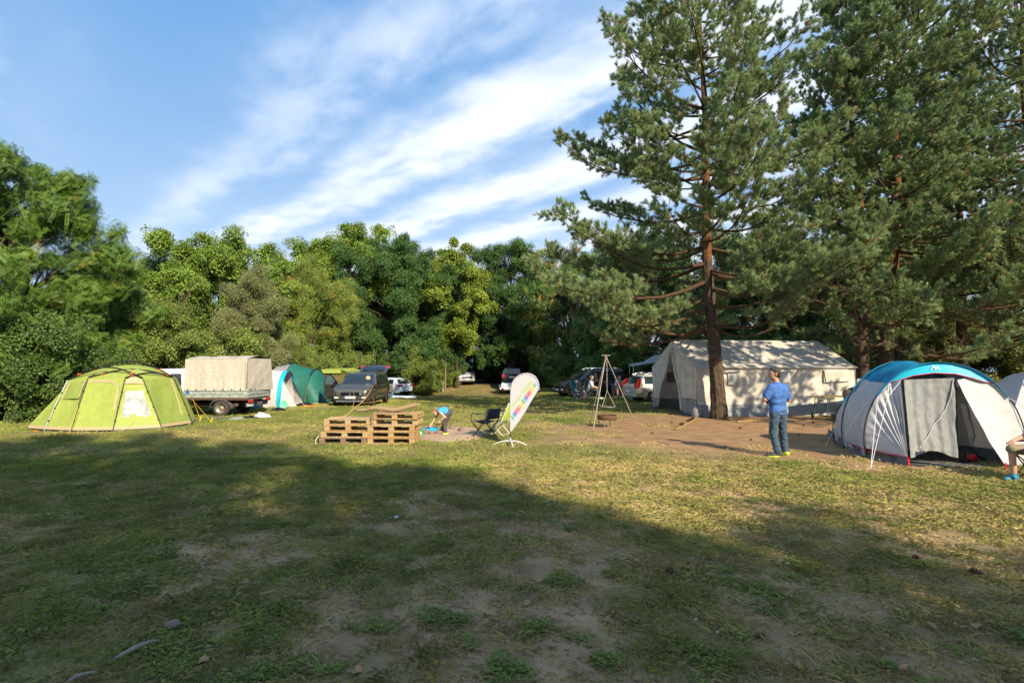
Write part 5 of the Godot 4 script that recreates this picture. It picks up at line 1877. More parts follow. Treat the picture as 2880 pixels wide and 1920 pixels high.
func make_trailer() -> void:
	var t := thing("box_trailer", "white open box trailer with red lamps behind the flag", "trailer", on(-0.25, -45.4))
	var mb := MB.new()
	mb.cbox(Vector3(0, 0.50, 0), Vector3(1.25, 0.05, 2.0), 0.01)
	part(t, "floor", mb, M.galv)
	for s in [-1.0, 1.0]:
		mb = MB.new()
		mb.cbox(Vector3(s * 0.62, 0.70, 0), Vector3(0.03, 0.36, 2.0), 0.008)
		part(t, "side_board", mb, M.white_paint)
		mb = MB.new()
		mb.cbox(Vector3(0, 0.70, s * 1.0), Vector3(1.24, 0.36, 0.03), 0.008)
		part(t, "end_board", mb, M.white_paint)
		mb = MB.new()
		mb.tube([Vector3(s * 0.76, 0.42, 0.42), Vector3(s * 0.76, 0.62, 0.30), Vector3(s * 0.76, 0.68, 0.0), Vector3(s * 0.76, 0.62, -0.30), Vector3(s * 0.76, 0.42, -0.42)], 0.09, 6)
		part(t, "mudguard", mb, M.white_paint)
		wheel(t, Vector3(s * 0.74, 0.28, 0), 0.28, 0.17, s, M.rubber, 0, M.white_paint)
		mb = MB.new()
		mb.cbox(Vector3(s * 0.52, 0.44, 1.03), Vector3(0.24, 0.13, 0.05), 0.015)
		part(t, "tail_light", mb, M.red_lamp)
		mb = MB.new()
		mb.cbox(Vector3(s * 0.44, 0.44, 1.058), Vector3(0.07, 0.08, 0.02), 0.006)
		part(t, "indicator", mb, M.amber)
	mb = MB.new()
	mb.cbox(Vector3(0, 0.44, 1.01), Vector3(1.5, 0.16, 0.03), 0.01)
	part(t, "lamp_board", mb, M.white_paint)
	mb = MB.new()
	mb.cbox(Vector3(0.08, 0.44, 1.035), Vector3(0.52, 0.11, 0.02), 0.005)
	part(t, "rear_plate", mb, M.plate)
	mb = MB.new()
	mb.box(Vector3(0, 0.42, -1.5), Vector3(0.08, 0.08, 1.1))
	part(t, "drawbar", mb, M.galv)
	mb = MB.new()
	mb.lathe(Vector3(-0.25, 0.525, 0.55), [Vector2(0.0, 0.0), Vector2(0.2, 0.0), Vector2(0.22, 0.3), Vector2(0.1, 0.42), Vector2(0.0, 0.44)], 12)
	solo("water_can", mb, M.plastic_blue, "blue plastic can standing in the white trailer", "can", on(-0.25, -45.4))

func make_truck() -> void:
	var t := thing("tarpaulin_truck", "white double cab truck with beige tarpaulin over its bed", "truck", on(-11.0, -20.95))
	var z0 := 0.95       # side that faces the camera
	var mb := MB.new()
	var prof := [Vector2(-1.28, 0.34), Vector2(-1.28, 1.72), Vector2(-1.36, 1.79), Vector2(-2.5, 1.77), Vector2(-2.62, 1.70), Vector2(-3.3, 1.12), Vector2(-4.1, 0.98), Vector2(-4.25, 0.80), Vector2(-4.25, 0.36)]
	mb.poly(prof, Vector3(0, 0, -0.86), Vector3.RIGHT, Vector3.UP, 1.72)
	for s in [-1.0, 1.0]:
		var inner := []
		for p in prof:
			inner.append(Vector3(p.x * 0.985 - 0.03, p.y * 0.97 + 0.01, s * 0.93))
		var outer := []
		for p in prof:
			outer.append(Vector3(p.x, p.y, s * 0.86))
		mb.grid([outer + [outer[0]], inner + [inner[0]]])
		var pv := PackedVector2Array()
		for p in inner:
			pv.append(Vector2(p.x, p.y))
		var ix := Geometry2D.triangulate_polygon(pv)
		for i in range(0, ix.size(), 3):
			mb.tri(inner[ix[i]], inner[ix[i + 1]], inner[ix[i + 2]])
	part(t, "cab", mb, M.white_paint)
	for s in [-1.0, 1.0]:
		for w in [[[-1.38, 1.14], [-1.40, 1.60], [-1.80, 1.60], [-1.88, 1.14]], [[-2.04, 1.12], [-2.0, 1.58], [-2.44, 1.56], [-2.98, 1.12]]]:
			mb = MB.new()
			var q := []
			for p in w:
				q.append(Vector3(p[0], p[1], s * 0.938))
			mb.quad(q[0], q[1], q[2], q[3])
			part(t, "side_window", mb, M.glass)
		mb = MB.new()
		mb.ball(Vector3(-3.0, 1.2, s * 1.08), Vector3(0.06, 0.15, 0.1), Basis.IDENTITY, 6, 8)
		part(t, "mirror", mb, M.black)
		mb = MB.new()
		mb.cbox(Vector3(-4.26, 0.72, s * 0.66), Vector3(0.04, 0.16, 0.28), 0.01)
		part(t, "headlight", mb, M.lamp_clear)
		mb = MB.new()
		mb.box(Vector3(-1.98, 0.86, s * 0.936), Vector3(0.012, 0.75, 0.006))
		part(t, "door_gap", mb, M.chair_grey)
	mb = MB.new()
	mb.quad(Vector3(-2.66, 1.66, -0.78), Vector3(-2.66, 1.66, 0.78), Vector3(-3.3, 1.15, 0.82), Vector3(-3.3, 1.15, -0.82))
	part(t, "windscreen", mb, M.glass)
	# frame and bed
	for s in [-0.4, 0.4]:
		mb = MB.new()
		mb.box(Vector3(-0.6, 0.50, s), Vector3(3.6, 0.14, 0.08))
		part(t, "chassis_rail", mb, M.black)
	mb = MB.new()
	mb.cbox(Vector3(-0.08, 0.635, 0), Vector3(2.36, 0.06, 1.9), 0.01)
	part(t, "bed_floor", mb, M.rust)
	for s in [-1.0, 1.0]:
		var b := Node3D.new()
		b.name = "side_board"
		t.add_child(b, true)
		mb = MB.new()
		mb.cbox(Vector3(-0.08, 0.86, s * z0), Vector3(2.36, 0.36, 0.03), 0.01)
		part(b, "board", mb, M.galv)
		for y in [0.73, 0.85, 0.97]:
			mb = MB.new()
			mb.cbox(Vector3(-0.08, y, s * (z0 + 0.02)), Vector3(2.34, 0.05, 0.03), 0.012)
			part(b, "rib", mb, M.galv)
		mb = MB.new()
		mb.cbox(Vector3(-0.5, 0.655, s * (z0 + 0.012)), Vector3(0.34, 0.05, 0.02), 0.005)
		part(b, "rust_patch", mb, M.rust)
	mb = MB.new()
	mb.cbox(Vector3(1.11, 0.86, 0), Vector3(0.03, 0.36, 1.88), 0.01)
	part(t, "tail_board", mb, M.galv)
	mb = MB.new()
	mb.cbox(Vector3(1.13, 0.84, 0), Vector3(0.03, 0.06, 1.86), 0.012)
	part(t, "tail_board_rib", mb, M.galv)
	# tarpaulin: sides hang from the bows, roof slightly peaked
	mb = MB.new()
	var hang := []
	for j in 15:
		var q := j / 14.0
		var row := []
		for i in 61:
			var uu := i / 60.0
			var z := lerpf(z0 + 0.045, z0, q) - 0.035 * absf(sin(uu * PI * 3.0)) * sin(PI * clampf(q * 0.9 + 0.1, 0.0, 1.0)) + 0.012 * sin(uu * 70.0) * pow(1.0 - q, 3.0) + 0.015 * n_fine.get_noise_2d(uu * 6.0, q * 3.0)
			row.append(Vector3(lerpf(-1.25, 1.08, uu), lerpf(lerpf(0.99, 0.97, uu) - 0.012 * absf(sin(uu * PI * 7.0)), lerpf(2.14, 2.18, uu), q), z))
		hang.append(row)
	mb.grid(hang)
	part(t, "tarpaulin_side", mb, M.tarp)
	mb = MB.new()
	sheet(mb, Vector3(1.08, 0.99, -z0 - 0.045), Vector3(-1.25, 0.99, -z0 - 0.045), Vector3(-1.25, 2.14, -z0), Vector3(1.08, 2.18, -z0), 20, 10, -0.02, 0.05, 47.0)
	part(t, "tarpaulin_side", mb, M.tarp)
	mb = MB.new()
	sheet(mb, Vector3(1.10, 0.97, z0 + 0.03), Vector3(1.20, 0.93, -z0 - 0.03), Vector3(1.10, 2.18, -z0), Vector3(1.09, 2.18, z0), 20, 14, 0.03, 0.03, 51.0)
	part(t, "tarpaulin_tail", mb, M.tarp)
	mb = MB.new()
	sheet(mb, Vector3(-1.26, 0.99, -z0), Vector3(-1.26, 0.99, z0), Vector3(-1.26, 2.14, z0), Vector3(-1.26, 2.14, -z0), 10, 8, 0.02, 0.04, 57.0)
	part(t, "tarpaulin_front", mb, M.tarp)
	mb = MB.new()
	var rows := []
	for j in 9:
		var v := j / 8.0
		var row := []
		for i in 21:
			var uu := i / 20.0
			row.append(Vector3(lerpf(-1.27, 1.11, uu), lerpf(2.14, 2.18, uu) + 0.11 * sin(PI * v) + 0.012 * sin(uu * 18.0), lerpf(z0 + 0.01, -z0 - 0.01, v)))
		rows.append(row)
	mb.grid(rows)
	part(t, "tarpaulin_roof", mb, M.tarp)
	for i in 7:
		mb = MB.new()
		mb.ball(Vector3(-1.1 + i * 0.33, 1.015, z0 + 0.07), Vector3(0.022, 0.03, 0.02), Basis.IDENTITY, 4, 6)
		part(t, "tarpaulin_hook", mb, M.black)
	for i in 5:
		mb = MB.new()
		mb.ball(Vector3(1.14, 1.0, 0.8 - i * 0.4), Vector3(0.02, 0.03, 0.022), Basis.IDENTITY, 4, 6)
		part(t, "tarpaulin_hook", mb, M.black)
	mb = MB.new()
	mb.tube([Vector3(1.02, 2.05, z0 + 0.03), Vector3(1.06, 1.7, z0 + 0.06), Vector3(1.03, 1.3, z0 + 0.06), Vector3(1.06, 1.0, z0 + 0.07)], 0.009, 4)
	part(t, "lacing_cord", mb, M.stick)
	# running gear
	for s in [-1.0, 1.0]:
		mb = MB.new()
		var p := []
		for i in 9:
			var a := PI * (0.02 + 0.96 * i / 8.0)
			p.append(Vector3(0.08 + cos(a) * 0.41, 0.29 + sin(a) * 0.37, 0))
		for i in 8:
			mb.quad(p[i] + Vector3(0, 0, s * 0.95), p[i + 1] + Vector3(0, 0, s * 0.95), p[i + 1] + Vector3(0, 0, s * 0.68), p[i] + Vector3(0, 0, s * 0.68))
			mb.quad(p[i] + Vector3(0, 0, s * 0.95), p[i + 1] + Vector3(0, 0, s * 0.95), p[i + 1] + Vector3(0, -0.04, s * 0.955), p[i] + Vector3(0, -0.04, s * 0.955))
		part(t, "mudguard", mb, M.chair_grey)
		for x in [0.08, -3.2]:
			var n := Node3D.new()
			n.name = "axle_end"
			t.add_child(n, true)
			n.rotation.y = PI / 2
			n.position = Vector3(x, 0, s * 0.82)
			wheel(n, Vector3(0, 0.30, 0), 0.30, 0.19, -s, M.tyre_dusty, 0, M.rust_pole)
		mb = MB.new()
		mb.cbox(Vector3(1.12, 0.56, s * 0.72), Vector3(0.06, 0.13, 0.34), 0.02)
		part(t, "tail_light", mb, M.red_lamp)
	mb = MB.new()
	mb.cbox(Vector3(1.02, 0.42, 0), Vector3(0.08, 0.14, 1.7), 0.015)
	part(t, "rear_bar", mb, M.chair_grey)
	mb = MB.new()
	mb.cbox(Vector3(1.07, 0.42, 0.62), Vector3(0.02, 0.11, 0.45), 0.005)
	part(t, "rear_plate", mb, M.plate)
	mb = MB.new()
	mb.cbox(Vector3(0.62, 0.42, 0.82), Vector3(0.16, 0.12, 0.1), 0.03)
	part(t, "tow_bracket", mb, M.rust)
	mb = MB.new()
	mb.box(Vector3(-1.12, 0.90, z0 + 0.039), Vector3(0.13, 0.08, 0.004))
	part(t, "blue_sticker", mb, M.plate_blue)
	mb = MB.new()
	mb.cbox(Vector3(-0.75, 0.42, 0.5), Vector3(0.7, 0.22, 0.3), 0.04)
	part(t, "fuel_tank", mb, M.black)

# ---------------------------------------------------------------- people
func capsule(p: Vector3, b: Array) -> float:
	var ab: Vector3 = b[1] - b[0]
	var k := clampf((p - b[0]).dot(ab) / maxf(ab.length_squared(), 1e-8), 0.0, 1.0)
	return p.distance_to(b[0] + ab * k) - lerpf(b[2], b[3], k)

func blob(mb: MB, bones: Array, k: float, cell: float, planes := [], amp := 0.0, freq := 5.0) -> void:
	# tapered capsules joined by a smooth minimum, meshed as surface nets; planes cut away what lies in front of them
	var side := 4
	var bs := cell * side
	var reach := bs * 0.87 + k + amp + cell
	var blocks := {}
	for b in bones:
		var r := maxf(b[2], b[3]) + cell * 2.0 + k * 0.5
		var lo: Vector3 = Vector3(minf(b[0].x, b[1].x), minf(b[0].y, b[1].y), minf(b[0].z, b[1].z)) - Vector3.ONE * r
		var hi: Vector3 = Vector3(maxf(b[0].x, b[1].x), maxf(b[0].y, b[1].y), maxf(b[0].z, b[1].z)) + Vector3.ONE * r
		for x in range(floori(lo.x / bs), ceili(hi.x / bs)):
			for y in range(floori(lo.y / bs), ceili(hi.y / bs)):
				for z in range(floori(lo.z / bs), ceili(hi.z / bs)):
					blocks[Vector3i(x, y, z)] = true
	var field := {}
	var kept := []
	for q in blocks:
		var c := (Vector3(q) + Vector3.ONE * 0.5) * bs
		var use := []
		var least := 1e9
		for b in bones:
			var e := capsule(c, b)
			least = minf(least, e)
			if e < reach * 1.6:
				use.append(b)
		if absf(least) > reach or use.is_empty():
			if least > 0.0 or -least > reach:
				continue
		kept.append(q)
		for i in side + 1:
			for j in side + 1:
				for l in side + 1:
					var g: Vector3i = q * side + Vector3i(i, j, l)
					if field.has(g):
						continue
					var p := Vector3(g) * cell
					var d := 1e9
					for b in use:
						var e := capsule(p, b)
						if d > 1e8:
							d = e
						else:
							var h := clampf(0.5 + 0.5 * (e - d) / k, 0.0, 1.0)
							d = lerpf(e, d, h) - k * h * (1.0 - h)
					if amp > 0.0:
						d += amp * n_fine.get_noise_3d(p.x * freq, p.y * freq * 1.6, p.z * freq)
					for pl in planes:
						d = maxf(d, pl.distance_to(p))
					field[g] = d
	var verts := {}
	var corner := [Vector3i(0, 0, 0), Vector3i(1, 0, 0), Vector3i(0, 1, 0), Vector3i(1, 1, 0), Vector3i(0, 0, 1), Vector3i(1, 0, 1), Vector3i(0, 1, 1), Vector3i(1, 1, 1)]
	var edges := [[0, 1], [2, 3], [4, 5], [6, 7], [0, 2], [1, 3], [4, 6], [5, 7], [0, 4], [1, 5], [2, 6], [3, 7]]
	for q in kept:
		for i in side:
			for j in side:
				for l in side:
					var g: Vector3i = q * side + Vector3i(i, j, l)
					var v := []
					var neg := 0
					for c in corner:
						var d: float = field[g + c]
						v.append(d)
						if d < 0.0:
							neg += 1
					if neg == 0 or neg == 8:
						continue
					var s := Vector3.ZERO
					var n := 0
					for e in edges:
						if (v[e[0]] < 0.0) != (v[e[1]] < 0.0):
							s += Vector3(corner[e[0]]).lerp(Vector3(corner[e[1]]), v[e[0]] / (v[e[0]] - v[e[1]]))
							n += 1
					verts[g] = (Vector3(g) + s / n) * cell
	mb.smooth(true)
	for g in verts:
		for ax in 3:
			var d := Vector3i.ZERO
			d[ax] = 1
			var f0: float = field[g]
			if not field.has(g + d) or (f0 < 0.0) == (field[g + d] < 0.0):
				continue
			var u := Vector3i.ZERO
			u[(ax + 1) % 3] = 1
			var w := Vector3i.ZERO
			w[(ax + 2) % 3] = 1
			if verts.has(g - u) and verts.has(g - w) and verts.has(g - u - w):
				if f0 < 0.0:
					mb.quad(verts[g], verts[g - w], verts[g - u - w], verts[g - u])
				else:
					mb.quad(verts[g], verts[g - u], verts[g - u - w], verts[g - w])
	mb.smooth(false)

func hand(mb: MB, at: Vector3, d: Vector3, palm_n: Vector3, thumb: float, size: float, curl := 0.5) -> void:
	# wrist at `at`, fingers along d; palm_n points out of the palm
	d = d.normalized()
	var s := d.cross(palm_n).normalized() * thumb
	palm_n = s.cross(d).normalized() * thumb
	var bones := []
	for i in 4:
		var o := (i - 1.5) * 0.021 * size
		bones.append([at + s * o * 0.6, at + d * 0.085 * size + s * o, 0.014 * size, 0.012 * size])
		var l: float = [0.068, 0.076, 0.071, 0.055][3 - i] * size
		var a := at + d * 0.088 * size + s * o
		var b := a + (d - palm_n * -curl * 0.6).normalized() * l * 0.55
		var c := b + (d * (1.0 - curl) + palm_n * curl).normalized() * l * 0.5
		bones.append([a, b, 0.0095 * size, 0.009 * size])
		bones.append([b, c, 0.009 * size, 0.0075 * size])
	var t0 := at + d * 0.03 * size + s * 0.03 * size
	var t1 := t0 + (d * 0.7 + s * 0.7 + palm_n * 0.2).normalized() * 0.045 * size
	bones.append([at + d * 0.02 * size, t0, 0.014 * size, 0.013 * size])
	bones.append([t0, t1, 0.012 * size, 0.0105 * size])
	bones.append([t1, t1 + (d + palm_n * 0.4).normalized() * 0.03 * size, 0.0105 * size, 0.009 * size])
	blob(mb, bones, 0.007 * size, 0.0048)

func head(t: Node, at: Vector3, b: Basis, size: float, skin: Material, hair: Material, style: int, cell := 0.008) -> MB:
	# at: middle of the head; b.z points out of the face
	var P := func(x: float, y: float, z: float) -> Vector3: return at + b * (Vector3(x, y, z) * size)
	var mb := MB.new()
	var bones := [
		[P.call(0, 0.035, -0.025), P.call(0, 0.03, 0.02), 0.082 * size, 0.076 * size], [P.call(0, -0.02, 0.02), P.call(0, -0.075, 0.045), 0.066 * size, 0.042 * size],
		[P.call(0.028, -0.06, 0.04), P.call(-0.028, -0.06, 0.04), 0.036 * size, 0.036 * size], [P.call(0, 0.012, 0.088), P.call(0, -0.025, 0.108), 0.010 * size, 0.015 * size],
		[P.call(0.034, -0.02, 0.07), P.call(-0.034, -0.02, 0.07), 0.022 * size, 0.022 * size], [P.call(0, -0.062, 0.085), P.call(0, -0.06, 0.088), 0.014 * size, 0.014 * size],
		[P.call(0.045, 0.035, 0.075), P.call(-0.045, 0.035, 0.075), 0.018 * size, 0.018 * size]]
	for s in [-1.0, 1.0]:
		bones.append([P.call(s * 0.080, 0.015, -0.012), P.call(s * 0.078, -0.025, -0.002), 0.017 * size, 0.012 * size])
	blob(mb, bones, 0.016 * size, cell * size)
	part(t, "head", mb, skin)
	var hb := MB.new()
	var hs := [[P.call(0, 0.05, -0.035), P.call(0, 0.055, 0.025), 0.087 * size, 0.080 * size], [P.call(0.03, 0.02, -0.055), P.call(-0.03, 0.02, -0.055), 0.066 * size, 0.066 * size], [P.call(0.02, -0.035, -0.055), P.call(-0.02, -0.035, -0.055), 0.052 * size, 0.052 * size], [P.call(0.035, 0.11, 0.045), P.call(-0.035, 0.11, 0.045), 0.034 * size, 0.034 * size], [P.call(0.05, 0.06, 0.0), P.call(-0.05, 0.06, 0.0), 0.048 * size, 0.048 * size]]
	if style == 1:
		hs.append([P.call(0, 0.05, -0.12), P.call(0, 0.02, -0.15), 0.035 * size, 0.03 * size])
	blob(hb, hs, 0.012 * size, cell * size, [Plane(b * Vector3(0, -0.62, 0.785).normalized(), at.dot(b * Vector3(0, -0.62, 0.785).normalized()) - 0.016 * size)], 0.014 * size, 14.0)
	part(t, "hair", hb, hair)
	var eb := MB.new()
	for s in [-1.0, 1.0]:
		eb.ball(P.call(s * 0.033, 0.008, 0.084), Vector3.ONE * 0.008 * size, Basis.IDENTITY, 5, 8)
	part(t, "eyes", eb, M.black_gloss)
	return mb

func shoe(t: Node, ankle: Vector3, dir: Vector3, size: float, m: Material, sole: Material) -> void:
	dir = dir.normalized()
	var mb := MB.new()
	var g := Vector3(ankle.x, ankle.y - 0.085 * size, ankle.z)
	var sd := dir.cross(Vector3.UP)
	blob(mb, [[g + Vector3.UP * 0.045 * size - dir * 0.05 * size, g + Vector3.UP * 0.04 * size + dir * 0.10 * size, 0.042 * size, 0.042 * size], [g + Vector3.UP * 0.035 * size + dir * 0.10 * size, g + Vector3.UP * 0.030 * size + dir * 0.185 * size, 0.044 * size, 0.032 * size], [g + Vector3.UP * 0.06 * size, ankle + Vector3.UP * 0.03 * size, 0.045 * size, 0.042 * size]], 0.03 * size, 0.010, [Plane(Vector3.DOWN, -g.y - 0.018 * size)])
	part(t, "shoe", mb, m)
	mb = MB.new()
	var pts := []
	for a in 14:
		var an := TAU * a / 14
		pts.append(Vector2(cos(an) * (0.148 if cos(an) > 0.0 else 0.115) * size + 0.045 * size, sin(an) * (0.046 + 0.006 * cos(an)) * size))
	mb.poly(pts, g + Vector3.UP * 0.0, dir, -sd, 0.026 * size)
	part(t, "sole", mb, sole)

func make_man() -> void:
	# back to the camera, head turned left, hands joined before him
	var t := thing("person", "person in blue shirt and jeans standing with back turned", "person", on(5.63, -11.33), 0.30)
	var V := func(x: float, y: float, z: float) -> Vector3: return Vector3(x, y, z)
	var s := 1.02
	var hipL := Vector3(-0.095, 0.93, 0)
	var hipR := Vector3(0.095, 0.93, 0)
	var kneeL := Vector3(-0.115, 0.50, -0.03)
	var kneeR := Vector3(0.135, 0.50, -0.02)
	var ankL := Vector3(-0.085, 0.085, 0.05)
	var ankR := Vector3(0.20, 0.085, -0.04)
	var shL := Vector3(-0.185, 1.44, 0.0)
	var shR := Vector3(0.185, 1.44, 0.0)
	var elL := Vector3(-0.305, 1.19, -0.03)
	var elR := Vector3(0.315, 1.17, -0.03)
	var wrL := Vector3(-0.10, 1.13, -0.22)
	var wrR := Vector3(0.11, 1.13, -0.22)
	var mb := MB.new()
	# body: neck, arms, legs in one skin
	blob(mb, [[V.call(0, 1.45, 0.0), V.call(-0.01, 1.60, -0.03), 0.062, 0.056], [V.call(-0.10, 1.40, 0), V.call(0.10, 1.40, 0), 0.075, 0.075], [V.call(0, 1.35, 0), V.call(0, 1.0, 0), 0.09, 0.09],
		[shL, elL, 0.052, 0.042], [elL, wrL, 0.043, 0.028], [shR, elR, 0.052, 0.042], [elR, wrR, 0.043, 0.028],
		[hipL, kneeL, 0.085, 0.055], [kneeL, ankL, 0.055, 0.04], [hipR, kneeR, 0.085, 0.055], [kneeR, ankR, 0.055, 0.04]], 0.04, 0.014)
	hand(mb, wrL, Vector3(0.75, -0.05, -0.45), Vector3(0.1, 0.1, 1), 1.0, 1.0, 0.7)
	hand(mb, wrR, Vector3(-0.75, 0.1, -0.4), Vector3(0.1, 0.1, 1), -1.0, 1.0, 0.7)
	part(t, "body", mb, M.skin)
	var face := Basis(Vector3.UP, deg_to_rad(180.0 + 62.0)) * Basis(Vector3.RIGHT, 0.08)
	head(t, Vector3(-0.025, 1.715, -0.045), face, 1.03, M.skin, M.hair_grey, 0, 0.007)
	mb = MB.new()
	blob(mb, [[V.call(-0.11, 1.39, 0.005), V.call(0.11, 1.39, 0.005), 0.108, 0.108], [V.call(-0.10, 1.30, 0.0), V.call(0.10, 1.30, 0.0), 0.128, 0.128], [V.call(-0.075, 1.15, -0.01), V.call(0.075, 1.15, -0.01), 0.125, 0.125], [V.call(-0.075, 0.96, -0.005), V.call(0.075, 0.96, -0.005), 0.125, 0.125], [V.call(-0.075, 0.80, 0.0), V.call(0.075, 0.80, 0.0), 0.125, 0.125],
		[V.call(-0.07, 1.47, 0.0), V.call(0.07, 1.47, 0.0), 0.055, 0.055], [V.call(0, 1.48, -0.005), V.call(0, 1.525, -0.012), 0.07, 0.062],
		[shL, shL.lerp(elL, 0.78), 0.076, 0.074], [shR, shR.lerp(elR, 0.78), 0.076, 0.074]], 0.05, 0.012, [Plane(Vector3.DOWN, -0.865)], 0.017, 3.4)
	part(t, "shirt", mb, M.shirt_blue)
	mb = MB.new()
	blob(mb, [[V.call(-0.07, 0.95, 0.01), V.call(0.07, 0.95, 0.01), 0.108, 0.108], [hipL + Vector3(0, -0.05, 0.01), kneeL, 0.103, 0.077], [kneeL, ankL + Vector3(0, 0.03, 0), 0.077, 0.072], [hipR + Vector3(0, -0.05, 0.01), kneeR, 0.103, 0.077], [kneeR, ankR + Vector3(0, 0.03, 0), 0.077, 0.072]], 0.025, 0.012, [Plane(Vector3.DOWN, -0.065)], 0.02, 4.2)
	part(t, "jeans", mb, M.jeans)
	mb = MB.new()
	mb.cbox(Vector3(-0.195, 0.66, 0.03), Vector3(0.035, 0.17, 0.13), 0.012)
	part(t, "cargo_pocket", mb, M.jeans)
	shoe(t, ankL, Vector3(-0.85, 0, -0.5), 1.05, M.shoe_dark, M.neon)
	shoe(t, ankR, Vector3(-0.1, 0, -1.0), 1.05, M.neon, M.neon)

func make_boy() -> void:
	var t := thing("person", "child in blue vest bending down to the stones at the fire pit", "person", on(-1.88, -14.8))
	var V := func(x: float, y: float, z: float) -> Vector3: return Vector3(x, y, z)
	var hip := Vector3(0.12, 0.60, 0.0)
	var sh := Vector3(-0.11, 0.66, 0.0)
	var mb := MB.new()
	var shN := sh + Vector3(0, -0.02, 0.12)
	var shF := sh + Vector3(-0.01, -0.02, -0.12)
	var elN := Vector3(0.05, 0.50, 0.17)
	var wrN := Vector3(-0.07, 0.40, 0.15)
	var elF := Vector3(-0.24, 0.47, -0.12)
	var wrF := Vector3(-0.345, 0.30, -0.06)
	var hN := hip + Vector3(0, -0.02, 0.065)
	var hF := hip + Vector3(0, -0.02, -0.065)
	var kN := Vector3(0.02, 0.335, 0.09)
	var kF := Vector3(0.03, 0.335, -0.10)
	var aN := Vector3(0.06, 0.075, 0.11)
	var aF := Vector3(-0.08, 0.075, -0.13)
	blob(mb, [[sh, hip, 0.075, 0.075], [sh, V.call(-0.19, 0.655, 0.01), 0.04, 0.038], [shN, elN, 0.034, 0.028], [elN, wrN, 0.028, 0.02], [shF, elF, 0.034, 0.028], [elF, wrF, 0.028, 0.02], [hN, kN, 0.06, 0.042], [kN, aN, 0.04, 0.03], [hF, kF, 0.06, 0.042], [kF, aF, 0.04, 0.03]], 0.03, 0.012)
	hand(mb, wrN, Vector3(-0.7, -0.5, 0.0), Vector3(0.3, -0.3, -1), 1.0, 0.72, 0.8)
	hand(mb, wrF, Vector3(-0.5, -0.85, 0.1), Vector3(0.3, -0.3, 1), -1.0, 0.72, 0.3)
	part(t, "body", mb, M.skin_pale)
	var face := Basis(Vector3.UP, -PI / 2) * Basis(Vector3.RIGHT, 0.75)
	head(t, Vector3(-0.235, 0.635, 0.02), face, 0.86, M.skin_pale, M.hair_blond, 0, 0.008)
	mb = MB.new()
	blob(mb, [[sh + V.call(0.02, 0, 0.06), hip + V.call(-0.02, 0.0, 0.04), 0.088, 0.092], [sh + V.call(0.02, 0, -0.06), hip + V.call(-0.02, 0.0, -0.04), 0.088, 0.092], [sh.lerp(hip, 0.5) + Vector3(0, 0.045, 0), sh.lerp(hip, 0.5) + Vector3(0.02, 0.045, 0), 0.09, 0.09]], 0.04, 0.011, [Plane(Vector3(0.95, -0.3, 0).normalized(), 0.0)], 0.006, 7.0)
	part(t, "vest", mb, M.shirt_sky)
	mb = MB.new()
	blob(mb, [[hip + V.call(0.02, -0.0, -0.03), hip + V.call(0.02, -0.0, 0.03), 0.092, 0.092], [hN, kN, 0.078, 0.058], [kN, aN + V.call(0, 0.02, 0), 0.058, 0.055], [hF, kF, 0.078, 0.058], [kF, aF + V.call(0, 0.02, 0), 0.058, 0.055]], 0.025, 0.011, [Plane(Vector3.DOWN, -0.055)], 0.01, 6.0)
	part(t, "trousers", mb, M.trousers)
	shoe(t, aN, Vector3(-0.9, 0, 0.35), 0.85, M.neon, M.tan)
	shoe(t, aF, Vector3(-0.95, 0, 0.1), 0.85, M.trousers, M.neon)
	mb = MB.new()
	mb.lathe(wrN, [Vector2(0.026, -0.012), Vector2(0.028, 0.0), Vector2(0.026, 0.012)], 10, Basis(Vector3(0, 0, 1), 1.1))
	part(t, "wrist_watch", mb, M.trousers)

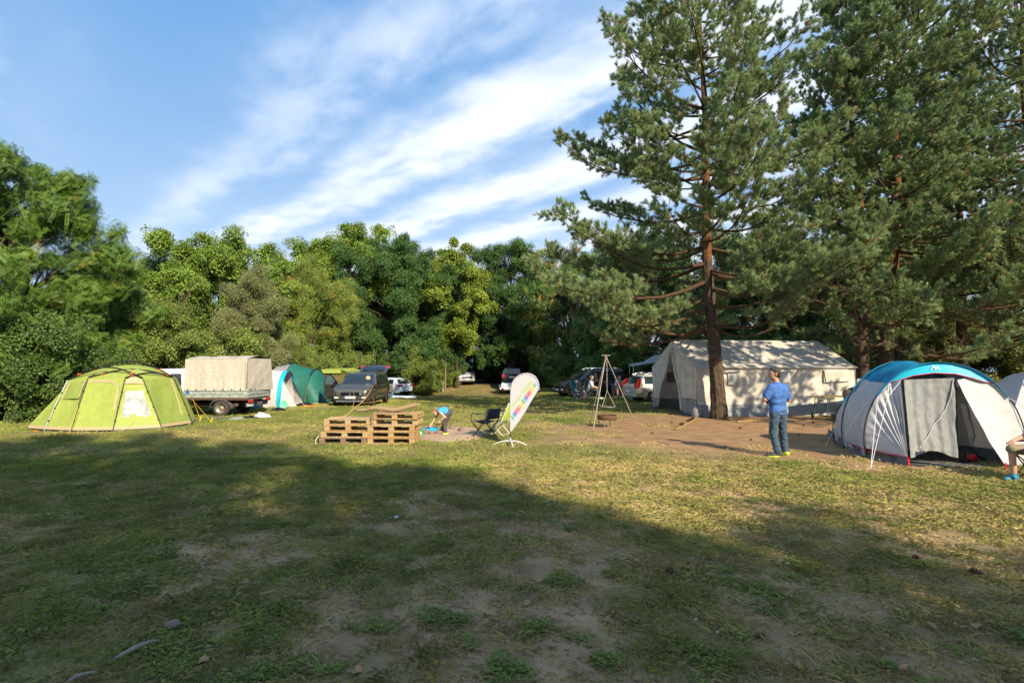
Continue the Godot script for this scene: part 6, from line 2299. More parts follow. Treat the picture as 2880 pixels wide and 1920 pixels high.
func seated(label: String, at: Vector3, turn: float, o: Dictionary) -> Node3D:
	# faces +z; seat at 0.42 m
	var t := thing("person", label, "person", at, turn)
	var c: float = o.get("cell", 0.022)
	var lean: float = o.get("lean", 0.1)
	var hip := Vector3(0, 0.52, 0)
	var ch := Vector3(0, 0.90, lean)
	var mb := MB.new()
	var bones := [[hip, ch, 0.12, 0.12], [ch + Vector3(-0.1, 0.05, 0), ch + Vector3(0.1, 0.05, 0), 0.09, 0.09], [ch, ch + Vector3(0, 0.24, 0.03), 0.06, 0.052]]
	var legs := []
	var sleeves := []
	var feet := []
	for s in [-1.0, 1.0]:
		var sh := ch + Vector3(s * 0.18, 0.08, 0)
		var el := ch + Vector3(s * 0.25, -0.18, 0.08)
		var wr: Vector3 = o.wrists[0 if s < 0 else 1]
		bones.append([sh, el, 0.05, 0.04])
		bones.append([el, wr, 0.04, 0.028])
		sleeves.append([sh, sh.lerp(el, 0.75), 0.07, 0.066])
		hand(mb, wr, Vector3(-s * 0.3, -0.3, 0.7), Vector3(0, -1, 0), s, 1.0, 0.5)
		var hp := hip + Vector3(s * 0.09, -0.02, 0.02)
		var kn: Vector3 = hp + Vector3(s * o.get("spread", 0.06), 0.02, 0.42)
		var an := Vector3(kn.x + s * 0.0, 0.09, kn.z + o.get("shin", 0.02))
		bones.append([hp, kn, 0.08, 0.058])
		bones.append([kn, an, 0.055, 0.04])
		legs.append([hp, kn, 0.10, 0.078])
		if o.get("long", true):
			legs.append([kn, an + Vector3(0, 0.02, 0), 0.074, 0.062])
		feet.append(an)
	blob(mb, bones, 0.04, c)
	part(t, "body", mb, o.get("skin", M.skin))
	head(t, ch + Vector3(0, 0.31, 0.05), Basis(Vector3.UP, o.get("look", 0.0)), 1.0, o.get("skin", M.skin), o.hair, o.get("style", 0), 0.011)
	mb = MB.new()
	blob(mb, [[hip + Vector3(-0.06, -0.02, 0), ch + Vector3(-0.09, 0.04, 0), 0.13, 0.125], [hip + Vector3(0.06, -0.02, 0), ch + Vector3(0.09, 0.04, 0), 0.13, 0.125]] + sleeves, 0.05, c, [Plane(Vector3.UP, ch.y + 0.16)], 0.01, 5.0)
	part(t, "shirt", mb, o.shirt)
	mb = MB.new()
	blob(mb, [[hip + Vector3(-0.06, -0.02, 0), hip + Vector3(0.06, -0.02, 0), 0.12, 0.12]] + legs, 0.03, c, [Plane(Vector3.DOWN, -0.06)], 0.008, 5.0)
	part(t, "trousers" if o.get("long", true) else "shorts", mb, o.trousers)
	for f in feet:
		shoe(t, f, Vector3(0.0, 0, 1), 1.0, o.shoes, M.white)
	return t

func make_seated_people() -> void:
	seated("blond person in white shirt writing on a clipboard in a chair", on(4.42, -30.6), atan2(0.95, 0.25), {wrists = [Vector3(-0.12, 0.66, 0.36), Vector3(0.12, 0.68, 0.38)], hair = M.hair_blond, style = 1, shirt = M.white, trousers = M.trousers, shoes = M.white, skin = M.skin_pale, look = 0.0, shin = 0.14, lean = 0.12})
	seated("person in grey shirt and shorts sitting before the black car", on(6.25, -31.4), 0.1, {wrists = [Vector3(-0.12, 0.66, 0.34), Vector3(0.22, 1.02, 0.26)], hair = M.hair_brown, shirt = M.shirt_grey, trousers = M.khaki, shoes = M.shoe_dark, long = false, spread = 0.1, lean = 0.14, look = 0.5})
	seated("person in jeans half hidden behind the gold estate car", on(7.35, -30.9), -1.35, {wrists = [Vector3(-0.14, 0.62, 0.30), Vector3(0.14, 0.62, 0.30)], hair = M.hair_brown, shirt = M.navy, trousers = M.jeans, shoes = M.shoe_teal, lean = 0.05})
	# the person at the right edge, only knee, shin and elbow in the picture
	seated("person in shorts seated in a camp chair at the right edge", on(8.74, -8.86), atan2(-0.97, 0.25), {cell = 0.014, wrists = [Vector3(-0.20, 0.64, 0.34), Vector3(0.20, 0.66, 0.36)], hair = M.hair_brown, shirt = M.white, trousers = M.khaki, shoes = M.shoe_teal, long = false, lean = -0.14, shin = -0.02})
	# person bending behind the blue tent
	var t := thing("person", "person in black shirt bending down behind the tunnel tent", "person", on(11.35, -17.9))
	var V := func(x: float, y: float, z: float) -> Vector3: return Vector3(x, y, z)
	var mb := MB.new()
	blob(mb, [[V.call(-0.1, 0.95, 0), V.call(0.42, 1.12, 0), 0.10, 0.11], [V.call(0.42, 1.12, 0.16), V.call(0.36, 0.8, 0.2), 0.05, 0.042], [V.call(0.36, 0.8, 0.2), V.call(0.46, 0.56, 0.16), 0.042, 0.03], [V.call(0.42, 1.12, -0.16), V.call(0.44, 0.8, -0.2), 0.05, 0.042], [V.call(0.44, 0.8, -0.2), V.call(0.52, 0.56, -0.16), 0.042, 0.03], [V.call(0.42, 1.12, 0), V.call(0.62, 1.10, 0), 0.06, 0.055],
		[V.call(-0.1, 0.92, 0.09), V.call(-0.02, 0.5, 0.11), 0.09, 0.06], [V.call(-0.02, 0.5, 0.11), V.call(-0.1, 0.09, 0.12), 0.056, 0.04], [V.call(-0.1, 0.92, -0.09), V.call(-0.02, 0.5, -0.11), 0.09, 0.06], [V.call(-0.02, 0.5, -0.11), V.call(-0.1, 0.09, -0.12), 0.056, 0.04]], 0.04, 0.018)
	hand(mb, V.call(0.46, 0.56, 0.16), Vector3(0.3, -1, 0), Vector3(0, 0, -1), 1.0, 1.0)
	hand(mb, V.call(0.52, 0.56, -0.16), Vector3(0.3, -1, 0), Vector3(0, 0, 1), -1.0, 1.0)
	part(t, "body", mb, M.skin)
	head(t, V.call(0.72, 1.07, 0), Basis(Vector3.UP, PI / 2) * Basis(Vector3.RIGHT, 0.9), 1.0, M.skin, M.hair_brown, 0, 0.011)
	mb = MB.new()
	blob(mb, [[V.call(0.05, 1.03, 0.06), V.call(0.40, 1.13, 0.09), 0.13, 0.13], [V.call(0.05, 1.03, -0.06), V.call(0.40, 1.13, -0.09), 0.13, 0.13], [V.call(0.42, 1.12, 0.16), V.call(0.38, 0.9, 0.2), 0.075, 0.07], [V.call(0.42, 1.12, -0.16), V.call(0.43, 0.9, -0.2), 0.075, 0.07]], 0.05, 0.018, [], 0.008)
	part(t, "shirt", mb, M.shirt_black)
	mb = MB.new()
	blob(mb, [[V.call(-0.1, 0.97, -0.06), V.call(-0.1, 0.97, 0.06), 0.135, 0.135], [V.call(-0.1, 0.9, 0.09), V.call(-0.03, 0.52, 0.11), 0.11, 0.085], [V.call(-0.1, 0.9, -0.09), V.call(-0.03, 0.52, -0.11), 0.11, 0.085]], 0.04, 0.018, [Plane(Vector3.DOWN, -0.5)], 0.01)
	part(t, "shorts", mb, M.khaki)
	for s in [-1.0, 1.0]:
		shoe(t, V.call(-0.1, 0.09, s * 0.12), Vector3(1, 0, 0), 1.0, M.shoe_dark, M.white)

# ---------------------------------------------------------------- pallets, fire place, chairs, small things
func pallet_meshes(m: Material) -> Dictionary:
	var d := {}
	for a in [["deck_board", Vector3(1.15, 0.022, 0.13)], ["lead_board", Vector3(1.15, 0.022, 0.10)], ["stringer", Vector3(0.13, 0.022, 0.76)], ["block", Vector3(0.13, 0.078, 0.095)], ["middle_block", Vector3(0.13, 0.078, 0.135)], ["foot_board", Vector3(1.15, 0.022, 0.095)]]:
		var mb := MB.new()
		mb.cbox(Vector3.ZERO, a[1], 0.004)
		d[a[0]] = mesh_of(mb, m)
	return d

func pallet(label: String, m: Material, at: Vector3, turn: float, upside := false, tilt := Vector3.ZERO) -> Node3D:
	var t := thing("wooden_pallet", label, "pallet", at, turn, "pallets stacked on the meadow")
	t.rotation = Vector3(tilt.x, turn, tilt.z)
	var kinds := [pallet_meshes(m), pallet_meshes(m), pallet_meshes(M.pallet_tan if m == M.pallet_new else (M.pallet_new if m == M.pallet_pale else M.pallet_tan))]
	var flip := Transform3D.IDENTITY
	if upside:
		flip = Transform3D(Basis(Vector3.RIGHT, PI), Vector3(0, 0.144, 0))
	var put := func(called: String, k: String, p: Vector3) -> void:
		var wob := Basis(Vector3.UP, rng.randf_range(-0.008, 0.008))
		piece(t, called, kinds[rng.randi() % 3][k], flip * Transform3D(wob, p))
	for i in 5:
		put.call("deck_board", "deck_board" if i % 2 == 0 else "lead_board", Vector3(0, 0.133, -0.315 + i * 0.1575))
	for x in [-0.51, 0.0, 0.51]:
		put.call("stringer", "stringer", Vector3(x, 0.111, 0))
		for z in [-0.33, 0.0, 0.33]:
			put.call("block", "block" if z != 0.0 else "middle_block", Vector3(x, 0.061, z))
	for z in [-0.33, 0.0, 0.33]:
		put.call("foot_board", "foot_board", Vector3(0, 0.011, z))
	return t

func make_pallets() -> void:
	rng.seed = 31
	var L := Vector3(-4.1, 0, -13.42)
	var R := Vector3(-2.93, 0, -13.40)
	pallet("weathered grey pallet at the bottom of the left stack", M.pallet_grey, L + Vector3(-0.02, 0.0, 0), 0.02)
	pallet("pale pallet with stamped blocks, second from ground in left stack", M.pallet_pale, L + Vector3(0.02, 0.150, 0.0), -0.01)
	pallet("pallet third from the ground in the left stack", M.pallet_new, L + Vector3(0.07, 0.300, -0.06), 0.05)
	pallet("topmost pallet of the left stack", M.pallet_pale, L + Vector3(0.05, 0.446, -0.08), 0.06)
	pallet("orange pallet at the bottom of the right stack", M.pallet_new, R, -0.03)
	pallet("orange pallet second from the ground in the right stack", M.pallet_new, R + Vector3(-0.01, 0.150, -0.01), -0.02)
	pallet("orange pallet third from the ground in the right stack", M.pallet_new, R + Vector3(0.0, 0.300, 0.0), -0.03)
	pallet("upturned pallet lying blocks up near top of right stack", M.pallet_pale, R + Vector3(0.06, 0.446, -0.06), -0.02, true)
	pallet("topmost pallet of the right stack, under the log", M.pallet_new, R + Vector3(0.08, 0.592, -0.02), -0.05)
	var mb := MB.new()
	mb.tube([Vector3(-3.86, 0.785, -13.35), Vector3(-3.61, 0.80, -13.34), Vector3(-3.40, 0.85, -13.33), Vector3(-3.18, 0.825, -13.32), Vector3(-2.95, 0.80, -13.32), Vector3(-2.8, 0.82, -13.33), Vector3(-2.61, 0.87, -13.35), Vector3(-2.40, 0.92, -13.36), Vector3(-2.27, 0.935, -13.36)], [0.035, 0.045, 0.055, 0.062, 0.06, 0.06, 0.058, 0.045, 0.012], 9)
	mb.tube([Vector3(-2.98, 0.83, -13.32), Vector3(-3.03, 1.0, -13.30)], [0.012, 0.006], 5)
	solo("birch_log", mb, M.log, "crooked pale log lying on top of the right pallet stack", "log")
	mb = MB.new()
	mb.tube([Vector3(-4.45, 0.60, -13.1), Vector3(-4.3, 0.605, -13.15), Vector3(-4.07, 0.68, -13.2), Vector3(-3.93, 0.82, -13.25), Vector3(-3.72, 1.0, -13.3), Vector3(-3.56, 1.2, -13.3), Vector3(-3.45, 1.41, -13.3)], [0.014, 0.014, 0.013, 0.012, 0.011, 0.009, 0.006], 6)
	mb.tube([Vector3(-3.95, 0.80, -13.25), Vector3(-3.93, 1.0, -13.3), Vector3(-3.95, 1.25, -13.35)], [0.007, 0.005, 0.003], 4)
	mb.tube([Vector3(-3.75, 0.97, -13.3), Vector3(-3.5, 0.98, -13.35), Vector3(-3.3, 1.02, -13.35)], [0.006, 0.005, 0.003], 4)
	mb.tube([Vector3(-3.52, 1.25, -13.3), Vector3(-3.6, 1.36, -13.3)], [0.006, 0.003], 4)
	solo("bent_branch", mb, M.stick, "long thin bent branch arching up from the left pallet stack", "branch")
	mb = MB.new()
	mb.tube([Vector3(-3.54, 0.76, -13.02), Vector3(-3.52, 0.84, -13.0), Vector3(-3.45, 0.85, -13.0), Vector3(-3.38, 0.74, -12.99), Vector3(-3.36, 0.60, -12.98), Vector3(-3.38, 0.45, -12.98)], 0.006, 5)
	solo("cable_loop", mb, M.black, "black cable loop hanging over the pallet edge", "cable")
	mb = MB.new()
	mb.tube([Vector3(-4.70, 0.20, -13.05), Vector3(-4.76, 0.10, -13.0), Vector3(-4.74, 0.01, -12.98)], 0.008, 5)
	solo("plastic_strap", mb, M.white, "white strap hanging down at the left pallet stack corner", "strap")

func rock(mb: MB, at: Vector3, r: Vector3, seed_: float) -> void:
	var rows := []
	for i in 7:
		var a := PI * i / 6
		var ring := []
		for k in 9:
			var b := TAU * k / 9
			var d := Vector3(sin(a) * cos(b), cos(a), sin(a) * sin(b))
			ring.append(at + d * r * (1.0 + 0.28 * n_fine.get_noise_3d(d.x + seed_, d.y, d.z)))
		rows.append(ring)
	mb.grid(rows, true)

func make_fire_place() -> void:
	# bare sand round the fire pit
	var mb := MB.new()
	var c := Vector3(-1.68, 0, -14.95)
	var rows := []
	for i in 13:
		var q := i / 12.0
		var ring := []
		for k in 40:
			var a := TAU * k / 40
			var rr := 1.0 + 0.22 * n_mid.get_noise_2d(cos(a) * 1.5 + 20.0, sin(a) * 1.5)
			var p := c + Vector3(cos(a) * 1.0, 0, sin(a) * 1.7) * q * rr
			p.y = gh(p.x, p.z) + 0.012 + 0.055 * pow(sin(PI * clampf(q * 0.93, 0.0, 1.0)), 2.0) + 0.012 * n_fine.get_noise_2d(p.x * 2.0, p.z * 2.0) * (1.0 - q)
			if i == 12:
				p.y = gh(p.x, p.z) - 0.01
			ring.append(p)
		rows.append(ring)
	mb.grid(rows, true)
	structure("sand", mb, M.sand)
	var k := 0
	for s in [[-1.98, -14.55, 0.10], [-2.18, -14.5, 0.09], [-2.35, -14.62, 0.11], [-2.30, -15.35, 0.12], [-1.75, -15.7, 0.10], [-1.45, -15.35, 0.09]]:
		mb = MB.new()
		rock(mb, Vector3(0, s[2] * 0.45, 0), Vector3(s[2] * 1.25, s[2] * 0.75, s[2]), k * 3.3)
		solo("fire_stone", mb, M.stone, ["pinkish stone by the child's shoes", "flat pinkish stone before the blue tray", "pinkish stone beside the green carton", "stone behind the blue tray", "stone at the back of the sand pit", "stone at the right side of the sand pit"][k], "stone", Vector3(s[0], gh(s[0], s[1]) + 0.035, s[1]), k * 1.1, "stones round the fire pit")
		k += 1
	var t := thing("plastic_tray", "blue plastic tray lying at the fire pit", "tray", Vector3(-2.28, 0.05, -14.85), 0.12)
	mb = MB.new()
	mb.cbox(Vector3(0, 0.012, 0), Vector3(0.44, 0.02, 0.34), 0.006)
	part(t, "bottom", mb, M.plastic_blue)
	for s in [-1.0, 1.0]:
		mb = MB.new()
		mb.cbox(Vector3(0, 0.07, s * 0.17), Vector3(0.44, 0.13, 0.015), 0.005)
		part(t, "side", mb, M.plastic_blue)
		mb = MB.new()
		mb.cbox(Vector3(s * 0.215, 0.07, 0), Vector3(0.015, 0.13, 0.325), 0.005)
		part(t, "side", mb, M.plastic_blue)
	mb = MB.new()
	mb.cbox(Vector3(0, 0.065, 0), Vector3(0.17, 0.13, 0.12), 0.006)
	var o := solo("green_carton", mb, M.plastic_green, "small green carton standing on the sand left of the tray", "carton", Vector3(-2.46, 0.02, -14.5), 0.1)
	mb = MB.new()
	mb.box(Vector3(-0.02, 0.07, 0.0615), Vector3(0.09, 0.06, 0.003))
	part(o, "carton_print", mb, M.white)
	k = 0
	for a in [[Vector3(-2.52, 0.17, -14.9), Vector3(-1.98, 0.27, -15.1), 0.05], [Vector3(-2.55, 0.12, -15.2), Vector3(-2.1, 0.22, -15.3), 0.045]]:
		mb = MB.new()
		var d: Vector3 = a[1] - a[0]
		var b := Basis.looking_at(d, Vector3.UP)
		mb.cbox((a[0] + a[1]) * 0.5, Vector3(a[2], 0.022, d.length()), 0.004, b)
		solo("firewood_board", mb, M.plank, ["pale board lying across the blue tray", "short board behind the blue tray"][k], "board")
		k += 1

func camp_chair(called: String, label: String, at: Vector3, turn: float, cloth: Material, frame: Material, back := 0.42, group := "") -> Node3D:
	# faces +z
	var t := thing(called, label, "chair", at, turn, group)
	var w := 0.27
	var d := 0.22
	for s in [-1.0, 1.0]:
		for q in [[Vector3(-w * s, 0.0, d), Vector3(w * s, 0.44, d)], [Vector3(-w * s, 0.0, -d), Vector3(w * s, 0.44, -d)], [Vector3(s * w, 0.0, -d), Vector3(s * w, 0.44, d)], [Vector3(s * w, 0.0, d), Vector3(s * w, 0.44, -d)]]:
			var mb := MB.new()
			mb.rod(q[0], q[1], 0.010, 6)
			part(t, "leg", mb, frame)
		var mb2 := MB.new()
		mb2.rod(Vector3(s * w, 0.40, -d), Vector3(s * (w + 0.02), 0.46 + back, -d - 0.10), 0.011, 6)
		part(t, "back_post", mb2, frame)
		mb2 = MB.new()
		mb2.rod(Vector3(s * w, 0.40, d), Vector3(s * (w + 0.02), 0.62, d), 0.010, 6)
		part(t, "arm_post", mb2, frame)
		mb2 = MB.new()
		sheet(mb2, Vector3(s * (w + 0.06), 0.63, d + 0.04), Vector3(s * (w - 0.03), 0.63, d + 0.04), Vector3(s * (w - 0.01), 0.64, -d - 0.04), Vector3(s * (w + 0.05), 0.64, -d - 0.04), 3, 6, -0.03)
		part(t, "armrest", mb2, cloth)
	var mb := MB.new()
	sheet(mb, Vector3(-w, 0.45, d), Vector3(w, 0.45, d), Vector3(w, 0.44, -d), Vector3(-w, 0.44, -d), 8, 8, -0.08)
	part(t, "seat", mb, cloth)
	mb = MB.new()
	sheet(mb, Vector3(-w, 0.50, -d - 0.02), Vector3(w, 0.50, -d - 0.02), Vector3(w + 0.02, 0.46 + back, -d - 0.10), Vector3(-w - 0.02, 0.46 + back, -d - 0.10), 8, 8, -0.05)
	part(t, "backrest", mb, cloth)
	return t

func make_chairs() -> void:
	camp_chair("camp_chair", "navy folding camp chair beside the sand pit", on(-0.72, -14.15), -2.2, M.navy, M.pole_dark, 0.32)
	# lime and white folding chair behind it
	var t := thing("folding_chair", "lime folding chair with white frame behind the flag", "chair", on(-0.36, -14.85), -2.0)
	var mb := MB.new()
	for s in [-1.0, 1.0]:
		mb = MB.new()
		mb.tube([Vector3(s * 0.24, 0.0, 0.24), Vector3(s * 0.24, 0.36, -0.14)], 0.012, 6)
		part(t, "leg", mb, M.white)
		mb = MB.new()
		mb.tube([Vector3(s * 0.24, 0.0, -0.22), Vector3(s * 0.24, 0.36, 0.14)], 0.012, 6)
		part(t, "leg", mb, M.white)
		mb = MB.new()
		mb.tube([Vector3(s * 0.24, 0.36, -0.18), Vector3(s * 0.24, 0.88, -0.40)], 0.012, 6)
		part(t, "back_post", mb, M.white)
		mb = MB.new()
		mb.cbox(Vector3(s * 0.26, 0.56, 0.0), Vector3(0.045, 0.02, 0.42), 0.008)
		part(t, "armrest", mb, M.white)
		mb = MB.new()
		mb.rod(Vector3(s * 0.25, 0.37, 0.1), Vector3(s * 0.26, 0.55, 0.14), 0.009, 5)
		part(t, "arm_post", mb, M.white)
	for q in [[Vector3(-0.24, 0.01, 0.24), Vector3(0.24, 0.01, 0.24)], [Vector3(-0.24, 0.01, -0.22), Vector3(0.24, 0.01, -0.22)], [Vector3(-0.24, 0.88, -0.40), Vector3(0.24, 0.88, -0.40)]]:
		mb = MB.new()
		mb.rod(q[0], q[1], 0.012, 6)
		part(t, "crossbar", mb, M.white)
	mb = MB.new()
	sheet(mb, Vector3(-0.23, 0.38, 0.2), Vector3(0.23, 0.38, 0.2), Vector3(0.23, 0.37, -0.18), Vector3(-0.23, 0.37, -0.18), 6, 6, -0.03)
	part(t, "seat", mb, M.chair_lime)
	mb = MB.new()
	sheet(mb, Vector3(-0.23, 0.40, -0.20), Vector3(0.23, 0.40, -0.20), Vector3(0.23, 0.87, -0.395), Vector3(-0.23, 0.87, -0.395), 6, 6, -0.02)
	part(t, "backrest", mb, M.chair_lime)
	camp_chair("camp_chair", "empty teal camp chair left of the writing person", on(3.72, -30.2), 0.9, M.teal_cloth, M.alu, 0.62)
	camp_chair("camp_chair", "dark camp chair under the person with the clipboard", on(4.40, -30.62), atan2(0.95, 0.25), M.chair_grey, M.alu, 0.30)
	camp_chair("camp_chair", "dark camp chair under the person in grey shirt", on(6.24, -31.45), 0.1, M.chair_grey, M.alu, 0.36)
	camp_chair("camp_chair", "dark camp chair under the person beside the estate car", on(7.36, -30.9), -1.35, M.chair_grey, M.alu, 0.36)
	camp_chair("camp_chair", "dark camp chair under the person at the right edge", on(8.76, -8.87), atan2(-0.97, 0.25), M.chair_grey, M.pole_dark, 0.4)
	camp_chair("camp_chair", "empty grey camp chair beside the pale blue hatchback", on(-8.75, -38.0), 0.2, M.chair_grey, M.white, 0.5)
	# clipboard on the writer's knees, pink bag beside the chair
	mb = MB.new()
	mb.cbox(Vector3.ZERO, Vector3(0.36, 0.012, 0.28), 0.004, Basis(Vector3(0, 0, 1), 0.12))
	solo("clipboard", mb, M.white, "white sheet of paper on the knees of the writing person", "paper", on(4.82, -30.5, 0.665))
	mb = MB.new()
	blob(mb, [[Vector3(0, 0.1, 0), Vector3(0, 0.26, 0), 0.13, 0.11], [Vector3(-0.06, 0.1, 0), Vector3(0.06, 0.1, 0), 0.11, 0.11]], 0.04, 0.025, [Plane(Vector3.DOWN, -0.01)])
	solo("shoulder_bag", mb, M.skin_pale, "pale pink bag standing between the two camp chairs", "bag", on(4.12, -30.05))
	# inflatable mattress by the hatchback
	t = thing("air_mattress", "blue and white striped air mattress on the grass by hatchback", "mattress", on(-7.75, -38.7), 0.05)
	for i in 7:
		mb = MB.new()
		mb.tube([Vector3(-0.85, 0.10, -0.42 + i * 0.14), Vector3(0.85, 0.10, -0.42 + i * 0.14)], 0.085, 8)
		part(t, "chamber", mb, M.white if i % 2 == 0 else M.plastic_blue)
	mb = MB.new()
	mb.tube([Vector3(-0.9, 0.16, -0.42), Vector3(-0.92, 0.17, 0.0), Vector3(-0.9, 0.16, 0.42)], 0.11, 8)
	part(t, "pillow_end", mb, M.plastic_blue)

func make_flag() -> void:
	var t := thing("teardrop_flag", "white teardrop flag with rainbow bars and green lettering", "flag", on(-0.04, -12.83), 0.05)
	var mb := MB.new()
	for a in [0.25, 1.45, 3.3, 4.75]:
		mb = MB.new()
		var d := Vector3(cos(a), 0, sin(a))
		mb.tube([Vector3(0, 0.10, 0), d * 0.12 + Vector3.UP * 0.105, d * 0.26 + Vector3.UP * 0.075, d * 0.40 + Vector3.UP * 0.012], [0.016, 0.015, 0.014, 0.012], 6)
		part(t, "foot", mb, M.white)
	mb = MB.new()
	mb.lathe(Vector3.ZERO, [Vector2(0.0, 0.04), Vector2(0.025, 0.05), Vector2(0.022, 0.18), Vector2(0.0, 0.185)], 12)
	part(t, "socket", mb, M.alu)
	var edge := [Vector2(0.0, 0.33), Vector2(-0.003, 0.7), Vector2(-0.002, 1.1), Vector2(0.008, 1.34), Vector2(0.04, 1.48), Vector2(0.10, 1.58), Vector2(0.19, 1.655), Vector2(0.30, 1.70), Vector2(0.40, 1.71), Vector2(0.50, 1.69), Vector2(0.585, 1.635), Vector2(0.645, 1.55), Vector2(0.672, 1.45), Vector2(0.675, 1.36), Vector2(0.67, 1.31)]
	mb = MB.new()
	mb.tube([Vector3(0, 0.16, 0), Vector3(0, 0.4, 0)], 0.011, 8)
	part(t, "pole", mb, M.black)
	var outline := edge.duplicate()
	for p in [Vector2(0.50, 1.04), Vector2(0.36, 0.80), Vector2(0.22, 0.585), Vector2(0.12, 0.455), Vector2(0.05, 0.36), Vector2(0.02, 0.33)]:
		outline.append(p)
	mb = MB.new()
	mb.poly(outline, Vector3(0, 0, -0.003), Vector3.RIGHT, Vector3.UP, 0.004)
	part(t, "cloth", mb, M.flag_white)
	mb = MB.new()
	var pts := []
	for p in edge:
		pts.append(Vector3(p.x + 0.008, p.y, 0))
	mb.tube(pts, 0.017, 7)
	part(t, "pole_sleeve", mb, M.flag_white)
	var cols := [Color(0.05, 0.28, 0.09), Color(0.08, 0.38, 0.68), Color(0.01, 0.14, 0.42), Color(0.16, 0.03, 0.20), Color(0.62, 0.06, 0.32), Color(0.60, 0.02, 0.06), Color(0.72, 0.13, 0.03), Color(0.80, 0.30, 0.03), Color(0.72, 0.48, 0.04), Color(0.35, 0.50, 0.04)]
	var mats := []
	for c in cols:
		mats.append(mat(c, 0.7))
	var dir := Vector2(0.60, 0.80)
	var across := Vector2(0.62, -0.785)
	for i in 22:
		var c := Vector2(0.045, 0.655) + Vector2(0.5625, 0.80) * (i / 21.0)
		var len_ := 0.10 if i < 20 else 0.07
		var w := 0.0145
		mb = MB.new()
		mb.poly([c - across * len_ * 0.5 - dir * w, c - across * len_ * 0.5 + dir * w, c + across * len_ * 0.5 + dir * w, c + across * len_ * 0.5 - dir * w], Vector3(0, 0, 0.002), Vector3.RIGHT, Vector3.UP, 0.003)
		part(t, "colour_bar", mb, mats[i % 10])
	var green := mat(Color(0.30, 0.50, 0.04), 0.7)
	var b := Basis(Vector3.BACK, 0.92)
	var a := letters(t, "lebendiges", Vector3(0.165, 1.075, 0.003), b, 0.052, green)
	a = letters(t, "Orlen", Vector3(0.405, 1.385, 0.003), b, 0.098, green)

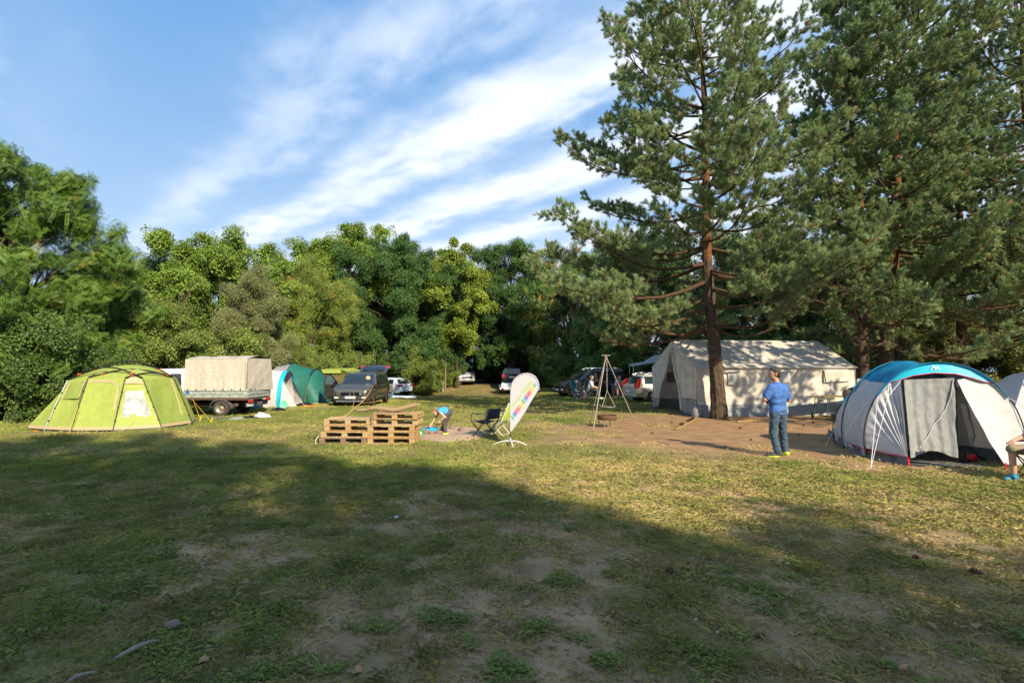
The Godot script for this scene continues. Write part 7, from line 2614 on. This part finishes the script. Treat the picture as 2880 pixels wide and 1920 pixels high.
func make_camp_kitchen() -> void:
	# tripod with hanging grill
	var t := thing("fire_tripod", "tall steel tripod with chain and hanging grill", "tripod", on(2.95, -16.7))
	var o := t.position
	var apex := Vector3(2.94, 2.2, -16.7) - o
	for p in [Vector3(2.44, 0, -16.09), Vector3(2.50, 0, -17.22), Vector3(3.91, 0, -16.79)]:
		var mb0 := MB.new()
		mb0.rod(p - o, apex + (apex - (p - o)).normalized() * 0.04, 0.015, 8)
		part(t, "leg", mb0, M.rust_pole)
	var mb := MB.new()
	mb.cbox(apex + Vector3(0, 0.02, 0), Vector3(0.28, 0.03, 0.06), 0.008)
	part(t, "head_plate", mb, M.rust_pole)
	mb = MB.new()
	for i in 16:
		var y := lerpf(2.15, 1.12, i / 15.0)
		mb.lathe(Vector3(0.02, y, 0.0), [Vector2(0.012, -0.03), Vector2(0.018, 0.0), Vector2(0.012, 0.03)], 5, Basis(Vector3.UP, i * 1.57))
	part(t, "chain", mb, M.rust_pole).set_meta("kind", "stuff")
	for i in 3:
		var a := TAU * i / 3 + 0.4
		mb = MB.new()
		mb.rod(Vector3(0.02, 1.12, 0), Vector3(0.03 + cos(a) * 0.24, 0.63, sin(a) * 0.24), 0.009, 5)
		part(t, "grill_chain", mb, M.rust_pole)
	var g := Node3D.new()
	g.name = "grill"
	t.add_child(g, true)
	g.position = Vector3(0.03, 0.62, 0)
	mb = MB.new()
	mb.lathe(Vector3.ZERO, [Vector2(0.24, -0.01), Vector2(0.255, 0.0), Vector2(0.24, 0.01)], 24)
	part(g, "ring", mb, M.rust_pole)
	for i in 9:
		var x := -0.2 + i * 0.05
		var h := sqrt(0.0576 - x * x)
		mb = MB.new()
		mb.rod(Vector3(x, 0, -h), Vector3(x, 0, h), 0.006, 4)
		part(g, "bar", mb, M.rust_pole)
	# fire bowl
	t = thing("fire_bowl", "rusty round fire bowl on four legs under the tripod", "fire bowl", on(2.95, -16.62))
	mb = MB.new()
	mb.lathe(Vector3.ZERO, [Vector2(0.29, 0.37), Vector2(0.30, 0.36), Vector2(0.30, 0.24), Vector2(0.28, 0.23)], 28)
	mb.lathe(Vector3.ZERO, [Vector2(0.29, 0.37), Vector2(0.285, 0.30), Vector2(0.0, 0.27)], 28)
	part(t, "bowl", mb, M.rust)
	for i in 4:
		var a := TAU * i / 4 + 0.5
		mb = MB.new()
		mb.rod(Vector3(cos(a) * 0.26, 0.0, sin(a) * 0.26), Vector3(cos(a) * 0.275, 0.26, sin(a) * 0.275), 0.015, 6)
		part(t, "leg", mb, M.rust_pole)
	# beer table and benches
	t = thing("trestle_table", "wooden trestle table with green folding legs by ridge tent", "table", on(12.0, -19.75), 0.28)
	for i in 2:
		mb = MB.new()
		mb.cbox(Vector3(0, 0.765, -0.17 + i * 0.34), Vector3(2.2, 0.028, 0.332), 0.006)
		part(t, "plank", mb, M.plank)
	var green := mat(Color(0.02, 0.13, 0.07), 0.4)
	for s in [-1.0, 1.0]:
		for z in [-0.28, 0.28]:
			mb = MB.new()
			mb.rod(Vector3(s * 0.78, 0, z), Vector3(s * 0.72, 0.75, z), 0.016, 6)
			part(t, "leg", mb, green)
		mb = MB.new()
		mb.rod(Vector3(s * 0.735, 0.5, -0.28), Vector3(s * 0.725, 0.73, 0.28), 0.009, 5)
		mb.rod(Vector3(s * 0.737, 0.5, 0.28), Vector3(s * 0.727, 0.73, -0.28), 0.009, 5)
		part(t, "leg_brace", mb, M.black)
	t = thing("trestle_bench", "folded wooden bench lying beside the tunnel tent", "bench", on(11.75, -18.75), 0.15)
	for i in 3:
		mb = MB.new()
		mb.cbox(Vector3(0.05 * i, 0.05 + i * 0.085, -0.02 * i), Vector3(1.5, 0.03, 0.26), 0.006)
		part(t, "plank", mb, M.plank)
	for s in [-0.55, 0.55]:
		mb = MB.new()
		mb.cbox(Vector3(s, 0.11, 0), Vector3(0.05, 0.2, 0.2), 0.01)
		part(t, "leg_frame", mb, green)
	mb = MB.new()
	mb.lathe(Vector3.ZERO, [Vector2(0.0, 0.0), Vector2(0.034, 0.0), Vector2(0.035, 0.14), Vector2(0.014, 0.20), Vector2(0.014, 0.25), Vector2(0.0, 0.25)], 12)
	solo("beer_bottle", mb, mat(Color(0.05, 0.022, 0.01), 0.15), "brown bottle standing on the ground before ridge tent", "bottle", on(10.85, -19.35))
	# boards with clamps at the foot of the pine
	mb = MB.new()
	var pa := Vector3(4.85, 0.03, -15.85)
	var pb := Vector3(6.42, 0.05, -18.7)
	mb.cbox((pa + pb) * 0.5, Vector3(0.09, 0.05, pa.distance_to(pb)), 0.006, Basis.looking_at(pb - pa, Vector3.UP))
	var o2 := solo("wooden_beam", mb, M.plank, "yellow wooden beam lying in front of the tall pine", "beam")
	for q in [0.25, 0.3, 0.6, 0.72, 0.85]:
		mb = MB.new()
		mb.cbox(pa.lerp(pb, q) + Vector3(-0.02, 0.06, 0), Vector3(0.10, 0.06, 0.09), 0.015)
		part(o2, "steel_fitting", mb, M.black)
	var kk := 0
	for a in [[Vector3(7.55, 0.03, -18.0), Vector3(8.55, 0.03, -18.5)], [Vector3(7.5, 0.03, -18.75), Vector3(8.2, 0.03, -18.3)]]:
		mb = MB.new()
		mb.cbox((a[0] + a[1]) * 0.5 + Vector3(0, 0.055 * kk, 0), Vector3(0.07, 0.05, a[0].distance_to(a[1])), 0.006, Basis.looking_at(a[1] - a[0], Vector3.UP))
		solo("wooden_beam", mb, M.plank, ["short yellow beam right of the pine trunk", "brown beam crossing the short yellow beam"][kk], "beam")
		kk += 1
	# pump in the tent
	t = thing("air_pump", "red and black air pump on the tunnel tent floor", "pump", Vector3(9.0, 0.02, -10.55), 0.4)
	mb = MB.new()
	blob(mb, [[Vector3(-0.12, 0.06, 0), Vector3(0.10, 0.08, 0), 0.06, 0.065]], 0.02, 0.012)
	part(t, "body", mb, M.red)
	mb = MB.new()
	mb.cbox(Vector3(-0.17, 0.045, 0), Vector3(0.16, 0.09, 0.12), 0.02)
	part(t, "base", mb, M.black)
	mb = MB.new()
	mb.tube([Vector3(-0.2, 0.08, 0.02), Vector3(-0.26, 0.24, 0.02), Vector3(-0.14, 0.30, 0.04), Vector3(0.0, 0.2, 0.08), Vector3(0.12, 0.06, 0.10)], 0.016, 7)
	part(t, "hose", mb, M.black)
	mb = MB.new()
	mb.tube([Vector3(0.1, 0.09, 0), Vector3(0.3, 0.08, -0.03), Vector3(0.42, 0.05, -0.02), Vector3(0.40, 0.02, 0.04)], 0.014, 7)
	part(t, "nozzle_hose", mb, M.black)

func crumpled(r: float, h: float, sx: float, sz: float, seed_: float) -> MB:
	var mb := MB.new()
	var rows := []
	for i in 7:
		var q := i / 6.0
		var ring := []
		for k in 16:
			var a := TAU * k / 16
			var n := n_fine.get_noise_3d(cos(a) * q * 2.0 + seed_, q * 2.0, sin(a) * q * 2.0)
			ring.append(Vector3(cos(a) * sx * r * q * (1.0 + 0.35 * n), maxf(0.004, h * (1.0 - q * q) * (0.7 + 1.2 * n) + 0.012), sin(a) * sz * r * q * (1.0 + 0.35 * n)))
		rows.append(ring)
	mb.grid(rows, true)
	return mb

func make_small_things() -> void:
	rng.seed = 55
	var mb := MB.new()
	# road, post and marker in the gap of the hedge
	var rows := []
	for z in [-51.6, -52.6, -53.8, -54.8]:
		var row := []
		for i in 13:
			var x := -12.0 + i * 2.2
			row.append(Vector3(x, gh(x, z) + 0.02, z - 0.05 * x))
		rows.append(row)
	mb.grid(rows)
	structure("road", mb, M.asphalt)
	mb = MB.new()
	mb.tube([on(-5.9, -47.2, -0.1), on(-5.88, -47.2, 2.6), on(-5.83, -47.2, 5.4)], [0.085, 0.075, 0.06], 8)
	solo("wooden_post", mb, M.pallet_grey, "tall thin wooden post at the gap in the hedge", "post")
	mb = MB.new()
	mb.cbox(on(-6.05, -46.95, 0.48), Vector3(0.16, 0.98, 0.12), 0.02)
	solo("marker_post", mb, M.car_silver, "pale grey metal marker at the foot of the wooden post", "marker")
	mb = MB.new()
	mb.rod(on(1.2, -50.8, -0.05), on(1.2, -50.8, 1.0), 0.05, 8)
	solo("bollard", mb, M.car_silver, "thin grey bollard at the road behind the trailer", "bollard")
	# things scattered beside the truck and the tents
	solo("folded_bag", crumpled(0.5, 0.07, 1.0, 0.22, 1.0), M.chair_grey, "flat grey tent bag on the grass before the truck wheel", "bag", on(-10.6, -19.15), 0.1)
	solo("folded_bag", crumpled(0.3, 0.08, 1.0, 0.5, 4.0), M.shirt_grey, "small grey bundle right of the flat tent bag", "bag", on(-9.7, -18.9), 0.3)
	solo("folded_bag", crumpled(0.36, 0.09, 1.0, 0.4, 7.0), M.black, "black bag under the white plastic sheet", "bag", on(-9.45, -19.35))
	solo("plastic_sheet", crumpled(0.32, 0.16, 1.0, 0.55, 9.0), M.white, "crumpled white plastic sheet on the grass right of truck", "sheet", on(-9.12, -19.55, 0.02))
	solo("bin_bag", crumpled(0.42, 0.14, 1.0, 0.4, 12.0), M.black_gloss, "shiny black bag lying in front of the white tunnel tent", "bag", on(-9.85, -22.5), 0.1)
	solo("beach_towel", crumpled(0.55, 0.05, 1.0, 0.55, 15.0), M.orange, "orange striped towel spread before the white tunnel tent", "towel", on(-9.55, -25.2), 0.1)
	solo("folded_blanket", crumpled(0.4, 0.16, 1.0, 0.5, 18.0), M.black, "dark blanket lying on the orange towel", "blanket", on(-9.85, -25.4, 0.03), 0.3)
	mb = MB.new()
	mb.lathe(Vector3.ZERO, [Vector2(0.0, 0.0), Vector2(0.10, 0.02), Vector2(0.16, 0.15), Vector2(0.17, 0.15), Vector2(0.11, 0.0)], 18, Basis(Vector3(1, 0, 0), 1.25))
	solo("washing_bowl", mb, M.mint, "mint green washing bowl leaning on the white tent", "bowl", on(-10.15, -23.75, 0.15), 0.5)
	mb = MB.new()
	mb.cbox(Vector3(0, 0.09, 0), Vector3(0.8, 0.18, 0.4), 0.05)
	solo("sleeping_mat", mb, M.plate_blue, "blue rolled mattress in the white tent entrance", "mattress", on(-10.75, -25.6), 1.4)
	# yellow guy lines of the truck-side tent
	var k := 0
	for a in [[Vector3(-11.9, 0.62, -19.95), Vector3(-10.75, 0.03, -18.5)], [Vector3(-11.95, 0.66, -19.95), Vector3(-9.98, 0.03, -17.8)]]:
		var t := thing("guy_rope", ["yellow rope with peg ending left, before the truck wheel", "yellow rope with peg ending right, before the truck wheel"][k], "rope")
		mb = MB.new()
		mb.rod(a[0], a[1], 0.008, 4)
		part(t, "rope", mb, M.yellow)
		mb = MB.new()
		mb.cbox(a[1] + Vector3(0.0, 0.06, 0.0), Vector3(0.035, 0.19, 0.03), 0.008, Basis(Vector3.BACK, -0.3))
		part(t, "peg", mb, M.yellow)
		k += 1
	# roots and stones of the foreground
	var root_m := mat(Color(0.52, 0.44, 0.34), 0.9, {tex = "wood", scale = Vector3(2, 2, 2)})
	mb = MB.new()
	mb.tube([Vector3(-2.62, -0.02, -3.50), Vector3(-2.54, 0.018, -3.56), Vector3(-2.50, 0.03, -3.64), Vector3(-2.45, 0.025, -3.72), Vector3(-2.38, -0.01, -3.78)], [0.01, 0.016, 0.019, 0.014, 0.006], 8)
	solo("tree_root", mb, root_m, "pale weathered root showing in the left foreground", "root")
	mb = MB.new()
	mb.tube([Vector3(-2.72, -0.03, -3.25), Vector3(-2.64, 0.02, -3.32), Vector3(-2.58, 0.015, -3.37), Vector3(-2.52, -0.02, -3.40)], [0.01, 0.015, 0.012, 0.005], 8)
	solo("tree_root", mb, root_m, "short pale root at the bottom left edge", "root")
	mb = MB.new()
	rock(mb, Vector3(0, 0.02, 0), Vector3(0.065, 0.03, 0.045), 2.0)
	solo("ground_stone", mb, M.stone, "reddish flat stone behind the pale root", "stone", on(-2.47, -3.97))
	var peb := mat(Color(0.42, 0.41, 0.40), 0.8)
	for p in [[1.46, -3.87], [1.55, -4.02], [2.64, -5.19], [1.37, -4.06], [2.76, -5.67]]:
		mb = MB.new()
		rock(mb, Vector3(0, 0.008, 0), Vector3(0.016, 0.010, 0.012), p[0] * 9.0)
		solo("white_pebble", mb, peb, "small white pebble on the foreground soil", "pebble", on(p[0], p[1], 0.004), p[0], "white pebbles in the foreground")
	mb = MB.new()
	mb.cbox(Vector3(0, 0.02, 0), Vector3(0.05, 0.004, 0.05), 0.001, Basis(Vector3.RIGHT, 0.9))
	solo("paper_tag", mb, M.white, "small white paper tag on the grass in mid foreground", "tag", on(-1.43, -6.69))
	# dry leaves and cones
	var variants := []
	for v in 4:
		mb = MB.new()
		var pts := []
		for i in 11:
			var a := TAU * i / 11
			var r := (0.042 if i % 2 == 0 else 0.028) * rng.randf_range(0.8, 1.2)
			pts.append(Vector3(cos(a) * r * 1.25, 0.012 + 0.014 * sin(a * 2.0 + v) + rng.randf_range(0, 0.012), sin(a) * r))
		for i in 11:
			mb.tri(Vector3(0, 0.006, 0), pts[i], pts[(i + 1) % 11])
		mb.rod(Vector3(0.03, 0.008, 0), Vector3(0.085, 0.012, 0.02), 0.0018, 4)
		variants.append(mesh_of(mb, M.dead_leaf))
	var spots := [[1.99, -3.84], [2.14, -3.87], [2.46, -3.62], [3.04, -3.95], [3.38, -3.94], [1.79, -3.44], [2.43, -3.42], [5.56, -9.45], [0.11, -4.34], [3.3, -6.26], [3.26, -3.95], [0.98, -6.38], [6.22, -7.6], [-1.97, -3.49], [-0.96, -3.38], [-3.16, -6.76], [-3.75, -6.36], [-3.55, -6.3], [-1.95, -7.42], [-4.69, -10.21], [-2.79, -4.35], [-3.07, -5.37], [-4.81, -5.37], [-5.73, -7.6], [-0.7, -5.32]]
	for i in spots.size():
		var o := MeshInstance3D.new()
		o.name = numbered("dry_leaf")
		o.mesh = variants[i % 4]
		add_child(o)
		o.position = on(spots[i][0], spots[i][1], 0.008)
		o.rotation.y = i * 2.1
		o.scale = Vector3.ONE * rng.randf_range(0.6, 1.0)
		tag(o, "curled brown leaf lying on the foreground grass", "leaf", "dry leaves on the foreground grass")
	var cone := MB.new()
	for i in 5:
		cone.lathe(Vector3(0, 0.022, -0.026 + i * 0.013), [Vector2(0.008, -0.008), Vector2([0.018, 0.024, 0.024, 0.019, 0.011][i], 0.004), Vector2(0.006, 0.006)], 9, Basis(Vector3.RIGHT, PI / 2), false)
	var cm := mesh_of(cone, M.cone)
	var cs := [[1.44, -4.94], [1.73, -3.8], [3.88, -6.84], [3.96, -5.32], [4.22, -4.94], [4.6, -17.2], [5.3, -17.8], [6.9, -16.2], [7.8, -14.6], [9.2, -16.9], [8.6, -13.4], [3.9, -14.9], [10.0, -17.8], [6.1, -13.7]]
	for i in cs.size():
		var o := MeshInstance3D.new()
		o.name = numbered("pine_cone")
		o.mesh = cm
		add_child(o)
		o.position = on(cs[i][0], cs[i][1], 0.0)
		o.rotation.y = i * 1.7
		o.scale = Vector3.ONE * rng.randf_range(1.0, 1.5)
		tag(o, "dark pine cone lying on the ground", "pine cone", "pine cones on the ground")
	# small plants beside the pallets and the lime tent
	var pk := 0
	for a in [[-5.05, -13.6, 0.34], [-4.85, -12.35, 0.14], [-4.55, -12.5, 0.12], [-3.9, -11.9, 0.12], [-12.1, -13.7, 0.2], [-3.95, -8.2, 0.08]]:
		var t := thing("leafy_plant", ["upright seedling left of the pallets", "low leafy plant in front of the left pallets", "second low plant in front of the left pallets", "low plant on the grass before the right pallets", "bushy weed in front of the lime tent", "small weed on the shaded grass"][pk], "plant", on(a[0], a[1]))
		var stem := MB.new()
		var lf := MB.new()
		for i in 7:
			var an := i * 2.4
			var tip := Vector3(cos(an) * a[2] * 0.5, a[2] * rng.randf_range(0.4, 1.0), sin(an) * a[2] * 0.5)
			stem.tube([Vector3.ZERO, tip * 0.6 + Vector3.UP * a[2] * 0.1, tip], [0.004, 0.003, 0.002], 4)
			for j in 4:
				var p := tip * (0.45 + 0.18 * j)
				var d: Vector3 = (Vector3(cos(an + j * 2.0), 0.25, sin(an + j * 2.0))).normalized() * a[2] * 0.28
				var s: Vector3 = d.cross(Vector3.UP).normalized() * d.length() * 0.35
				lf.quad(p, p + d * 0.5 + s, p + d, p + d * 0.5 - s)
		part(t, "stems", stem, M.plant)
		part(t, "leaves", lf, M.plant)
		pk += 1

func _ready() -> void:
	rng.seed = 4
	make_light()
	make_materials()
	make_leaf_meshes()
	make_ground()
	make_lime_tent()
	make_ridge_tent()
	make_blue_tent()
	make_far_tents()
	make_trees()
	make_cars()
	make_pallets()
	make_fire_place()
	make_chairs()
	make_flag()
	make_camp_kitchen()
	make_man()
	make_boy()
	make_seated_people()
	make_small_things()
	rng.seed = 91
	make_grass()
